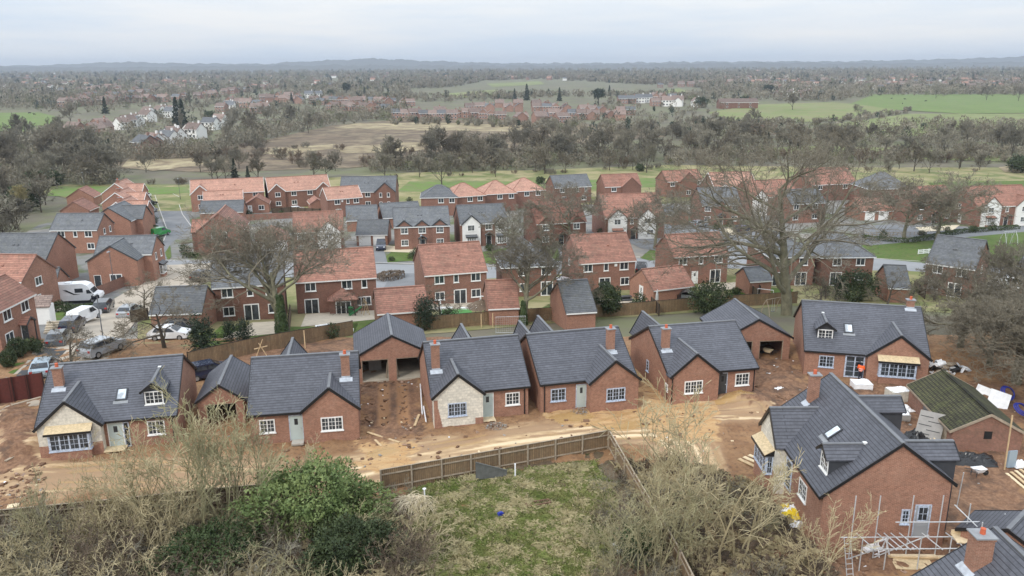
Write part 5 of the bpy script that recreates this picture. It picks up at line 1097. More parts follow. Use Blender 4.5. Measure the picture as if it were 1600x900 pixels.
# grass of the paddock: nobody could count it
def tufts(name, n, poly, mats, hmin, hmax, seed, dens=None, wd=.022):
    rs = random.Random(seed); mb = MB(); q = poly_px(poly); xs = [a[0] for a in q]; ys = [a[1] for a in q]
    for _ in range(n):
        x, y = rs.uniform(min(xs), max(xs)), rs.uniform(min(ys), max(ys))
        if not inpoly(x, y, q): continue
        nn = mnoise.noise(Vector((x * .8, y * .8, seed))) ; mb.m = 0 if nn + rs.gauss(0, .25) < .1 else min(1, len(mats) - 1)
        z = .18; lean = Vector((rs.gauss(0, .6), rs.gauss(0, .6), 0)); hh = rs.uniform(hmin, hmax) * (1 + .7 * nn)
        for _b in range(7):
            a = rs.uniform(0, 6.283); o = Vector((x + rs.gauss(0, .1), y + rs.gauss(0, .1), z)); d = Vector((math.cos(a), math.sin(a), 0)); s = Vector((-d.y, d.x, 0)) * wd
            mb.quad(o - s, o + s, o + (d * .35 + lean * .5) * hh + Vector((0, 0, hh * .8))+ s * .6, o + (d * .55 + lean) * hh + Vector((0, 0, hh * .75)))
    o = mb.build(name, mats, uv=False); tag(o, None, None, None, 'stuff'); return o
tag(tufts('paddock_grass', 22000, [(640,770),(760,745),(930,725),(960,780),(960,905),(900,960),(660,960),(650,850)], ['grass_blade', 'grass_straw'], .12, .30, 3, wd=.012), 'rough green and straw coloured grass filling the fenced paddock', 'grass')
tag(tufts('dead_stalks', 6000, [(-60,1000),(-60,850),(330,815),(600,790),(650,850),(660,1000)], ['bramble', 'twig_tan'], .25, .6, 8), 'dead brown stalks covering the ground below the thicket', 'ground cover')
tag(tufts('bank_stalks', 3500, [(960,735),(1060,720),(1180,760),(1300,900),(1300,960),(1080,960)], ['twig_tan', 'bramble'], .2, .5, 9), 'dead tan stalks on the bank outside the paddock fence', 'ground cover')
# --- woods too far away to count
def far_wood(name, label, pts, n, h, mats, seed, spread=1.0, per=26):
    rs = random.Random(seed); mb = MB(); xs = [p[0] for p in pts]; ys = [p[1] for p in pts]; k = 0; tr = 0
    gmin, gmax = P(800, max(ys)).y, P(800, min(ys)).y
    while k < n and tr < n * 40:
        tr += 1; x, y = rs.uniform(min(xs), max(xs)), rs.uniform(min(ys), max(ys))
        if not inpoly(x, y, pts): continue
        p = P(x, y); k += 1; hh = h * rs.uniform(.55, 1.2); w = hh * rs.uniform(.38, .6) * spread; mb.m = 0 if rs.random() < .62 else (1 if rs.random() < .8 else 2)
        if len(mats) > 3 and rs.random() < .07: mb.m = 3; w *= .7; hh *= 1.15
        s = max(.32, p.y * .00115)
        for _ in range(per):
            d = Vector((rs.gauss(0, 1), rs.gauss(0, 1), rs.gauss(0, 1))).normalized(); c = p + Vector((d.x * w, d.y * w, hh * .56 + d.z * hh * .44)) * 1.0
            a = Vector((rs.gauss(0, 1), rs.gauss(0, 1), rs.gauss(0, 2.0))).normalized() * s * rs.uniform(1.0, 2.6); b = a.cross(d); b = b.normalized() * s * rs.uniform(.25, .6) if b.length > .001 else Vector((s, 0, 0))
            mb.quad(c - b, c + a, c + b, c - a * .8)
    o = mb.build(name, mats, uv=False); tag(o, label, 'wood', None, 'stuff'); return o
WM = ['wood_grey', 'wood_brown', 'wood_olive', 'leaf_conifer']
far_wood('far_wood', 'grey bare wood spread over the whole far plain', [(-250,122),(-250,106),(1850,104),(1850,122)], 5200, 11, WM, 1)
far_wood('far_wood', 'grey brown tree belts among the far houses on the left', [(-250,172),(-250,118),(640,116),(640,146),(560,150),(320,146),(250,160),(60,172)], 3000, 9, WM, 2)
far_wood('far_wood', 'grey bare woods behind the brick estate and the pale fields', [(560,140),(640,114),(1130,114),(1130,150),(1080,135),(1000,132),(850,124),(760,126),(700,138)], 2300, 9, WM, 3)
far_wood('far_wood', 'tree belts among the far red roofs on the right', [(1100,158),(1100,114),(1850,110),(1850,146),(1360,146),(1300,158)], 2400, 9, WM, 4)
far_wood('far_wood', 'grey wood between the left field and the heath', [(100,235),(95,215),(150,205),(200,232),(330,236),(420,200),(500,186),(640,178),(640,186),(520,196),(400,225),(330,250),(170,255)], 330, 7, WM, 5, per=80)
far_wood('far_wood', 'grey hedgerow trees round the brick estate', [(600,196),(640,186),(860,192),(1040,200),(1120,180),(1140,192),(1060,216),(960,212),(760,198)], 190, 4.5, WM, 6, per=80)
far_wood('far_wood', 'bare scrub wood filling the slope under the right fields', [(1040,215),(1130,196),(1300,204),(1500,196),(1850,196),(1850,232),(1500,232),(1300,228),(1100,235)], 420, 6.5, WM, 7, per=80)
far_wood('far_wood', 'dark undergrowth of the middle wooded belt', [(560,270),(640,252),(860,232),(1020,236),(1010,256),(780,268)], 260, 5, ['wood_brown', 'wood_grey', 'wood_olive'], 8, per=95)
far_wood('far_wood', 'dark undergrowth of the left wood', [(0,300),(0,220),(90,220),(160,250),(190,290),(110,292)], 260, 5.5, ['wood_brown', 'wood_grey', 'wood_olive'], 9, per=95)
far_wood('far_wood', 'undergrowth of the right wood', [(1040,262),(1040,236),(1400,240),(1850,236),(1850,256),(1500,256),(1300,256)], 330, 4, ['wood_grey', 'wood_brown', 'wood_olive'], 10, per=80)
far_wood('far_wood', 'mixed dark wood beyond the left gardens', [(-200,430),(-200,280),(0,262),(60,300),(40,345),(0,390)], 150, 6, ['twig_grey', 'leaf_dark', 'leaf_conifer'], 11, per=130)

far_wood('far_wood', 'garden trees round the white houses along the straight road', [(150,235),(180,200),(250,165),(330,160),(500,168),(500,186),(400,205),(310,222),(230,245)], 210, 6, WM, 21, per=36)
far_wood('far_wood', 'trees and hedges behind the long brick rows beyond the heath', [(500,156),(640,150),(900,148),(1130,150),(1120,158),(1040,156),(880,152),(700,160),(600,158)], 300, 7, WM, 22, per=30)
far_wood('far_wood', 'hedgerow along the foot of the left green field', [(-60,222),(0,214),(40,215),(95,196),(100,204),(40,224)], 90, 5, WM, 23, per=50)
far_wood('far_wood', 'hedgerow between the two right hand fields', [(1150,192),(1290,190),(1330,184),(1420,172),(1425,176),(1340,192),(1160,198)], 90, 3.5, WM, 24, per=40)
far_wood('far_wood', 'trees on the near side of the far town, above the right fields', [(1190,158),(1330,154),(1360,144),(1700,142),(1700,148),(1370,150),(1300,160)], 260, 9, WM, 25, per=30)
gsh = [leaf_mesh(51, 700, .2, blob(.8, .8, .6, .6, 3, .3, .4), 'leaf_hedge', 'garden_shrub'), leaf_mesh(52, 700, .2, blob(1.0, .8, .9, .9, 5, .3, .4), 'leaf_dark', 'garden_shrub')]
for i, (px, py) in enumerate(((612,408),(650,404),(700,400),(735,396),(765,392),(840,386),(870,384),(940,372),(1120,358),(1140,354),(1350,372),(1380,374),(1440,368),(1480,364),(1520,362),(1550,360),(300,402),(290,398),(470,400),(520,396),(560,394),(390,340),(440,336),(500,334),(545,322),(640,318),(230,347),(240,350),(236,336),(250,380),(1010,470),(1000,478),(1150,460),(1290,462),(600,512),(520,530),(470,532),(700,508),(870,500),(990,488),(1165,472),(1420,462),(92,482),(60,552),(50,548),(110,494))):
    o = link('garden_shrub', gsh[i % 2], None, P(px, py), i * 1.3); k = .7 + .5 * ((i * 37) % 10) / 10; o.scale = (k, k, k); tag(o, 'small evergreen shrub in one of the estate gardens', 'shrub', 'garden shrubs of the estate')
far_wood('far_wood', 'trees between the scattered houses on the left, beyond the straight road', [(50,176),(60,160),(250,152),(330,150),(500,148),(640,148),(640,180),(500,186),(420,184),(330,164),(250,166),(150,178)], 340, 6.5, WM, 31, per=32)
far_wood('far_wood', 'trees round the large cedar and the farm houses', [(900,196),(930,160),(1010,150),(1130,150),(1190,160),(1130,172),(1100,186),(1000,200)], 130, 5.5, WM, 32, per=32)
# ------------------------------------------------------------------ houses across the valley
def far_house_mesh(W, D, e, pitch, wall, roof, gable=False, two=True, chim=True):
    mb = MB(); r = e + (W if gable else D) / 2 * math.tan(R(pitch)); mb.m = 0
    if gable: mb.prism([(0, 0, -1), (0, 0, e), (W / 2, 0, r), (W, 0, e), (W, 0, -1)], (0, D, 0))
    else: mb.prism([(0, 0, -1), (0, D, -1), (0, D, e), (0, D / 2, r), (0, 0, e)], (W, 0, 0))
    mb.m = 1; k = math.tan(R(pitch)); t = .15; o = .3
    if gable:
        mb.slab([(-o, -o, e + t - o * k), (W / 2, -o, r + t), (W / 2, D + o, r + t), (-o, D + o, e + t - o * k)][::-1], .2); mb.slab([(W / 2, -o, r + t), (W + o, -o, e + t - o * k), (W + o, D + o, e + t - o * k), (W / 2, D + o, r + t)][::-1], .2)
    else:
        mb.slab([(-o, -o, e + t - o * k), (W + o, -o, e + t - o * k), (W + o, D / 2, r + t), (-o, D / 2, r + t)], .2); mb.slab([(-o, D / 2, r + t), (W + o, D / 2, r + t), (W + o, D + o, e + t - o * k), (-o, D + o, e + t - o * k)], .2)
    for z in ((1.0, 3.5) if two else (1.0,)):
        for u in (.2, .5, .8):
            mb.m = 2; mb.box(u * W - .75, -.06, z - .1, u * W + .75, .02, z + 1.25); mb.m = 3; mb.box(u * W - .6, -.09, z, u * W + .6, -.02, z + 1.12)
    mb.m = 2; mb.box(-.3, -.36, e - .2, W + .3, -.26, e + .02)
    if chim: mb.m = 0; mb.box(W * .8, D / 2 - .4, r - .5, W * .8 + .8, D / 2 + .4, r + 1.2)
    return mb.mesh('house', [wall, roof, 'white', 'glass'], False, True)
coursed('tile_brown', (.25,.185,.155), (.19,.14,.118), (.10,.07,.06), .9, .34, .035, .8, patch=.2, rand=.25)
coursed('brick_far', (.33,.19,.145), (.27,.15,.115), (.3,.22,.18), .225, .075, .009, .85, patch=.14, rand=.2)
FB = [far_house_mesh(9, 8, 4.9, 36, 'brick_far', 'tile_brown'), far_house_mesh(7.5, 9, 4.9, 40, 'brick_far', 'tile_brown', True), far_house_mesh(8.5, 7.5, 4.8, 34, 'brick_far', 'slate_old'), far_house_mesh(10, 8, 4.9, 36, 'brick_far', 'tile_brown')]
FW = [far_house_mesh(8.5, 8, 4.9, 40, 'render_white', 'tile_brown'), far_house_mesh(7, 9, 4.9, 42, 'render_white', 'tile_brown', True), far_house_mesh(9, 8, 4.8, 38, 'render_white', 'slate_old')]
RV = random.Random(21)
def far_rows(rows, meshes, label, group, jit=.25, sc=1.0):
    sc *= 1.06
    for (x0, y0, x1, y1, n, rot) in rows:
        for i in range(n):
            t = (i + .5) / n; p = P(x0 + (x1 - x0) * t, y0 + (y1 - y0) * t); o = link('house', RV.choice(meshes), None, p, rot + RV.choice((0, 0, 0, math.pi / 2)) * (1 if jit else 0) + RV.gauss(0, .12)); s = sc * RV.uniform(.9, 1.12); o.scale = (s, s, s); tag(o, label, 'house', group)
far_rows([(186,205,250,176,9,-.45), (205,240,305,212,9,-.5), (252,186,262,178,2,-.4), (310,205,335,196,3,-.3)], FW, 'white rendered house along the straight road left of the heath', 'white houses along the straight road', sc=.85)
far_rows([(110,222,165,206,4,-.4), (200,243,225,236,2,-.5)], FB, 'brown roofed brick house at the near end of the straight road', 'brick houses at the straight road')
far_rows([(605,186,705,187,7,.1), (690,183,780,188,7,.1), (800,192,880,193,5,.3), (850,186,985,189,9,.1), (720,174,900,175,12,.1), (900,178,985,180,6,.2), (780,168,870,170,6,0)], FB, 'brown roofed brick house in the compact estate beyond the heath', 'houses of the brick estate beyond the heath', sc=.82)
far_rows([(505,172,600,176,11,.1), (500,163,640,166,14,.1), (400,158,500,164,9,.1), (345,164,400,170,4,0)], FB, 'brick house in the long row left of the brick estate', 'houses in the long row beyond the heath', sc=.9)
far_rows([(330,176,380,168,4,-.2), (385,178,420,176,3,0), (420,158,500,152,5,.1)], FW + FB, 'pale or brick house among the trees right of the firs', 'houses among the trees right of the firs')
far_rows([(85,168,240,158,18,-.2), (110,158,240,148,11,-.1), (130,146,330,138,6,0), (330,150,420,138,9,0), (40,150,180,140,10,.1), (240,160,330,152,8,.1)], FB, 'brick house among the trees on the far left', 'houses among the far left trees')
far_rows([(960,163,1050,158,7,.1), (1010,166,1090,167,5,0)], FB + FW, 'house beside the large cedar right of the brick estate', 'houses by the large right cedar')
far_rows([(1215,152,1290,151,6,0)], FB + FW, 'low farm house at the top of the pale field', 'farm houses at the top of the pale field', sc=.9)
far_rows([(1020,137,1130,134,7,0), (1130,132,1330,128,14,0), (1330,136,1600,134,16,0)], FB, 'small red roofed house among trees in the far right town', 'houses of the far right town')
far_rows([(1160,130,1240,124,3,0)], FW, 'small white house among trees in the far right town', 'white houses of the far right town')
rs = random.Random(55); HM = []
mb = MB()
for i in range(520):
    px, py = rs.choice(((rs.uniform(1100, 1700), rs.uniform(112, 142)), (rs.uniform(1100, 1700), rs.uniform(112, 132)), (rs.uniform(-50, 640), rs.uniform(116, 140)), (rs.uniform(500, 1100), rs.uniform(113, 126)))); p = P(px, py); a = rs.choice((.1, .1, -.5, 1.4)); T4 = Matrix.Translation(p) @ Matrix.Rotation(a, 4, 'Z'); w, d, e = rs.uniform(8, 15), rs.uniform(7, 9), rs.uniform(4.5, 5.5)
    mb.m = 0 if rs.random() < .7 else 1; mb.prism([T4 @ Vector(v) for v in ((0, 0, -1), (0, d, -1), (0, d, e), (0, d / 2, e + 2.4), (0, 0, e))], T4.to_3x3() @ Vector((w, 0, 0)))
    mb.m = 2 + rs.randrange(3); mb.slab([T4 @ Vector(v) for v in ((-.3, -.3, e + .0), (w + .3, -.3, e + .0), (w + .3, d / 2, e + 2.7), (-.3, d / 2, e + 2.7))], .2); mb.slab([T4 @ Vector(v) for v in ((-.3, d / 2, e + 2.7), (w + .3, d / 2, e + 2.7), (w + .3, d + .3, e), (-.3, d + .3, e))], .2)
tag(mb.build('far_town', ['brick_far', 'render_white', 'tile_brown', 'tile_pink', 'slate_old']), 'countless small roofs of the far town among trees towards the horizon', 'town', None, 'stuff')
lb = far_house_mesh(34, 9, 5.2, 36, 'brick_old', 'tile_brown'); o = link('brick_mansion', lb, None, P(1124, 170), .05); tag(o, 'long brown brick house with white windows between two dark evergreens', 'house')
o = link('white_works', MB().box(0, 0, -2, 150, 40, 9).box(10, 5, 9, 60, 35, 11).mesh('white_works', 'render_white'), None, P(350, 108.5)); tag(o, 'long low white works building far away on the left skyline', 'building')
# the old railway bridge in the scrub
mb = MB(); n = 10; pts = [(-7, 0, -1), (-2, 0, -1)] + [(-2 * math.cos(math.pi * i / n), 0, 2.2 + 1.8 * math.sin(math.pi * i / n)) for i in range(n + 1)] + [(2, 0, -1), (7, 0, -1), (7, 0, 5), (-7, 0, 5)]
o = mb.prism(pts, (0, 4, 0)).build('bridge', 'brick_barn', loc=P(1193, 210)); tag(o, 'small old arched brick bridge in the scrub below the pale field', 'bridge')
# ------------------------------------------------------------------ vehicles
def car_parts(L, prof, wid, tops, win, wheels, wr, colour, extra=()):
    """a body lofted from its side profile (x forward, z up), glass, wheels and lamps"""
    z0, z1 = tops; hw = lambda z: wid / 2 * (1 if z < z0 else 1 - .2 * (z - z0) / (z1 - z0))
    b = MB(); n = len(prof); a = [(x, -hw(z), z) for x, z in prof]; c = [(x, hw(z), z) for x, z in prof]
    b.add(a + c, [tuple(range(n)), tuple(reversed(range(n, 2 * n)))] + [((i + 1) % n, i, n + i, n + (i + 1) % n) for i in range(n)])
    body = b.mesh('body', colour, False, False); bm = bmesh.new(); bm.from_mesh(body); bmesh.ops.triangulate(bm, faces=[f for f in bm.faces if len(f.verts) > 4]); bm.to_mesh(body); bm.free()
    side = []
    for sg in (-1, 1):
        for poly in win[0]:
            g = MB(); g.quad(*[(x, sg * (hw(z) + .012), z) for x, z in (poly if sg < 0 else poly[::-1])]); side.append(g.mesh('side_window', 'car_glass', False, False))
    scr = []
    for (x0, za, x1, zb) in win[1]:
        g = MB(); dx = .02 if x0 > 0 else -.02; g.quad((x0 + dx, -hw(za) * .9, za + .012), (x0 + dx, hw(za) * .9, za + .012), (x1 + dx, hw(zb) * .88, zb + .012), (x1 + dx, -hw(zb) * .88, zb + .012)); scr.append(g.mesh('windscreen', 'car_glass', False, False))
    k = 14; t = MB(); t.tube([(0, -.1, 0), (0, .1, 0)], [wr, wr], k, True); w = t.mesh('wheel', 'tyre', True, False)
    rim = MB().tube([(0, -.115, 0), (0, .115, 0)], [wr * .6] * 2, k, True).mesh('rim', 'rim', False, False)
    front = max(x for x, z in prof); back = min(x for x, z in prof); hl = MB().box(-.06, -.16, -.07, .03, .16, .07).mesh('headlight', 'lamp_clear', False, False); tl = MB().box(-.03, -.13, -.1, .05, .13, .1).mesh('tail_light', 'lamp_red', False, False)
    return dict(body=body, side=side, scr=scr, w=w, rim=rim, hl=hl, tl=tl, wheels=wheels, wr=wr, wid=wid, front=front, back=back, lz=extra[0] if extra else .68)
def put_car(name, label, cat, k, p, rz):
    r = thing(name, label, cat, p, rz); b = link('body', k['body'], r)
    for s in k['side']: link('side_window', s, b)
    for s in k['scr']: link('windscreen', s, b)
    for x in k['wheels']:
        for sg in (-1, 1): w = link('wheel', k['w'], r, (x, sg * (k['wid'] / 2 - .1), k['wr'])); link('rim', k['rim'], w)
    for sg in (-1, 1): link('headlight', k['hl'], r, (k['front'] - .05, sg * (k['wid'] / 2 - .3), k['lz'])); link('tail_light', k['tl'], r, (k['back'] + .02, sg * (k['wid'] / 2 - .22), k['lz'] + .12))
    return r
HB = [(-2.1,.28),(2.05,.26),(2.12,.5),(2.05,.78),(1.15,.98),(.35,1.46),(-1.35,1.48),(-1.95,1.05),(-2.12,.9),(-2.15,.5)]
SUV = [(-2.2,.32),(2.15,.30),(2.24,.6),(2.15,.95),(1.25,1.12),(.55,1.66),(-1.75,1.68),(-2.15,1.15),(-2.24,.95),(-2.25,.55)]
VAN = [(-2.2,.35),(2.15,.32),(2.25,.6),(2.15,.95),(1.5,1.15),(.85,1.82),(-2.1,1.86),(-2.22,1.6),(-2.25,.6)]
MH = [(-3.5,.45),(3.3,.4),(3.45,.75),(3.35,1.15),(2.65,1.35),(2.2,2.0),(1.9,2.55),(1.2,2.85),(-3.35,2.8),(-3.5,2.6)]
def kinds_of(c):
    return {'hatch': car_parts(4.2, HB, 1.78, (.95, 1.48), ([[(-1.5,1.02),(-.3,1.0),(-.3,1.38),(-1.25,1.38)], [(-.22,1.0),(.85,.99),(.3,1.38),(-.22,1.38)]], [(1.08,1.02,.42,1.43), (-1.9,1.08,-1.4,1.44)]), (1.3, -1.3), .31, c),
            'suv': car_parts(4.4, SUV, 1.88, (1.08, 1.68), ([[(-1.9,1.18),(-.4,1.15),(-.4,1.56),(-1.7,1.56)], [(-.3,1.15),(1.0,1.13),(.5,1.56),(-.3,1.56)]], [(1.2,1.16,.6,1.62), (-2.12,1.22,-1.8,1.62)]), (1.4, -1.35), .36, c, (.82,)),
            'van': car_parts(4.4, VAN, 1.85, (1.1, 1.86), ([[(.0,1.2),(1.25,1.18),(.75,1.7),(.0,1.7)]], [(1.45,1.2,.92,1.76)]), (1.45, -1.35), .32, c, (.78,))}
KC = {}
def car(label, c, kind, a, b, cat='car', name='parked_car'):
    """stands on the ground between photo points a (tail) and b (nose)"""
    if c not in KC: KC[c] = kinds_of(c)
    pa, pb = P(*a), P(*b); m = (pa + pb) / 2; d = pb - pa; m.z = terr(m.y) + .14; r = put_car(name, label, cat, KC[c][kind], m, math.atan2(d.y, d.x)); return r
car('small white van parked in the muddy lane', 'car_white', 'van', (118,508), (148,500), 'van', 'parked_van'); car('dark grey estate car parked ahead of the white van', 'car_dark', 'suv', (152,494), (174,481)); car('dark blue car parked behind the white van', 'car_navy', 'suv', (104,524), (124,512))
car('dark grey car behind bare twigs in the muddy lane, second behind the white van', 'car_grey', 'hatch', (82,546), (104,530)); car('silver car with dark windows behind the roof of the left end bungalow', 'car_silver', 'suv', (146,560), (176,548)); car('pale blue car beside the red hoarding', 'car_lightblue', 'hatch', (66,592), (76,576))
car('silver car under the spreading bare tree by the slate garage', 'car_silver', 'hatch', (190,499), (216,489)); car('white sports car under the spreading bare tree near the site fence', 'car_white', 'hatch', (240,531), (292,530)); car('dark car partly hidden behind the white sports car', 'car_dark', 'hatch', (262,521), (300,520))
car('dark estate car parked where the muddy lane meets the estate road', 'car_dark', 'suv', (306,442), (328,434)); car('green and white van at the end of the left close', 'van_green', 'van', (240,371), (260,367), 'van', 'parked_van'); car('silver car among the hedges of the left close', 'car_silver', 'hatch', (228,334), (242,331)); car('dark car in the left close by the farthest pink house', 'car_dark', 'hatch', (226,322), (240,320))
car('dark car facing us on the drive before the white double garage', 'car_navy', 'suv', (596,386), (595,394)); car('silver car parked by the dark slate garage', 'car_silver', 'hatch', (1082,356), (1103,353)); car('blue car on the drive behind the great oak', 'car_blue', 'suv', (1150,367), (1169,362)); car('dark car beside the red tiled garage with the white side door', 'car_dark', 'suv', (1001,432), (1003,420))
car('white van half hidden behind bare twigs on the right', 'car_white', 'van', (1552,456), (1572,448), 'van', 'parked_van'); car('white car beside the turned slate house at the right edge', 'car_white', 'suv', (1582,486), (1604,480)); car('white car between the hipped slate house and the red roofed house', 'car_white', 'suv', (872,453), (886,449)); car('dark blue car behind the narrow new garage', 'car_navy', 'hatch', (318,592), (337,588)); car('white car in the back court before the pink house', 'car_white', 'hatch', (457,332), (472,331)); car('white car in the far close by the green verge', 'car_white', 'hatch', (224,312), (234,307))
# motorhome
kk = car_parts(7, MH, 2.25, (2.2, 2.85), ([[(-3.0,1.75),(-2.1,1.75),(-2.1,2.2),(-3.0,2.2)], [(.2,1.6),(1.3,1.6),(1.3,2.2),(.2,2.2)], [(1.75,1.4),(2.5,1.4),(2.15,1.95),(1.75,1.95)]], [(2.62,1.4,2.22,1.98)]), (2.4, -1.9), .36, 'car_white', (.85,))
pa, pb = P(86, 474), P(157, 471); m_ = (pa + pb) / 2; m_.z = terr(m_.y) + .15; d = pb - pa; r = put_car('motorhome', 'white motorhome with dark swooping stripes on the drive by the lane', 'motorhome', kk, m_, math.atan2(d.y, d.x))
for sg in (-1, 1):
    g = MB(); y = sg * 1.14; g.prism([(2.3, y, .45), (3.4, y, .45), (3.42, y, 1.1), (2.6, y, 1.3), (2.3, y, 1.0)], (0, .01 * sg, 0)); g.build('dark_panel', 'car_dark', r, uv=False)
    g = MB(); g.prism([(-1.4, y, 2.05), (-.9, y, 2.05), (.1, y, 1.45), (.9, y, 1.3), (.0, y, 1.3)], (0, .01 * sg, 0)); g.build('stripe', 'car_dark', r, uv=False)
MB().box(-1.2, -.5, 2.84, -.4, .3, 2.98).build('roof_vent', 'plastic_white', r, uv=False)
# ------------------------------------------------------------------ fences, posts, lamps
def fence(label, pts, h=1.8, mat='fence_wood', post=2.4, side=1, name='fence', rail='timber_weathered', z0=0.1, px=True):
    g = [P(*p) if px else Vector(p) for p in pts]; o0 = g[0].copy(); r = thing(name, label, 'fence', o0); pan = None
    for a, b in zip(g[:-1], g[1:]):
        d = b - a; d.z = 0; n = max(1, round(d.length / post)); s = Vector((-d.y, d.x, 0)).normalized() * side
        for i in range(n):
            p, q = a.lerp(b, i / n), a.lerp(b, (i + 1) / n); p.z, q.z = terr(p.y), terr(q.y)
            p -= o0; q -= o0; m = MB(); u = Vector((0, 0, 1))
            m.prism([p + u * z0 - u * .4, q + u * z0 - u * .4, q + u * h, p + u * h], s * .03); w = m.build('panel', mat, r)
            if rail:
                for zz in (.45, h - .35):
                    MB().bar(p - s * .04 + u * zz, q - s * .04 + u * zz, .05, .09).build('rail', rail, w, uv=False)
                MB().bar(p + u * (h + .015), q + u * (h + .015), .09, .035).build('capping', rail, w, uv=False)
            MB().box(-.05, -.05, -.3, .05, .05, h + .06).build('post', rail or mat, r, p - s * .07, math.atan2(d.y, d.x), uv=False)
        MB().box(-.05, -.05, -.3, .05, .05, h + .06).build('post', rail or mat, r, Vector((b.x - o0.x, b.y - o0.y, terr(b.y) - o0.z)) - s * .07, math.atan2(d.y, d.x), uv=False)
    return r
fence('close boarded wooden fence with pale rails along the paddock, running back from the corner', [(596,771),(780,737),(950,706)], 1.75, side=1); fence('close boarded wooden fence running down the right side of the paddock', [(951,706),(1062,905),(1100,985)], 1.75, side=1)
fence('dark weathered fence behind the bottom left thicket', [(-60,842),(0,831),(180,813),(330,796),(420,788)], 1.5, 'fence_dark', rail='timber_weathered')
fence('long wooden fence between the building site and the back gardens, left part', [(296,577),(340,566),(440,545),(552,524)], 1.7, 'fence_wood', rail='fence_dark', side=-1); fence('long wooden fence between the building site and the back gardens, right part', [(655,517),(800,505),(1000,492),(1110,482),(1245,474)], 1.7, 'fence_wood', rail='fence_dark', side=-1)
fence('tall red brown hoarding of plain sheets at the left edge of the site', [(-60,640),(0,634),(72,622)], 2.4, 'hoarding_red', 1.25, rail=None, name='hoarding')
for lab, pts in (('garden fence between the two left slate and red houses', [(455,495),(452,525)]), ('garden fence right of the wide red roofed house', [(592,488),(612,520)]), ('garden fence left of the dark round bush', [(888,492),(900,500)]), ('garden fence right of the round bush lawn', [(1018,482),(1030,494)]), ('garden fence left of the great oak', [(1160,452),(1185,470)]), ('garden fence between the hipped pair', [(1283,442),(1290,468)]), ('garden fence left of the turned slate house', [(1428,455),(1445,468)]), ('fence before the slate garage by the lane', [(205,505),(232,500)]), ('garden fence behind the artificial lawn, left side', [(668,484),(672,512)]), ('garden fence in the pink back court', [(425,335),(455,333),(500,336)])): fence(lab, pts, 1.6, 'fence_dark', rail=None)
def wall_thing(label, pts, h, mat='brick_old', t=.22):
    g = [P(*p) for p in pts]; o0 = g[0].copy(); mb = MB()
    for a, b in zip(g[:-1], g[1:]): mb.prism([a - o0 - Vector((0,0,.4)), b - o0 - Vector((0,0,.4)), b - o0 + Vector((0,0,h)), a - o0 + Vector((0,0,h))], Vector((0, t, 0)))
    tag(mb.build('garden_wall', mat, loc=o0), label, 'wall')
wall_thing('brick garden wall curving round the corner house by the lane', [(152,466),(200,446),(232,432)], 1.7); wall_thing('long brick garden wall in front of the back court', [(385,345),(480,340)], 1.5); wall_thing('brick garden wall beside the back court garage', [(540,330),(590,345)], 1.6)
def lamp(label, base, h=6):
    p = P(*base); r = thing('street_lamp', label, 'street lamp', p); MB().tube([(0, 0, -.2), (0, 0, 1.2), (0, 0, 1.22), (0, 0, h)], [.09, .09, .06, .045], 8, True).build('pole', 'dark_grey', r, smooth=True, uv=False); MB().box(-.12, -.6, h - .02, .12, .1, h + .09).build('lamp_head', 'car_silver', r, uv=False)
lamp('black street lamp rising from the muddy lane behind the left end bungalow', (164,548)); lamp('street lamp by the wall of the corner slate house', (179,452)); lamp('street lamp on the green verge at the end of the left close', (133,300)); lamp('street lamp beside the curve of the left close', (282,312)); lamp('street lamp on the estate road by the hedge island', (660,421)); lamp('street lamp on the right green', (1345,398))
# ------------------------------------------------------------------ gardens and green
def T_(mb, name, mat, label, cat, p, rz=0, group=None): o = mb.build(name, mat, None, p, rz, uv=False); tag(o, label, cat, group); return o
def swing(label, p, rz, w, h, mat, seats=2):
    r = thing('swing_frame', label, 'swing', p, rz)
    for sx in (-1, 1):
        m = MB()
        for sy in (-1, 1): m.tube([(sx * w / 2, sy * h * .35, 0), (sx * w / 2, sy * h * .22, h * .6), (sx * w / 2, 0, h)], [.05] * 3, 6)
        m.build('leg_frame', mat, r, uv=False)
    MB().tube([(-w / 2, 0, h), (w / 2, 0, h)], [.05] * 2, 6).build('top_bar', mat, r, uv=False)
    for i in range(seats):
        x = (-.25 + .5 * i) * w if seats > 1 else 0; s = MB().box(x - .22, -.1, .45, x + .22, .1, .49).build('seat', 'plastic_black', r, uv=False); MB().bar((x - .2, 0, .49), (x - .2, 0, h), .02).bar((x + .2, 0, .49), (x + .2, 0, h), .02).build('chain', 'galv', s, uv=False)
swing('pale steel playground swing with arched legs on the right green', P(1575, 384), .2, 2.6, 2.9, 'galv'); swing('white garden swing frame beside the artificial lawn, left', P(679, 492), .3, 1.6, 2.0, 'plastic_white', 1); swing('white garden swing frame beside the artificial lawn, right', P(760, 486), -.4, 1.6, 2.0, 'plastic_white', 1)
swing('leaning timber swing frame behind the new double garage', P(1207, 492), .5, 2.6, 2.2, 'timber_weathered', 1)
g = MB(); g.tube([(-1.1,0,0),(-1.1,0,1.7),(1.1,0,1.7),(1.1,0,0)], [.05]*4, 6); g.tube([(-1.1,0,1.7),(-1.1,.9,0),(1.1,.9,0),(1.1,0,1.7)], [.035]*4, 6); T_(g, 'goal', 'plastic_white', 'white football goal frame on the lawn left of the great oak', 'goal', P(1195, 470), -.5)
r = thing('climbing_frame', 'garden climbing frame with a green slide before the wide red roofed house', 'slide', P(568, 494), .4)
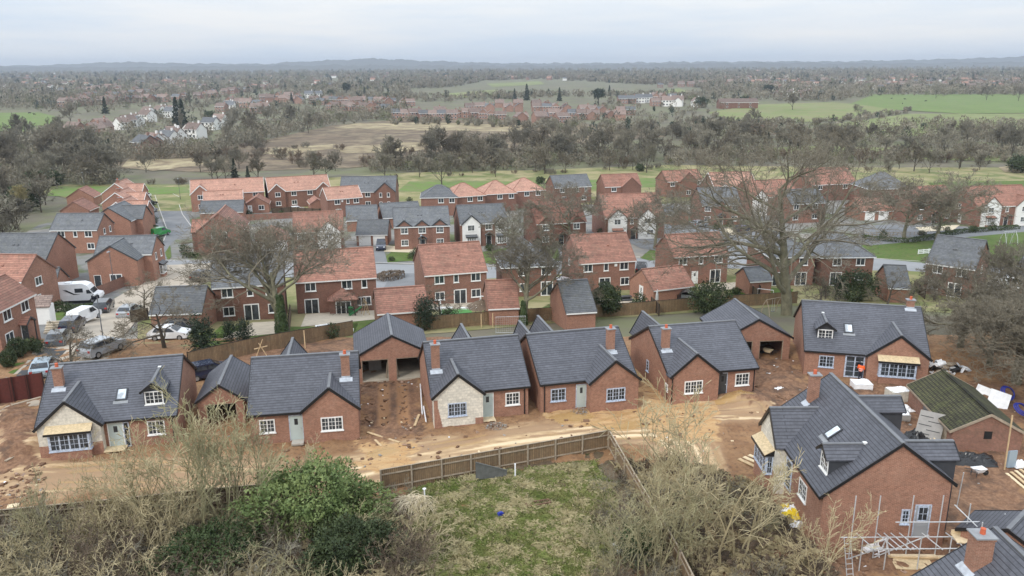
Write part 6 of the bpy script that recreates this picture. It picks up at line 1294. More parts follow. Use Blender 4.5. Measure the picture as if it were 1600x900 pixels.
MB().bar((0,0,0),(.4,0,2),.07).bar((.8,0,0),(.4,0,2),.07).bar((0,1.2,0),(.4,1.2,2),.07).bar((.8,1.2,0),(.4,1.2,2),.07).bar((.4,0,2),(.4,1.2,2),.07).build('frame', 'timber', r, uv=False); MB().slab([(-.1,.2,1.2),(-.1,.8,1.2),(-1.8,.8,.15),(-1.8,.2,.15)],.06).build('slide', 'green_bin', r, uv=False)
T_(MB().box(-.28,-.3,0,.28,.3,1.0).box(-.31,-.33,1.0,.31,.36,1.07), 'wheelie_bin', 'green_bin', 'green wheelie bin by the back wall of the wide red roofed house', 'bin', P(549, 492))
for px, lab in ((664, 'white L shaped garden seat on the lawn, right one near the new double garage'), (541, 'white L shaped garden seat on the lawn left of the new double garage')): T_(MB().box(-.8,-.35,0,.8,.35,.4).box(-.8,.2,.4,.8,.35,.85).box(-.8,-.35,.4,-.62,.2,.85), 'lawn_chair', 'plastic_white', lab, 'seat', P(505 if px == 664 else 541, 519), .5)
for i, (px, py) in enumerate(((705,499),(695,484),(732,484))): T_(MB().box(-1.1,-.2,0,1.1,-.1,.35).box(-1.1,.1,0,1.1,.2,.35).box(-1.1,-.1,0,-1.0,.1,.35).box(1.0,-.1,0,1.1,.1,.35).box(-1.0,-.1,0,1.0,.1,.25), 'planter', 'plastic_white', ('long white planter at the front edge of the artificial lawn', 'white planter at the back left of the artificial lawn', 'white planter at the back right of the artificial lawn')[i], 'planter', P(px, py), .05)
r = thing('parasol', 'round brown thatched parasol beside the artificial lawn', 'parasol', P(752, 498)); MB().tube([(0,0,0),(0,0,2.2)],[.05,.05],6).build('pole','timber',r,uv=False)
mb = MB(); rs = random.Random(3)
for i in range(420): a = rs.uniform(0,6.283); q = rs.random()**.5*1.6; z = 2.6-.55*q; d = Vector((math.cos(a),math.sin(a),-.45)); s = Vector((-d.y,d.x,0))*.07; p = Vector((math.cos(a)*q,math.sin(a)*q,z)); mb.quad(p-s,p+s,p+d*.45+s,p+d*.45-s)
mb.build('thatch','bramble',r,uv=False)
r = thing('garden_pod', 'black half round garden canopy with a pale seat behind the long fence', 'canopy', P(1073, 474), -.3); mb = MB(); n = 10
pr = [(1.5*math.cos(math.pi*i/n), 1.9*math.sin(math.pi*i/n)) for i in range(n+1)]
for i in range(n): mb.quad((pr[i][0],-.9,pr[i][1]),(pr[i+1][0],-.9,pr[i+1][1]),(pr[i+1][0],.9,pr[i+1][1]),(pr[i][0],.9,pr[i][1]))
mb.quad(*[(x,.9,z) for x,z in pr]); mb.build('cover','plastic_black',r,uv=False); MB().box(-.9,-.2,0,.9,.6,.45).box(-.9,.5,.45,.9,.65,1.1).build('seat','plastic_white',r,uv=False)
fence('dark navy garden fence beside the black canopy', [(1054,466),(1062,480),(1085,478)], 1.3, 'plastic_black', rail=None, name='fence')
fence('dark navy fence on the lawn left of the great oak', [(1175,452),(1187,464)], 1.7, 'plastic_black', rail=None, name='fence')
T_(MB().tube([(0,0,0),(0,0,2.4)],[.03,.03],6).tube([(0,0,.9),(0,0,1.6),(0,0,2.4)],[.22,.2,.03],8), 'parasol', 'galv', 'closed grey parasol in front of the red tiled garage', 'parasol', P(1026, 478)); T_(MB().box(-.8,-.45,.68,.8,.45,.74).box(-.7,-.35,0,-.62,-.27,.68).box(.62,-.35,0,.7,-.27,.68).box(-.7,.27,0,-.62,.35,.68).box(.62,.27,0,.7,.35,.68).box(-.9,-1.0,0,.9,-.6,.45).box(-.9,.6,0,.9,1.0,.45), 'garden_table', 'dark_grey', 'dark garden table with benches on the patio by the round bush', 'table', P(978, 470), .2)
mb = MB()
for z in (.25,.55,.85): mb.bar((-1.8,0,z),(1.8,0,z),.06,.14)
for x in (-1.8,-.6,.6,1.8): mb.bar((x,.05,0),(x,.05,1.0),.1)
T_(mb, 'rail_fence', 'plastic_white', 'short white rail fence on the right green behind the turned slate house', 'fence', P(1447, 397), .3)
mb = MB()
for i in range(16): mb.bar((i*.9,0,0),(i*.9,0,.9),.07)
mb.bar((0,0,.45),(13.5,0,.45),.05,.08).bar((0,0,.85),(13.5,0,.85),.05,.08)
T_(mb, 'rail_fence', 'timber_weathered', 'low timber rail fence behind the small oak on the green', 'fence', P(985, 372), .1); o = T_(mb, 'rail_fence', 'timber_weathered', 'low timber rail fence along the right green before the twin oaks', 'fence', P(1350, 370), .05)
# terrace steps and porch of the near left house
T_(MB().box(0,0,0,1.6,.35,.2).box(0,.35,0,1.6,.7,.4).box(0,.7,0,1.6,1.05,.6).box(0,1.05,0,1.6,1.4,.8).box(0,1.4,0,1.6,1.75,1.0), 'steps', 'paving_pale', 'flight of pale garden steps by the white porch at the left edge', 'steps', P(68, 522), .2)
r = thing('porch', 'white porch with brown tiled roof on the left edge house', 'porch', P(50, 508), .15); MB().box(0,0,-.3,2.2,1.6,2.3).build('wall','render_white',r,uv=False); MB().prism([(-.2,-.2,2.3),(2.4,-.2,2.3),(2.3,1.6,3.3),(-.1,1.6,3.3)],(0,.05,-.12)).build('roof','tile_brown',r)
cow = None
def skin_mesh(name, verts, edges, radii, mat, sub=1, root=0):
    me = bpy.data.meshes.new(name + '_cage'); me.from_pydata(verts, edges, []); o = bpy.data.objects.new(name + '_cage', me); COL.objects.link(o); o.modifiers.new('s', 'SKIN')
    for i, v in enumerate(me.skin_vertices[0].data): v.radius = (radii[i], radii[i]) if not isinstance(radii[i], tuple) else radii[i]; v.use_root = (i == root)
    m = o.modifiers.new('b', 'SUBSURF'); m.levels = sub; m.render_levels = sub
    dg = bpy.context.evaluated_depsgraph_get(); out = bpy.data.meshes.new_from_object(o.evaluated_get(dg)); out.name = name; bpy.data.objects.remove(o); out.materials.clear(); out.materials.append(M[mat])
    out.polygons.foreach_set('use_smooth', [True] * len(out.polygons)); return out
cowm = skin_mesh('cow', [(0,0,1.1),(.7,0,1.12),(-.75,0,1.15),(1.1,0,1.35),(1.45,0,1.3),(1.75,0,1.1),(.65,.2,.6),(.65,.2,.02),(.65,-.2,.6),(.65,-.2,.02),(-.75,.2,.75),(-.8,.2,.4),(-.75,.2,.02),(-.75,-.2,.75),(-.8,-.2,.4),(-.75,-.2,.02),(-1.0,0,1.1),(-1.08,0,.6)], [(0,1),(0,2),(1,3),(3,4),(4,5),(1,6),(6,7),(1,8),(8,9),(2,10),(10,11),(11,12),(2,13),(13,14),(14,15),(2,16),(16,17)], [.38,.36,.35,.2,.17,.1,.1,.07,.1,.07,.13,.08,.07,.13,.08,.07,.05,.03], 'cow', 1)
for px, py, rz, lab in ((46,178,.2,'black cow in the left green field, left one'), (54,180,2.9,'black cow in the left green field, right one'), (1393,155,.3,'black cow on the far right green field, left one'), (1414,156,2.5,'black cow on the far right green field, middle one'), (1446,159,.1,'black cow on the far right green field, right one'), (1410,163,1.2,'black cow lowest on the far right green field')): tag(link('cow', cowm, None, P(px, py), rz), lab, 'cow')
# ------------------------------------------------------------------ things lying and standing about the building site
SITE = .1
def S(px, py, dz=SITE): p = P(px, py); return Vector((p.x, p.y, p.z + dz))
def plank(label, a, b, w=.22, t=.05, mat='timber', dz=.16, name='plank', tilt=0):
    pa, pb = S(*a, dz), S(*b, dz + tilt); o0 = pa.copy(); return T_(MB().bar(pa - o0, pb - o0, w, t), name, mat, label, 'plank', o0)
def pallet_mesh():
    m = MB()
    for i in range(7): m.box(-.6, -.5 + i * .155, .1, .6, -.5 + i * .155 + .1, .122)
    for x in (-.6, -.05, .5): m.box(x, -.5, 0, x + .1, .53, .098)
    return m
o = T_(pallet_mesh(), 'pallet', 'timber_pale', 'pale wooden pallet used as a step before the blockwork gabled bungalow', 'pallet', S(762, 658), .23)
r = T_(MB().box(0, -1.0, 0, 1.5, 0, .06).box(.1, -.9, -.25, .3, -.1, -.002).box(1.2, -.9, -.25, 1.4, -.1, -.002), 'door_ramp', 'osb', 'pale board ramp before the door of the left end bungalow', 'ramp', S(168, 703, .25), .22); T_(MB().box(0, -.8, 0, .9, 0, .12).box(.1, -.7, -.12, .8, -.1, -.002), 'door_step', 'concrete', 'grey block step before the door of the second bungalow', 'step', S(457, 692, .15), .17)
# plot board with its number
def text_mesh(txt, size, name='lettering', mat='black', ex=.004):
    cu = bpy.data.curves.new('t', 'FONT'); cu.body = txt; cu.size = size; cu.extrude = ex; cu.align_x = 'CENTER'; o = bpy.data.objects.new('t', cu); COL.objects.link(o); dg = bpy.context.evaluated_depsgraph_get(); me = bpy.data.meshes.new_from_object(o.evaluated_get(dg)); bpy.data.objects.remove(o); me.name = name; me.materials.clear(); me.materials.append(M[mat]); return me
def plot_board(label, loc, rz, txt):
    b = tag(MB().box(-.3, -.03, 0, .3, 0, .75).build('plot_board', 'plastic_white', None, loc, rz, uv=False), label, 'sign'); t = link('lettering', text_mesh(txt, .62), b, (0, -.036, .16)); t.rotation_euler = (R(90), 0, 0)
q = h5.root.matrix_basis if False else Matrix.Translation(h5.root.location) @ Matrix.Rotation(.2, 4, 'Z'); plot_board('white plot board with a black 8 on the corner wall of the fifth bungalow', q @ Vector((-.02, .2, .75)), .2 - math.pi / 2, '8')
# the worker in the doorway
mh = Matrix.Translation(h6.root.location) @ Matrix.Rotation(-.24, 4, 'Z'); wp = mh @ Vector((4.85, -.5, .02))
bv = [(0,0,.93),(0,.02,1.15),(0,.03,1.38),(0,.02,1.5),(0,.0,1.6),(0,-.01,1.72),(.1,0,.86),(.11,-.03,.5),(.11,.02,.1),(.11,-.12,.05),(-.1,0,.86),(-.11,.05,.5),(-.11,.1,.1),(-.11,-.04,.05),(.2,.02,1.4),(.27,-.02,1.15),(.24,-.22,1.02),(.22,-.3,1.0),(-.2,.02,1.4),(-.27,.02,1.15),(-.24,-.16,.98),(-.22,-.24,.95)]
be = [(0,1),(1,2),(2,3),(3,4),(4,5),(0,6),(6,7),(7,8),(8,9),(0,10),(10,11),(11,12),(12,13),(2,14),(14,15),(15,16),(16,17),(2,18),(18,19),(19,20),(20,21)]
body = skin_mesh('body', bv, be, [(.15,.11),(.15,.11),(.17,.11),.06,(.075,.09),(.07,.085),.09,.07,.05,.045,.09,.07,.05,.045,.07,.05,.04,.035,.07,.05,.04,.035], 'navy', 2)
pr_ = tag(link('person', body, None, wp, 2.6), 'person in an orange hi vis jacket and dark trousers standing in a bungalow doorway', 'person')
jk = skin_mesh('jacket', [(0,0,.78),(0,.02,1.1),(0,.03,1.4),(.2,.02,1.4),(.27,-.02,1.15),(.25,-.18,1.04),(-.2,.02,1.4),(-.27,.02,1.15),(-.25,-.12,1.0)], [(0,1),(1,2),(2,3),(3,4),(4,5),(2,6),(6,7),(7,8)], [(.21,.16),(.205,.155),(.21,.15),.095,.08,.065,.095,.08,.065], 'orange_hi_vis', 2); link('jacket', jk, pr_)
for z in (.95, 1.12): MB().tube([(0,.01,z),(0,.012,z+.05)],[.225,.225],14).build('reflective_band','silver_tape',pr_,uv=False).scale = (1,.78,1)
hm = skin_mesh('helmet', [(0,-.01,1.74),(0,-.01,1.78)], [(0,1)], [(.11,.125),(.08,.09)], 'plastic_white', 2); link('helmet', hm, pr_)
# scaffold in front of the wide brick gable
def tubes(label, lines, name='scaffold_tube', r=.034):
    o0 = Vector(lines[0][0]); root = thing(name, label, 'scaffold', o0)
    for a, b in lines: MB().tube([Vector(a) - o0, Vector(b) - o0], [r, r], 6, True).build('tube', 'galv', root, uv=False)
    return root
yA, yB = 41.2, 40.0; z1 = 1.55; xs_ = [19.6, 21.0, 22.9, 24.6, 26.2]; L_ = []
for x in xs_: L_ += [((x, yA, 0), (x, yA, 4.2 if x < 25 else 2.8)), ((x + .1, yB, 0), (x + .1, yB, 2.3 if x < 25 else 3.2))]
L_ += [((18.9, yA - .06, z1), (27.6, yA - .06, z1)), ((20.2, yB - .06, z1), (30.5, yB - .06, z1 + .05)), ((22.6, 39.0, .5), (27.0, 39.0, .5)), ((17.5, 38.3, .35), (23.5, 38.3, .35)), ((20.9, yA + .1, 0), (23.4, yB, 2.4))]
for x in (20.0, 21.2, 21.6, 22.0, 22.5, 23.8, 25.2, 25.5, 25.9, 26.4): L_.append(((x, yA + .25, z1 + .07), (x + .35, yB - .25, z1 + .07)))
L_ += [((22.0, yA - .1, z1 + 1.0), (27.8, yA - .1, z1 + 1.0)), ((24.4, yB, .4), (26.6, yB - .3, 2.6)), ((23.0, 38.6, .3), (27.2, 38.5, .3)), ((24.6, 39.2, 0), (24.6, 39.2, 2.0)), ((26.0, yA + .2, .15), (26.9, yB - .8, 2.3)), ((19.6, yA, .1), (21.0, yB + .1, 1.6))]
L_ += [((25.3, yA, 3.6), (27.0, yA - 1.2, 2.0)), ((26.6, yA + .6, 0), (26.6, yA + .6, 3.3)), ((28.3, yA, 0), (28.3, yA, 3.0)), ((28.6, yB, .2), (29.6, yB - .6, 2.7)), ((28.4, yB, 1.1), (30.6, yB - .2, 1.15))]
tubes('galvanised scaffold of uprights and ledgers before the wide brick gable', L_)
for i, (a, b, lab) in enumerate((((25.5, 40.2, .9), (28.0, 39.9, .9), 'pale scaffold board platform at the right of the scaffold'), ((25.3, 40.75, 1.68), (27.6, 40.6, 1.68), 'scaffold boards laid across the upper tubes'))): T_(MB().box(0, -.45, 0, 2.4, .45, .05).box(0, .46, 0, 2.4, .49, .3), 'scaffold_platform', 'timber_pale', lab, 'platform', Vector(a), -.12)
tubes('loose scaffold upright standing alone in the yard before the barn', [((28.9, 46.8, 0), (29.0, 46.8, 2.6))])
for i in range(5): T_(MB().box(0, 0, 0, 3.6 - .25 * i, .22, .06), 'scaffold_board', 'timber' if i % 2 else 'timber_pale', ('bottom', 'second', 'third', 'fourth', 'topmost')[i] + ' board of the pile lying below the scaffold', 'plank', S(1388 + 4 * (i % 3), 878, .08 + .062 * i), -.05 + .03 * (i % 3), 'boards piled below the scaffold')
T_(MB().box(0, 0, 0, 2.2, 1.1, .05), 'board_sheet', 'osb', 'pale sheet of board lying below the scaffold right of the board pile', 'board', S(1400, 893, .15), -.1)
mb = MB(); mb.box(-1.2, -.25, 0, 1.2, .25, .28).box(-1.1, -.2, .28, .8, .22, .42); T_(mb, 'wrapped_package', 'plastic_white', 'long white wrapped package lying below the wide gable', 'package', S(1335, 850), -.1)
T_(MB().box(-.5,-.2,0,.5,.2,.2).box(-.3,-.15,.2,.4,.18,.33), 'wrapped_package', 'plastic_white', 'short white package beside the long one below the wide gable', 'package', S(1362, 862), .3)
def ladder(label, p, L, rz, tilt, mat='galv', w=.38):
    m = MB(); m.bar((-w/2,0,0),(-w/2,0,L),.05,.03).bar((w/2,0,0),(w/2,0,L),.05,.03)
    for i in range(int(L/.28)): m.bar((-w/2,0,.2+i*.28),(w/2,0,.2+i*.28),.03)
    o = T_(m, 'ladder', mat, label, 'ladder', p); o.rotation_euler = (tilt, 0, rz)
ladder('short aluminium ladder standing at the bottom edge below the wide gable', S(1328, 905), 2.2, .1, -.35); m = MB()
for sx in (-.4, .4): m.bar((sx,-.3,0),(sx*.8,0,.9),.06).bar((sx,.3,0),(sx*.8,0,.9),.06)
m.bar((-.5,0,.92),(.5,0,.92),.08,.08).bar((-.42,-.2,.35),(.42,-.2,.35),.05); T_(m, 'trestle', 'plastic_white', 'white trestle between the package and the scaffold uprights', 'trestle', S(1375, 868), .4)
# yard round the barn
def heap(name, label, cat, pos, rx, ry, rz_, n, sizes, mats, seed, group=None):
    rs = random.Random(seed); mb = MB()
    for i in range(n):
        a = rs.uniform(0, 6.283); q = rs.random() ** .6; x, y = math.cos(a) * q * rx, math.sin(a) * q * ry; h = rz_ * (1 - q * q) * rs.random(); s = rs.uniform(*sizes); mb.m = rs.randrange(len(mats))
        M_ = Matrix.Translation((x, y, h + s * .2)) @ Matrix.Rotation(rs.uniform(0, 6), 4, 'Z') @ Matrix.Rotation(rs.gauss(0, .5), 4, 'X') @ Matrix.Rotation(rs.gauss(0, .4), 4, 'Y'); mb.box(-s, -s * rs.uniform(.3, .8), -s * .15, s, s * rs.uniform(.3, .8), s * rs.uniform(.05, .3), M_)
    o = mb.build(name, mats, None, pos, 0, uv=False); tag(o, label, cat, group); return o
def crumple(name, label, cat, pos, rx, ry, h, mat, seed, rz=0, amp=.3, nn=26):
    """a thrown down sheet or a filled sack: a closed crumpled surface"""
    mb = MB(); vs = []; sd = Vector((seed * 7.3, seed * 2.1, 0))
    for j in range(nn + 1):
        for i in range(nn + 1):
            u, v = i / nn * 2 - 1, j / nn * 2 - 1; d = max(abs(u), abs(v)); nz_ = mnoise.noise(Vector((u * 2.2, v * 2.2, 0)) + sd) + .6 * mnoise.noise(Vector((u * 5, v * 5, 3)) + sd); wob = 1 + .22 * mnoise.noise(Vector((u, v, 9)) * 1.5 + sd)
            vs.append((u * rx * wob, v * ry * wob, h * max(0, 1 - d ** 3) * (.65 + amp * 1.3 * nz_) + .02))
    f = [(j * (nn + 1) + i, j * (nn + 1) + i + 1, (j + 1) * (nn + 1) + i + 1, (j + 1) * (nn + 1) + i) for j in range(nn) for i in range(nn)]
    mb.add(vs, f); o = mb.build(name, mat, None, pos, rz, uv=False); tag(o, label, cat); return o
crumple('tarpaulin', 'black crumpled tarpaulin spread before the barn gable', 'tarpaulin', S(1515, 722), 1.9, 1.0, .55, 'plastic_black', 1, -.1, .6); crumple('tarpaulin', 'black plastic heap between the large bungalow and the barn', 'tarpaulin', S(1430, 690), 1.0, 1.2, .8, 'plastic_black', 2, .2, .5)
for i, (px, py, rx, h, lab) in enumerate(((1402, 627, .9, .95, 'grey white wrapped pallet of bricks beside the barn corner'), (1345, 608, .8, .55, 'white wrapped pallet before the dormer bungalow door'), (1405, 655, .7, .5, 'grey pallet of blocks under a torn white wrapper'))):
    o = T_(MB().box(-rx, -.6, .12, rx, .6, h).box(-rx - .01, -.61, h + .001, rx + .01, .61, h + .03).box(-rx, -.55, 0, rx, -.4, .12).box(-rx, .4, 0, rx, .55, .12), 'brick_pallet', 'plastic_white' if i == 1 else 'inner_block' if i == 2 else 'block', lab, 'pallet', S(px, py), .15 - .2 * i)
    crumple('plastic_wrap', 'torn white plastic wrap lying on %s' % ('the brick pallet by the barn', 'the pallet before the dormer bungalow', 'the grey block pallet')[i], 'wrapper', S(px, py, SITE + h + .03), rx * .9, .6, .18, 'plastic_white', 10 + i, .15 - .2 * i, .6)
crumple('plastic_sheet', 'white plastic sheeting thrown down behind the small rear roofs', 'wrapper', S(1408, 642), .9, .6, .4, 'plastic_white', 5, .2, .6)
heap('rubbish_heap', 'heap of white and grey rubbish right of the dormer bungalow', 'rubbish', S(1470, 580), 2.6, 1.3, .8, 90, (.12, .4), ['plastic_white', 'plastic_black', 'timber_weathered', 'lead'], 6)
m = MB(); m.box(-.9, 0, 0, .9, .05, 2.6); o = T_(m, 'roof_panel', 'inner_block', 'long grey panel with dark battens leaning on the barn wall', 'panel', S(1446, 694), .9); o.rotation_euler = (-.75, 0, -.65)
for i in range(6): MB().box(-.8 if i % 2 else -.2, -.012, .3 + .36 * i, .1 if i % 2 else .75, -.002, .36 + .36 * i).build('batten', 'black', o, uv=False)
m = MB(); L = 1.9
for x in (-.35, 0, .35): m.bar((x, 0, 0), (x, 0, L), .07)
for i in range(6): m.bar((-.4, .05, .15 + i * .33), (.4, .05, .15 + i * .33), .05, .07)
o = T_(m, 'timber_crate', 'timber_pale', 'pale slatted timber frame lying before the barn corner', 'crate', S(1481, 718), .5); o.rotation_euler = (-1.15, 0, .35)
o = T_(MB().bar((0, 0, 0), (-.1, 0, 4.2), .08), 'timber_pole', 'timber', 'tall thin timber pole standing in front of the barn gable', 'pole', S(1569, 736)); T_(MB().box(-.3, -.05, 0, .3, .05, 1.3).box(-.3, .06, 0, .25, .14, 1.2), 'insulation_board', 'car_lightblue', 'pale blue insulation boards leaning on the barn gable', 'board', S(1579, 732), .1); crumple('sack', 'white sack beside the insulation boards', 'sack', S(1592, 730), .45, .4, .6, 'plastic_white', 7)
def coil(label, pos, tilt):
    r = thing('pipe_coil', label, 'pipe', pos); m = MB()
    for k in range(3): m.tube([(math.cos(a) * (.62 - .08 * k), math.sin(a) * (.62 - .08 * k), .1 + .1 * k) for a in [2 * math.pi * i / 24 for i in range(25)]], [.05] * 25, 6)
    o = m.build('coil', 'blue_pipe', r, uv=False); o.rotation_euler = (tilt, .3, 0)
coil('upper coil of blue water pipe behind the barn roof', S(1570, 632, 1.0), .8); coil('lower coil of blue water pipe behind the barn roof', S(1592, 655, .8), .5)
for i, (px, py, lab) in enumerate(((1532, 620, 'small white sheet leaning behind the barn ridge'), (1556, 640, 'large white sheet leaning behind the barn roof'))): o = T_(MB().box(-.55 - .25 * i, -.02, 0, .55 + .25 * i, .02, .9 + .6 * i), 'sheet_board', 'plastic_white', lab, 'board', S(px, py)); o.rotation_euler = (-.5, .25, -.6 + .2 * i)
def wheelbarrow(label, pos, rz, mat):
    r = thing('wheelbarrow', label, 'wheelbarrow', pos, rz); m = MB(); m.add([(-.45,-.3,.62),(.5,-.28,.62),(.5,.28,.62),(-.45,.3,.62),(-.25,-.18,.32),(.3,-.16,.32),(.3,.16,.32),(-.25,.18,.32)], [(4,5,6,7),(0,1,5,4),(1,2,6,5),(2,3,7,6),(3,0,4,7)]); m.build('tray', mat, r, uv=False)
    MB().bar((-.95,-.28,.6),(.65,-.1,.25),.04).bar((-.95,.28,.6),(.65,.1,.25),.04).bar((-.3,-.25,.45),(-.35,-.25,0),.04).bar((-.3,.25,.45),(-.35,.25,0),.04).bar((-.35,-.25,.05),(-.35,.25,.05),.03).bar((.65,-.1,.25),(.65,.1,.25),.03).build('frame', 'dark_grey', r, uv=False); MB().tube([(.65,-.05,.19),(.65,.05,.19)],[.19,.19],12,True).build('wheel','tyre',r,uv=False)
wheelbarrow('wheelbarrow with a white tray before the black tarpaulin', S(1527, 746), .2, 'plastic_white'); wheelbarrow('wheelbarrow standing in the open right bay of the far double garage', Matrix.Translation(g3.root.location) @ Vector((5.0, 1.8, .06)), 2.5, 'timber_pale')
for i in range(6): plank(('outermost', 'second', 'third', 'fourth', 'fifth', 'innermost')[i] + ' plank of the row lying at the right edge of the yard', (1572 + 7 * i, 743 - i * 1.5), (1607 + 7 * i, 772 - i * 1.5), .2, .06, ('timber_pale', 'timber')[i % 2], .18 + .03 * i, 'plank')
for i in range(3): T_(MB().box(0, 0, 0, 4.2, .3, .05), 'plank', 'timber_pale' if i else 'timber', ('left', 'middle', 'right')[i] + ' long board lying on the bank left of the large bungalow', 'plank', S(1152 + 8 * i, 722 - 3 * i, .2), -.95 + .04 * i)
for i in range(5):
    a = i * 1.1; crumple('sack', 'yellow and white sack, ' + ('leftmost', 'middle', 'rightmost', 'front', 'top')[i] + ' of the pile under the left wall of the large bungalow', 'sack', S(1228 + 7 * (i % 3), 800 + 6 * (i // 2), .12 + .12 * (i == 4)), .55, .35, .42, 'yellow' if i % 2 == 0 else 'plastic_white', 30 + i, 1.2 + .2 * i, .4, 14)
crumple('plastic_sheet', 'white plastic wrap trailing below the yellow sacks', 'wrapper', S(1240, 826), .9, .4, .25, 'plastic_white', 40, 1.0, .6); T_(MB().box(-.2,-.2,0,.2,.2,.3).box(-.12,-.12,.3,.12,.12,.36), 'bucket', 'lamp_red', 'small red tub above the yellow sacks', 'tub', S(1218, 770))
# mud strip, verges and other litter
plank('weathered plank lying across the churned mud strip', (574, 678), (624, 694), .2); plank('short plank in the mud strip by the second bungalow', (586, 690), (596, 700), .18); plank('board lying at the right of the mud strip', (648, 668), (655, 650), .2); plank('long pale board on the mud heap at the left edge', (20, 645), (66, 632), .25, .06, 'timber_weathered', .7); plank('plank lying on the tan track at the left', (10, 728), (50, 706), .22, .06, 'timber_weathered', .4); plank('small sheet lying on the track at the bottom left', (12, 795), (30, 792), .5, .04, 'timber_pale')
for i, (a, b, lab) in enumerate((((657, 605), (660, 652), 'white drain pipe along the side wall of the third bungalow'), ((662, 640), (666, 664), 'short white drain pipe at the corner of the third bungalow'))): pa, pb = S(*a, .3), S(*b, .3); T_(MB().tube([Vector((0,0,0)), pb - pa], [.06, .06], 8, True), 'drain_pipe', 'plastic_white', lab, 'pipe', pa)
for px, py, lab, rx, mt in ((775, 668, 'brown rubble heap before the pallet of the third bungalow', .9, ['timber_weathered', 'brick_orange', 'inner_block']), (905, 645, 'small gravel heap before the pale door of the fourth bungalow', 1.0, ['brick_orange', 'inner_block', 'timber_weathered'])): heap('gravel_heap', lab, 'gravel heap', S(px, py, .06), rx, rx * .8, .35, 260, (.03, .08), mt, px)
rs = random.Random(99); mb = MB()
for i in range(2200):
    px, py = rs.choice(((rs.uniform(1180,1600), rs.uniform(600,760)), (rs.uniform(0,70), rs.uniform(640,800)), (rs.uniform(560,660), rs.uniform(590,700)), (rs.uniform(1160,1280), rs.uniform(560,650)), (rs.uniform(1280,1600), rs.uniform(840,900)), (rs.uniform(300,1150), rs.uniform(640,760))))
    p = S(px, py, .06); s = rs.uniform(.03, .11) * (1.6 if rs.random() < .12 else 1); mb.m = rs.choice((0, 0, 1, 2, 2, 3)) if rs.random() < .33 else 4; s *= 1.5 if mb.m == 4 else 1; mb.box(-s, -s * .6, -.02, s, s * .6, s * .5, Matrix.Translation(p) @ Matrix.Rotation(rs.uniform(0, 6), 4, 'Z') @ Matrix.Rotation(rs.gauss(0, .3), 4, 'X'))
tag(mb.build('rubble', ['inner_block', 'plastic_white', 'brick_orange', 'timber_pale', 'clod'], uv=False), 'broken bricks, clods and scraps scattered over the muddy ground', 'rubble', None, 'stuff')
crumple('plastic_sheet', 'white plastic scrap on the mud before the far double garage', 'wrapper', S(1218, 610), .5, .35, .2, 'plastic_white', 44, .3, .6)
# poles and timbers behind the row
for px, py, h, lab in ((477, 545, 1.9, 'pale post standing by the site fence behind the second bungalow'), (752, 512, 1.6, 'timber post before the fence behind the third bungalow, left'), (770, 511, 1.6, 'timber post before the fence behind the third bungalow, right')): T_(MB().box(-.05,-.05,-.2,.05,.05,h), 'post', 'timber', lab, 'post', S(px, py))
m = MB(); m.bar((-.5,0,0),(.3,0,1.9),.08).bar((.6,.1,0),(-.1,0,1.5),.08).bar((-.6,.05,.9),(.7,.05,1.15),.08); T_(m, 'timber_props', 'timber', 'crossed timber props leaning together behind the second bungalow', 'props', S(408, 560), .2)
m = MB(); m.tube([(-1.7,0,0),(-1.7,0,1.9),(1.7,0,1.9),(1.7,0,0),(-1.7,0,.05)], [.025]*5, 6)
for i in range(15): m.bar((-1.6+i*.23,0,.06),(-1.6+i*.23,0,1.88),.008)
for i in range(7): m.bar((-1.7,0,.25+i*.25),(1.7,0,.25+i*.25),.008)
T_(m, 'mesh_fence_panel', 'galv', 'grey wire mesh fence panel behind the gap between third and fourth bungalows', 'fence panel', S(798, 521), .1)
m = MB(); m.prism([(-1.1,0,0),(1.1,0,0),(1.1,0,.45),(-1.1,0,1.3)],(0,.05,0)).bar((-1.1,-.02,1.33),(1.1,-.02,.48),.07); T_(m, 'leaning_gate', 'gate_grey', 'dark ribbed panel with a sloping pale top leaning on the paddock fence', 'panel', S(768, 754, .35), .2)
m = MB(); m.bar((-.8,0,.12),(.8,0,.2),.06).bar((-.8,.5,.12),(.8,.5,.16),.06).bar((-.8,0,.12),(-.8,.5,.12),.06).bar((.8,0,.2),(.8,.5,.16),.06)
for i in range(12): m.bar((-.75+i*.13,0,.16),(-.75+i*.13,.5,.16),.025)
T_(m, 'rusty_grid', 'steel_rust', 'rusty metal grid lying in the grass of the paddock', 'grid', S(842, 797, .25), .25)
rs = random.Random(12); m = MB()
for i in range(150): a = rs.gauss(-.2, .9); l = rs.uniform(.6, 1.9); d = Vector((math.sin(a), -math.cos(a) * .7, rs.uniform(-.25, .35))).normalized(); p0 = Vector((rs.gauss(0, .25), rs.gauss(0, .2), .9 + rs.gauss(0, .1))); m.tube([p0, p0 + d * l * .6, p0 + d * l + Vector((0, 0, -.35 * l))], [.022, .018, .008], 4)
T_(m, 'cut_reeds', 'gravel', 'pale bundle of dry cut reeds fanned out left of the grass', 'reeds', S(650, 800, .1)); T_(MB().tube([(0,0,0),(0,0,.9),(0,0,.95)],[.05,.05,.13],8,True), 'post', 'plastic_white', 'short white topped post above the dry reeds', 'post', S(664, 790, .3)); T_(MB().bar((0,0,0),(0,0,1.1),.1), 'post', 'plastic_white', 'white post leaning on the paddock fence', 'post', S(805, 751, .2))
T_(MB().box(-.18,-.12,0,.18,.12,.2).box(-.1,-.08,.2,.1,.08,.25), 'tub', 'blue_pipe', 'small blue tub lying in the paddock grass', 'tub', S(782, 812, .3), .5); crumple('plastic_sheet', 'white plastic scrap caught in the brambles at the right of the paddock', 'wrapper', S(963, 864, .3), .2, .55, .3, 'plastic_white', 50, .4, .5)
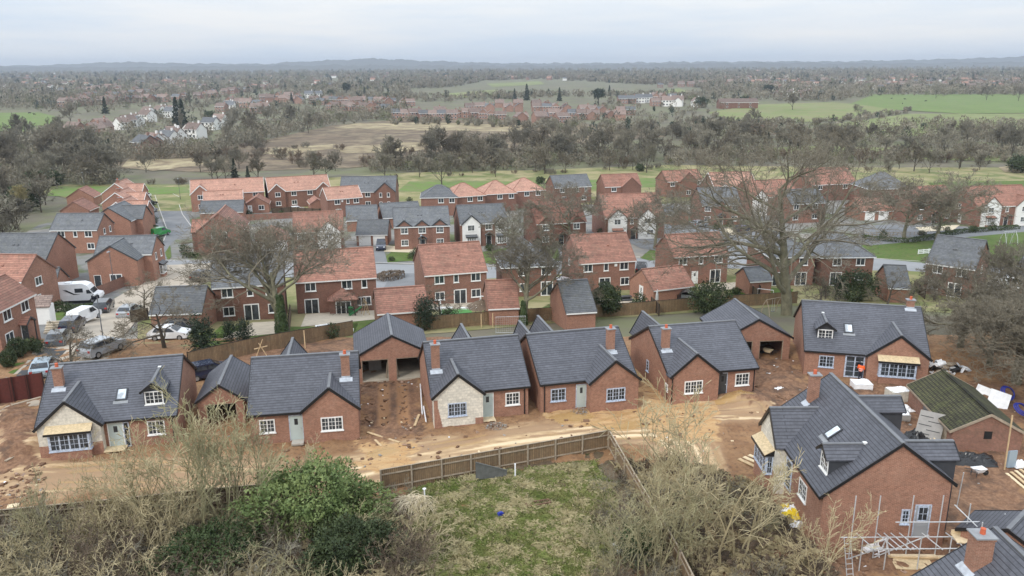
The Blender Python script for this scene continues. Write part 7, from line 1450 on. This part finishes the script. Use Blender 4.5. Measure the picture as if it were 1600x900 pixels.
T_(MB().box(-.6,-.4,0,.6,.4,1.1).box(-.5,-.3,1.1,.4,.3,1.4), 'block_stack', 'inner_block', 'grey blocks and bags stacked in the open left bay of the double garage', 'blocks', Matrix.Translation(g2.root.location) @ Matrix.Rotation(.2, 4, 'Z') @ Vector((1.6, 3.2, .06)), .2)
for i in range(3):
    q = Matrix.Translation(g2.root.location) @ Matrix.Rotation(.2, 4, 'Z') @ Vector(((2.5, 3.7, 5.7)[i], .5, .06)); o = T_(MB().bar((0,0,0),(.35 * (-1 if i == 1 else .6),.1,1.9),.09), 'prop', 'timber_weathered', ('timber prop leaning in the left bay of the double garage', 'timber prop leaning on the middle pier of the double garage', 'timber prop leaning at the right side of the double garage')[i], 'prop', q)
# ------------------------------------------------------------------ the air
hz = MB().box(-9900, -450, -14, 9900, 8200, 92).build('haze', [], uv=False); hz['kind'] = 'stuff'
m = bpy.data.materials.new('haze_air'); m.use_nodes = True; nt = m.node_tree; nt.nodes.clear()
vo = nt.nodes.new('ShaderNodeVolumePrincipled'); vo.inputs['Color'].default_value = (.80, .88, 1, 1); vo.inputs['Density'].default_value = .00015; vo.inputs['Anisotropy'].default_value = .55
mo = nt.nodes.new('ShaderNodeOutputMaterial'); nt.links.new(vo.outputs[0], mo.inputs['Volume']); hz.data.materials.append(m)
# ------------------------------------------------------------------ light
w = bpy.data.worlds.new('World'); SC.world = w; w.use_nodes = True; nt = w.node_tree
bg = nt.nodes['Background']; SUN_EL, SUN_AZ = R(38), R(215)
sky = nt.nodes.new('ShaderNodeTexSky'); sky.sky_type = 'NISHITA'; sky.sun_disc = False; sky.sun_elevation = SUN_EL; sky.sun_rotation = SUN_AZ
sky.air_density = 1.5; sky.dust_density = 3
tc = nt.nodes.new('ShaderNodeTexCoord'); mp = nt.nodes.new('ShaderNodeMapping'); mp.inputs['Scale'].default_value = (1.3, 1.3, 11)
nz = nt.nodes.new('ShaderNodeTexNoise'); nz.inputs['Scale'].default_value = 1.6; nz.inputs['Detail'].default_value = 6; nz.inputs['Roughness'].default_value = .55
nt.links.new(tc.outputs['Generated'], mp.inputs[0]); nt.links.new(mp.outputs[0], nz.inputs['Vector'])
cl = mixc(nt, ramp(nt, nz.outputs['Fac'], .38, .62), (6.7, 7.7, 8.95), (8.7, 8.9, 9.15))
col = mixc(nt, .88, sky.outputs[0], cl)
sx = nt.nodes.new('ShaderNodeSeparateXYZ'); nt.links.new(tc.outputs['Generated'], sx.inputs[0])
gr_ = nt.nodes.new('ShaderNodeMapRange'); gr_.inputs[1].default_value = 0; gr_.inputs[2].default_value = 1; gr_.inputs[3].default_value = 1; gr_.inputs[4].default_value = 2.3      # an overcast sky is brightest overhead
nt.links.new(sx.outputs[2], gr_.inputs[0]); col = mixc(nt, 1.0, col, gr_.outputs[0], 'MULTIPLY')
nt.links.new(col, bg.inputs['Color']); bg.inputs['Strength'].default_value = .1
sl = bpy.data.lights.new('sun', 'SUN'); sl.energy = 1.5; sl.angle = R(10); sl.color = (1, .96, .9)
so = bpy.data.objects.new('sun', sl); COL.objects.link(so)
dv = Vector((math.sin(SUN_AZ) * math.cos(SUN_EL), math.cos(SUN_AZ) * math.cos(SUN_EL), math.sin(SUN_EL)))
so.rotation_euler = dv.to_track_quat('Z', 'Y').to_euler()
SC.view_settings.view_transform = 'Standard'; SC.view_settings.look = 'None'; SC.view_settings.exposure = 0.12; SC.view_settings.gamma = 1
SC.view_settings.use_curve_mapping = False
SC.cycles.max_bounces = 5; SC.cycles.transparent_max_bounces = 6; SC.cycles.volume_bounces = 0
